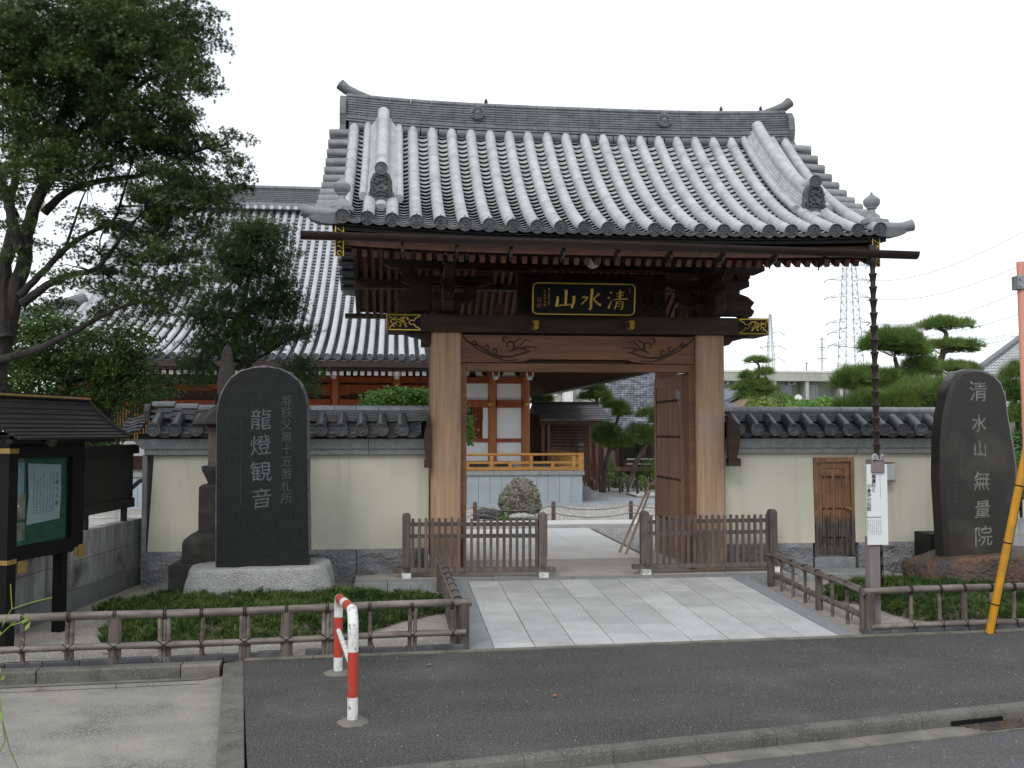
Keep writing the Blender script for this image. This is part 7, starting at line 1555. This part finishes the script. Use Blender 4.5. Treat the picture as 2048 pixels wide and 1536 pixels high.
# --- big maple, upper left
MY = 12.6
mp_ = thing('maple_tree', 'large dark leafy maple filling the upper left of the view', 'tree', (ax(-20, 1000, MY), MY, 0))
tr = MB(); nodes = []
for pts, r0, r1, dy in (([(-30, 1150), (-20, 900), (-5, 740), (20, 640), (42, 540), (62, 440), (92, 350), (120, 250), (150, 140), (175, 40)], .15, .035, .3), ([(8, 680), (5, 580), (18, 490), (26, 430), (0, 360), (-30, 280)], .11, .05, .5), ([(45, 606), (80, 580), (109, 562), (150, 548), (191, 537), (227, 496), (254, 460), (290, 420)], .06, .012, -.6),
        ([(40, 590), (80, 550), (131, 498), (180, 465), (224, 444), (243, 400), (262, 330)], .05, .010, -.3), ([(-20, 725), (30, 712), (82, 695), (150, 662), (191, 638), (240, 615), (300, 600), (360, 590)], .06, .010, -.9), ([(88, 425), (131, 385), (191, 364), (273, 352), (340, 330), (400, 300), (450, 290)], .055, .010, -.5),
        ([(100, 330), (170, 250), (250, 190), (330, 140), (400, 100)], .05, .010, .6), ([(60, 440), (90, 380), (150, 300), (210, 230), (260, 150), (300, 60)], .05, .012, -.7), ([(131, 498), (150, 440), (165, 395), (178, 372)], .02, .006, -.5), ([(224, 444), (200, 480), (205, 540)], .015, .006, .2), ([(40, 500), (20, 420), (40, 300), (50, 180), (60, 60)], .07, .02, .5)):
    nodes += plim(tr, pts, MY, r0, r1, dy)
ME = [(50, 50, 110, 90), (170, 40, 120, 80), (300, 30, 110, 60), (395, 40, 45, 50), (110, 150, 120, 90), (250, 130, 120, 90), (350, 120, 70, 60), (395, 150, 40, 35), (60, 250, 90, 80), (180, 230, 120, 80), (290, 230, 90, 70), (355, 205, 55, 40), (90, 330, 60, 40), (240, 310, 100, 45), (330, 290, 60, 50), (400, 300, 50, 40), (455, 285, 38, 30), (470, 340, 22, 40), (30, 350, 40, 60), (330, 380, 75, 60), (400, 385, 70, 55), (450, 380, 45, 35), (300, 440, 75, 55), (370, 450, 60, 45), (250, 500, 60, 45), (320, 510, 65, 50), (390, 500, 25, 20), (220, 560, 70, 45), (300, 575, 70, 40), (350, 560, 40, 30), (110, 465, 45, 50), (190, 430, 30, 20), (120, 545, 45, 22), (90, 595, 40, 14), (180, 500, 25, 20), (10, 470, 20, 60), (230, 620, 60, 22), (300, 625, 40, 22), (420, 545, 16, 12), (130, 90, 150, 100), (240, 60, 140, 80), (170, 330, 70, 35), (20, 150, 60, 150)]
W_ = [e[2] * e[3] for e in ME]; tot = sum(W_); Cs = []; twg = MB()
for (c, r), wgt, e in zip(px_ell([(*e, R.uniform(-.9, .9)) for e in ME], MY - .3, .55), W_, ME):
    sparse = .42 if (e[1] > 400 and e[0] < 260) else (.85 if e[1] > 400 or e[0] > 400 else 1.0); ns = max(5, int(wgt / tot * 1250 * sparse))
    for _ in range(ns):
        p = in_ell(c, r, 1)[0][0]; v = Vector(p); nl = R.randint(60, 95)
        a = R.uniform(0, 2 * PI); rad = np.sqrt(NR.uniform(0, 1, nl)) * R.uniform(.13, .30); ang = NR.uniform(0, 2 * PI, nl)
        tilt = R.uniform(-.35, .35); L_ = np.stack([rad * np.cos(ang), rad * np.sin(ang) * .8, tilt * rad * np.cos(ang) - rad * .25 + NR.normal(0, .03, nl)], 1) + p
        Cs.append(L_); 
        if R.random() < .5:
            k = nearest(nodes, v); twg.tube([k, (k + v) / 2 + Vector((0, 0, .06)), v], [.010, .006, .003], 4)
trk = MB(); trk.v = tr.v; trk.f = tr.f; trunk = trk.build('trunk', M['bark'], mp_, True); twg.build('twig', M['bark'], trunk)['kind'] = 'stuff'
Cm = np.concatenate(Cs); cr_ = cloud('crown', Cm, .084, star_leaf(), M['maple'], mp_, up=.22); cr_['kind'] = 'stuff'
yl = [at(45, 65, MY - .9), at(258, 105, MY - 1.0), at(240, 118, MY - 1.0), at(390, 15, MY - .9), at(318, 500, MY - 1)]; YC = np.concatenate([np.array(p) + NR.normal(0, .035, (12, 3)) for p in yl])
o = cloud('yellowing_leaves', YC, .055, star_leaf(), M['mapley'], mp_, up=.4); o['kind'] = 'stuff'
# --- generic leafy tree
def leafy(name, label, ell, Y, dy, n, size, tmpl, mt, trunks, base, cat='tree', group=None, up=.4, shell=.5, barkm='bark', clump=70, spread=.16):
    t = thing(name, label, cat, base, group); mb = MB(); nd_ = []
    for pts, r0, r1, d in trunks: nd_ += plim(mb, pts, Y, r0, r1, d)
    w_ = [e[2] * e[3] for e in ell]; s = sum(w_); C = []
    for (c, r), wt in zip(px_ell(ell, Y, dy), w_):
        k = max(1, int(n * wt / s / clump)); P, D = in_ell(c, r, k, shell)
        for p in P:
            C.append(p + NR.normal(0, 1, (clump, 3)) * np.array((spread, spread, spread * .45)))
            if nd_ and R.random() < .35: v = Vector(p); q_ = nearest(nd_, v); mb.tube([q_, (q_ + v) / 2, v], [.012, .008, .004], 4)
    if mb.v: mb.build('trunk', M[barkm], t, True)
    o = cloud('crown', np.concatenate(C), size, tmpl, M[mt], t, up=up); o['kind'] = 'stuff'; return t
leafy('broadleaf_tree', 'bright green broad-leaved tree behind the notice board', [(40, 690, 60, 50), (110, 680, 70, 45), (190, 700, 75, 50), (265, 690, 45, 40), (60, 760, 70, 50), (150, 770, 85, 55), (240, 760, 60, 45), (300, 770, 42, 40), (270, 810, 35, 20), (120, 830, 60, 40), (30, 820, 50, 40), (320, 790, 22, 18), (180, 860, 45, 40), (90, 640, 60, 20), (240, 730, 50, 30)], 15.0, .7, 15000, .085, oval_leaf(.2), 'broad',
      [([(178, 1000), (185, 930), (178, 860), (150, 800), (120, 740), (90, 700)], .09, .03, .2), ([(180, 880), (220, 820), (250, 760), (270, 710)], .05, .02, -.3), ([(160, 830), (60, 790), (20, 740)], .05, .02, .3), ([(185, 940), (225, 905), (240, 870), (262, 830), (285, 800)], .035, .015, -.5), ([(190, 990), (240, 985), (285, 960)], .04, .03, 0)], (ax(180, 1000, 15), 15.0, 0), clump=26, spread=.11)
leafy('dark_shrub', 'dark evergreen shrub between notice board and tiled wall', [(180, 860, 45, 55), (190, 800, 40, 40), (150, 830, 50, 40)], 15.6, .4, 5000, .07, oval_leaf(.22), 'conif', [([(185, 1000), (185, 860)], .04, .02, 0)], (ax(185, 1000, 15.6), 15.6, 0), 'shrub', clump=40, spread=.1)
ndl = needle_tuft(11, 2, .05, 1.2)
leafy('podocarpus_tree', 'dark layered evergreen tree rising behind the black stele', [(505, 452, 35, 28), (480, 480, 55, 32), (540, 478, 45, 32), (450, 505, 40, 22), (560, 520, 32, 22), (470, 540, 45, 26), (540, 560, 50, 26), (500, 520, 50, 30), (575, 590, 34, 24), (440, 600, 50, 22), (500, 600, 45, 30), (560, 625, 48, 25), (400, 635, 40, 28), (450, 650, 55, 28), (520, 665, 60, 28), (590, 665, 40, 18), (420, 690, 50, 26), (480, 700, 50, 25), (540, 690, 40, 18), (385, 725, 28, 20), (600, 745, 45, 22), (400, 750, 30, 22), (612, 775, 35, 22)], 15.3, .42, 15500, .075, ndl, 'conif',
      [([(440, 900), (440, 800), (455, 740), (468, 690), (480, 640), (492, 580), (500, 520), (505, 460)], .085, .02, 0), ([(458, 740), (520, 715), (575, 680), (610, 665)], .035, .012, -.3), ([(470, 690), (420, 670), (400, 640)], .03, .012, .2), ([(482, 620), (540, 600), (575, 585)], .03, .01, -.3), ([(490, 580), (450, 540), (435, 505)], .03, .01, .2), ([(455, 750), (410, 720), (385, 720)], .03, .01, -.2), ([(470, 720), (540, 745), (600, 750)], .03, .01, .4)], (ax(440, 1000, 15.3), 15.3, 0), up=.5, clump=26, spread=.095, shell=.3)
leafy('clipped_bush', 'bright green clipped bush showing over the left wall by the gate', [(800, 805, 72, 28), (790, 830, 80, 40), (860, 830, 70, 50), (905, 845, 32, 36), (918, 870, 24, 24)], 17.6, .8, 11000, .085, oval_leaf(.26), 'bush', [([(850, 1000), (850, 850)], .06, .03, 0)], (ax(850, 1000, 17.6), 17.6, .1), 'bush', up=.25, shell=.85, clump=14, spread=.055)
# --- cloud-pruned pines
ptuft = needle_tuft(13, 5, .022, 1.35)
def pine(label, pads, Y, trunks, base, size=.15, dens=1.0, dy=None, group='cloud-pruned pines'):
    t = thing('pine_tree', label, 'tree', base, group); mb = MB(); nd_ = []; k = Y / 2000
    for pts, r0, r1, d in trunks: nd_ += plim(mb, pts, Y, r0 * k * 20, r1 * k * 20, d)
    C = []; N_ = []
    for e in pads:
        px, py, rx, ry = e[:4]; yo = e[4] if len(e) > 4 else R.uniform(-.3, .3) * rx * k; c = np.array(at(px, py + ry * .6, Y + yo)); n = int(dens * (rx * 1.3) * (ry + rx * .5) * .13) + 18
        d = NR.normal(size=(n, 3)); d /= np.linalg.norm(d, axis=1)[:, None]; d[:, 2] = np.abs(d[:, 2]); rad = NR.uniform(.6, 1.07, n)[:, None]
        lump = 1 + .22 * np.sin(5 * d[:, :1] + px) * np.cos(4 * d[:, 1:2] + py); P = c + d * rad * lump * np.array((rx * k, rx * k * .8, ry * 1.5 * k)); C.append(P); N_.append(d * .6 + np.array((0, 0, .9)))
        for _ in range(int(4 + rx / 9)):
            a = R.uniform(0, 2 * PI); s = R.uniform(.4, .9); v = Vector(c) + Vector((math.cos(a) * rx * k * s, math.sin(a) * rx * k * .7 * s, ry * k * .3)); q_ = nearest(nd_, Vector(c)) if nd_ else Vector(c)
            mb.tube([q_, Vector(c) + (v - Vector(c)) * .35 + Vector((0, 0, -.01)), v], [.6 * k, .45 * k, .15 * k], 4)
    mb.build('trunk', M['barkr'], t, True); CC = np.concatenate(C); NN = np.concatenate(N_)
    o = cloud('crown', CC, size * 1.35, ptuft, M['pine'], t, up=.75, N=NN); o['kind'] = 'stuff'; return t
pine('pine with a tall umbrella top, rightmost behind the tiled wall', [(1888, 648, 58, 15), (1905, 690, 55, 11), (1860, 692, 26, 9), (1925, 700, 36, 8), (1890, 735, 70, 12), (1850, 745, 30, 8), (1930, 738, 32, 8)], 22.0, [([(1880, 900), (1882, 800), (1878, 745), (1888, 700), (1892, 668), (1878, 655)], .55, .18, 0), ([(1890, 705), (1915, 695)], .2, .1, 0), ([(1880, 765), (1910, 750)], .25, .1, 0)], (ax(1880, 1100, 22), 22, .1), .14, 1.2)
pine('broad pine with rounded pads behind the rain chain', [(1790, 680, 62, 22), (1760, 690, 40, 18), (1825, 700, 36, 18), (1840, 730, 36, 14), (1715, 755, 48, 20), (1770, 760, 60, 20), (1820, 760, 40, 14), (1690, 770, 24, 12), (1745, 775, 40, 14)], 19.0, [([(1800, 950), (1800, 820), (1798, 760), (1790, 715)], .5, .2, 0), ([(1798, 790), (1750, 775), (1715, 770)], .3, .1, 0), ([(1795, 740), (1830, 730)], .2, .1, 0)], (ax(1800, 1150, 19), 19, .1), .17, 1.3)
pine('low dark green pine spreading along the top of the right wall', [(1850, 790, 75, 28), (1800, 810, 60, 22), (1740, 808, 50, 20), (1890, 815, 45, 20), (1700, 822, 40, 14)], 17.0, [([(1820, 1000), (1820, 880), (1815, 820)], .5, .2, 0), ([(1818, 850), (1760, 825), (1720, 820)], .3, .1, 0)], (ax(1820, 1150, 17), 17, .1), .18, 1.5)
pine('small tiered pine before the apartment block, right of the gate', [(1514, 722, 26, 6), (1530, 745, 20, 8), (1495, 752, 18, 8), (1510, 766, 34, 7), (1500, 776, 36, 8), (1535, 778, 24, 7), (1495, 792, 24, 10), (1532, 790, 20, 10)], 26.0, [([(1518, 900), (1516, 800), (1516, 760), (1518, 735), (1513, 725)], .3, .1, 0), ([(1516, 765), (1535, 755)], .12, .06, 0)], (ax(1518, 1100, 26), 26, .1), .15, 1.6)
pine('tall pine by the cream apartment wall, seen through the gate', [(1192, 745, 20, 9), (1178, 760, 22, 8), (1205, 762, 18, 8), (1188, 775, 24, 9), (1200, 792, 26, 9), (1175, 795, 18, 7), (1215, 805, 14, 7)], 36.0, [([(1200, 930), (1198, 850), (1192, 790), (1194, 745)], .25, .1, 0)], (ax(1200, 990, 36), 36, .1), .22, 1.8)
pine('pine with flat spreading pads in the middle of the gate opening', [(1232, 812, 26, 8), (1245, 826, 22, 8), (1213, 858, 26, 8), (1225, 872, 24, 8), (1215, 882, 22, 7), (1262, 882, 34, 10), (1240, 890, 30, 8), (1200, 872, 14, 8)], 28.5, [([(1207, 985), (1212, 930), (1225, 880), (1232, 850), (1238, 820)], .28, .12, 0), ([(1222, 900), (1250, 890), (1270, 888)], .14, .06, 0)], (ax(1207, 985, 28.5), 28.5, .1), .17, 1.8)
pine('leaning pine beside the open door leaf', [(1300, 828, 22, 10), (1318, 840, 18, 10), (1285, 862, 26, 10), (1312, 868, 22, 10), (1300, 880, 28, 9), (1325, 885, 20, 9)], 27.5, [([(1258, 968), (1275, 920), (1295, 885), (1310, 850), (1312, 835)], .32, .14, 0)], (ax(1258, 985, 27.5), 27.5, .1), .16, 1.8)
pine('green pine branch rising behind the brown stele', [(2035, 745, 30, 16), (2010, 775, 26, 18), (2050, 790, 36, 20), (2040, 830, 34, 24), (2055, 880, 30, 26)], 18.5, [([(2040, 1000), (2038, 880), (2030, 800), (2035, 760)], .4, .15, 0)], (ax(2040, 1150, 18.5), 18.5, .1), .17, 1.3)
pine('thin pine top at the left edge of the side porch', [(1078, 803, 20, 7), (1095, 800, 14, 6)], 40.0, [([(1090, 980), (1092, 860), (1088, 800)], .2, .08, 0)], (ax(1090, 980, 40), 40, .1), .22, 1.6)
def dome(label, px, py, rx, ry, Y, mt='shrub', n=900, size=.06, name='clipped_shrub', group='round clipped shrubs'):
    k = Y / 2000; c = at(px, py, Y); t = thing(name, label, 'shrub', (c.x, Y, .1), group)
    d = NR.normal(size=(n, 3)); d /= np.linalg.norm(d, axis=1)[:, None]; d[:, 2] = np.abs(d[:, 2]) * 1.0; zz0 = max(.1, c.z - ry * k); H_ = c.z + ry * k - zz0
    P = np.array((c.x, Y, zz0)) + d * NR.uniform(.86, 1.0, n)[:, None] * np.array((rx * k, rx * k * .85, H_)); o = cloud('crown', P, size, oval_leaf(.3), M[mt], t, N=d, up=.3); o['kind'] = 'stuff'
    q = MB(); q.tube([(c.x, Y, .1), (c.x, Y, zz0 + H_ * .4)], .03, 6); q.build('trunk', M['bark'], t)
for a in (('round shrub left of the far rope fence', 1218, 960, 18, 15, 31.5), ('round shrub behind the middle stakes of the far fence', 1245, 960, 19, 16, 31.2), ('round shrub before the veranda, right of the boulder shrubs', 1282, 963, 19, 14, 31.8), ('low shrub nearest the open door', 1310, 963, 18, 14, 32.2), ('tall yellow-green shrub left of the leaning pine', 1216, 935, 22, 22, 35.5), ('dark tall rounded shrub behind the leaning pine', 1295, 940, 22, 24, 34.0, 'conif'), ('bright shrub touching the door edge', 1318, 925, 16, 26, 33.0, 'bush'), ('yellow-green shrub behind the slatted porch post', 1196, 935, 10, 24, 37.0)):
    dome(*a)
for a in (('rounded garden tree right of the tan gable', 1560, 800, 34, 14, 24, 'shrub'), ('dense clipped tree above the right wall', 1530, 812, 50, 18, 22, 'shrub'), ('clipped tree right of the dense one, above the wall', 1595, 812, 34, 12, 23, 'bush'), ('light green hedge top sloping behind the rain chain', 1650, 808, 50, 14, 24, 'bush'), ('dark green shrub filling the space right of the brown stele', 2040, 930, 50, 70, 16.5, 'conif')):
    dome(*a, n=2600, size=.09, name='clipped_tree', group='clipped garden trees')
dome('small green plants at the foot of the big rock', 1010, 1036, 12, 5, 21.0, 'bush', 160, .05, 'small_plant', None)
# dark reflection side: low trees far behind the buildings close the horizon
for k, (px, w_) in enumerate(((-400, 300), (200, 260), (1900, 300), (2500, 300))):
    pass
# --- young shoots at the left edge, close to the camera
sp = thing('roadside_plant', 'thin plant stems with young leaves poking in at the left edge', 'plant', (-2.9, 5.6, -.1))
q = MB(); C = []
for pts in ([(-25, 1560), (10, 1480), (0, 1400), (-20, 1340)], [(38, 1540), (20, 1500), (2, 1430), (-10, 1390)], [(-30, 1262), (10, 1238), (24, 1218), (60, 1206), (104, 1195)], [(24, 1218), (22, 1190), (21, 1168)], [(-20, 1290), (20, 1252), (60, 1240)]):
    q.tube([at(px, py, 5.4) for px, py in pts], .0028, 4)
q.build('stem', M['lime'], sp, True)
for px, py, s in ((5, 1255, .07), (18, 1248, .07), (30, 1246, .06), (45, 1248, .06), (50, 1262, .07), (46, 1280, .07), (0, 1262, .06), (60, 1240, .045), (2, 1345, .07), (10, 1352, .06), (0, 1365, .07), (4, 1300, .05), (-2, 1420, .06), (3, 1405, .06)):
    C.append(at(px, py, 5.4))
o = cloud('leaves', np.array([tuple(c) for c in C]), .065, oval_leaf(.2), M['lime'], sp, up=.1); o['kind'] = 'stuff'
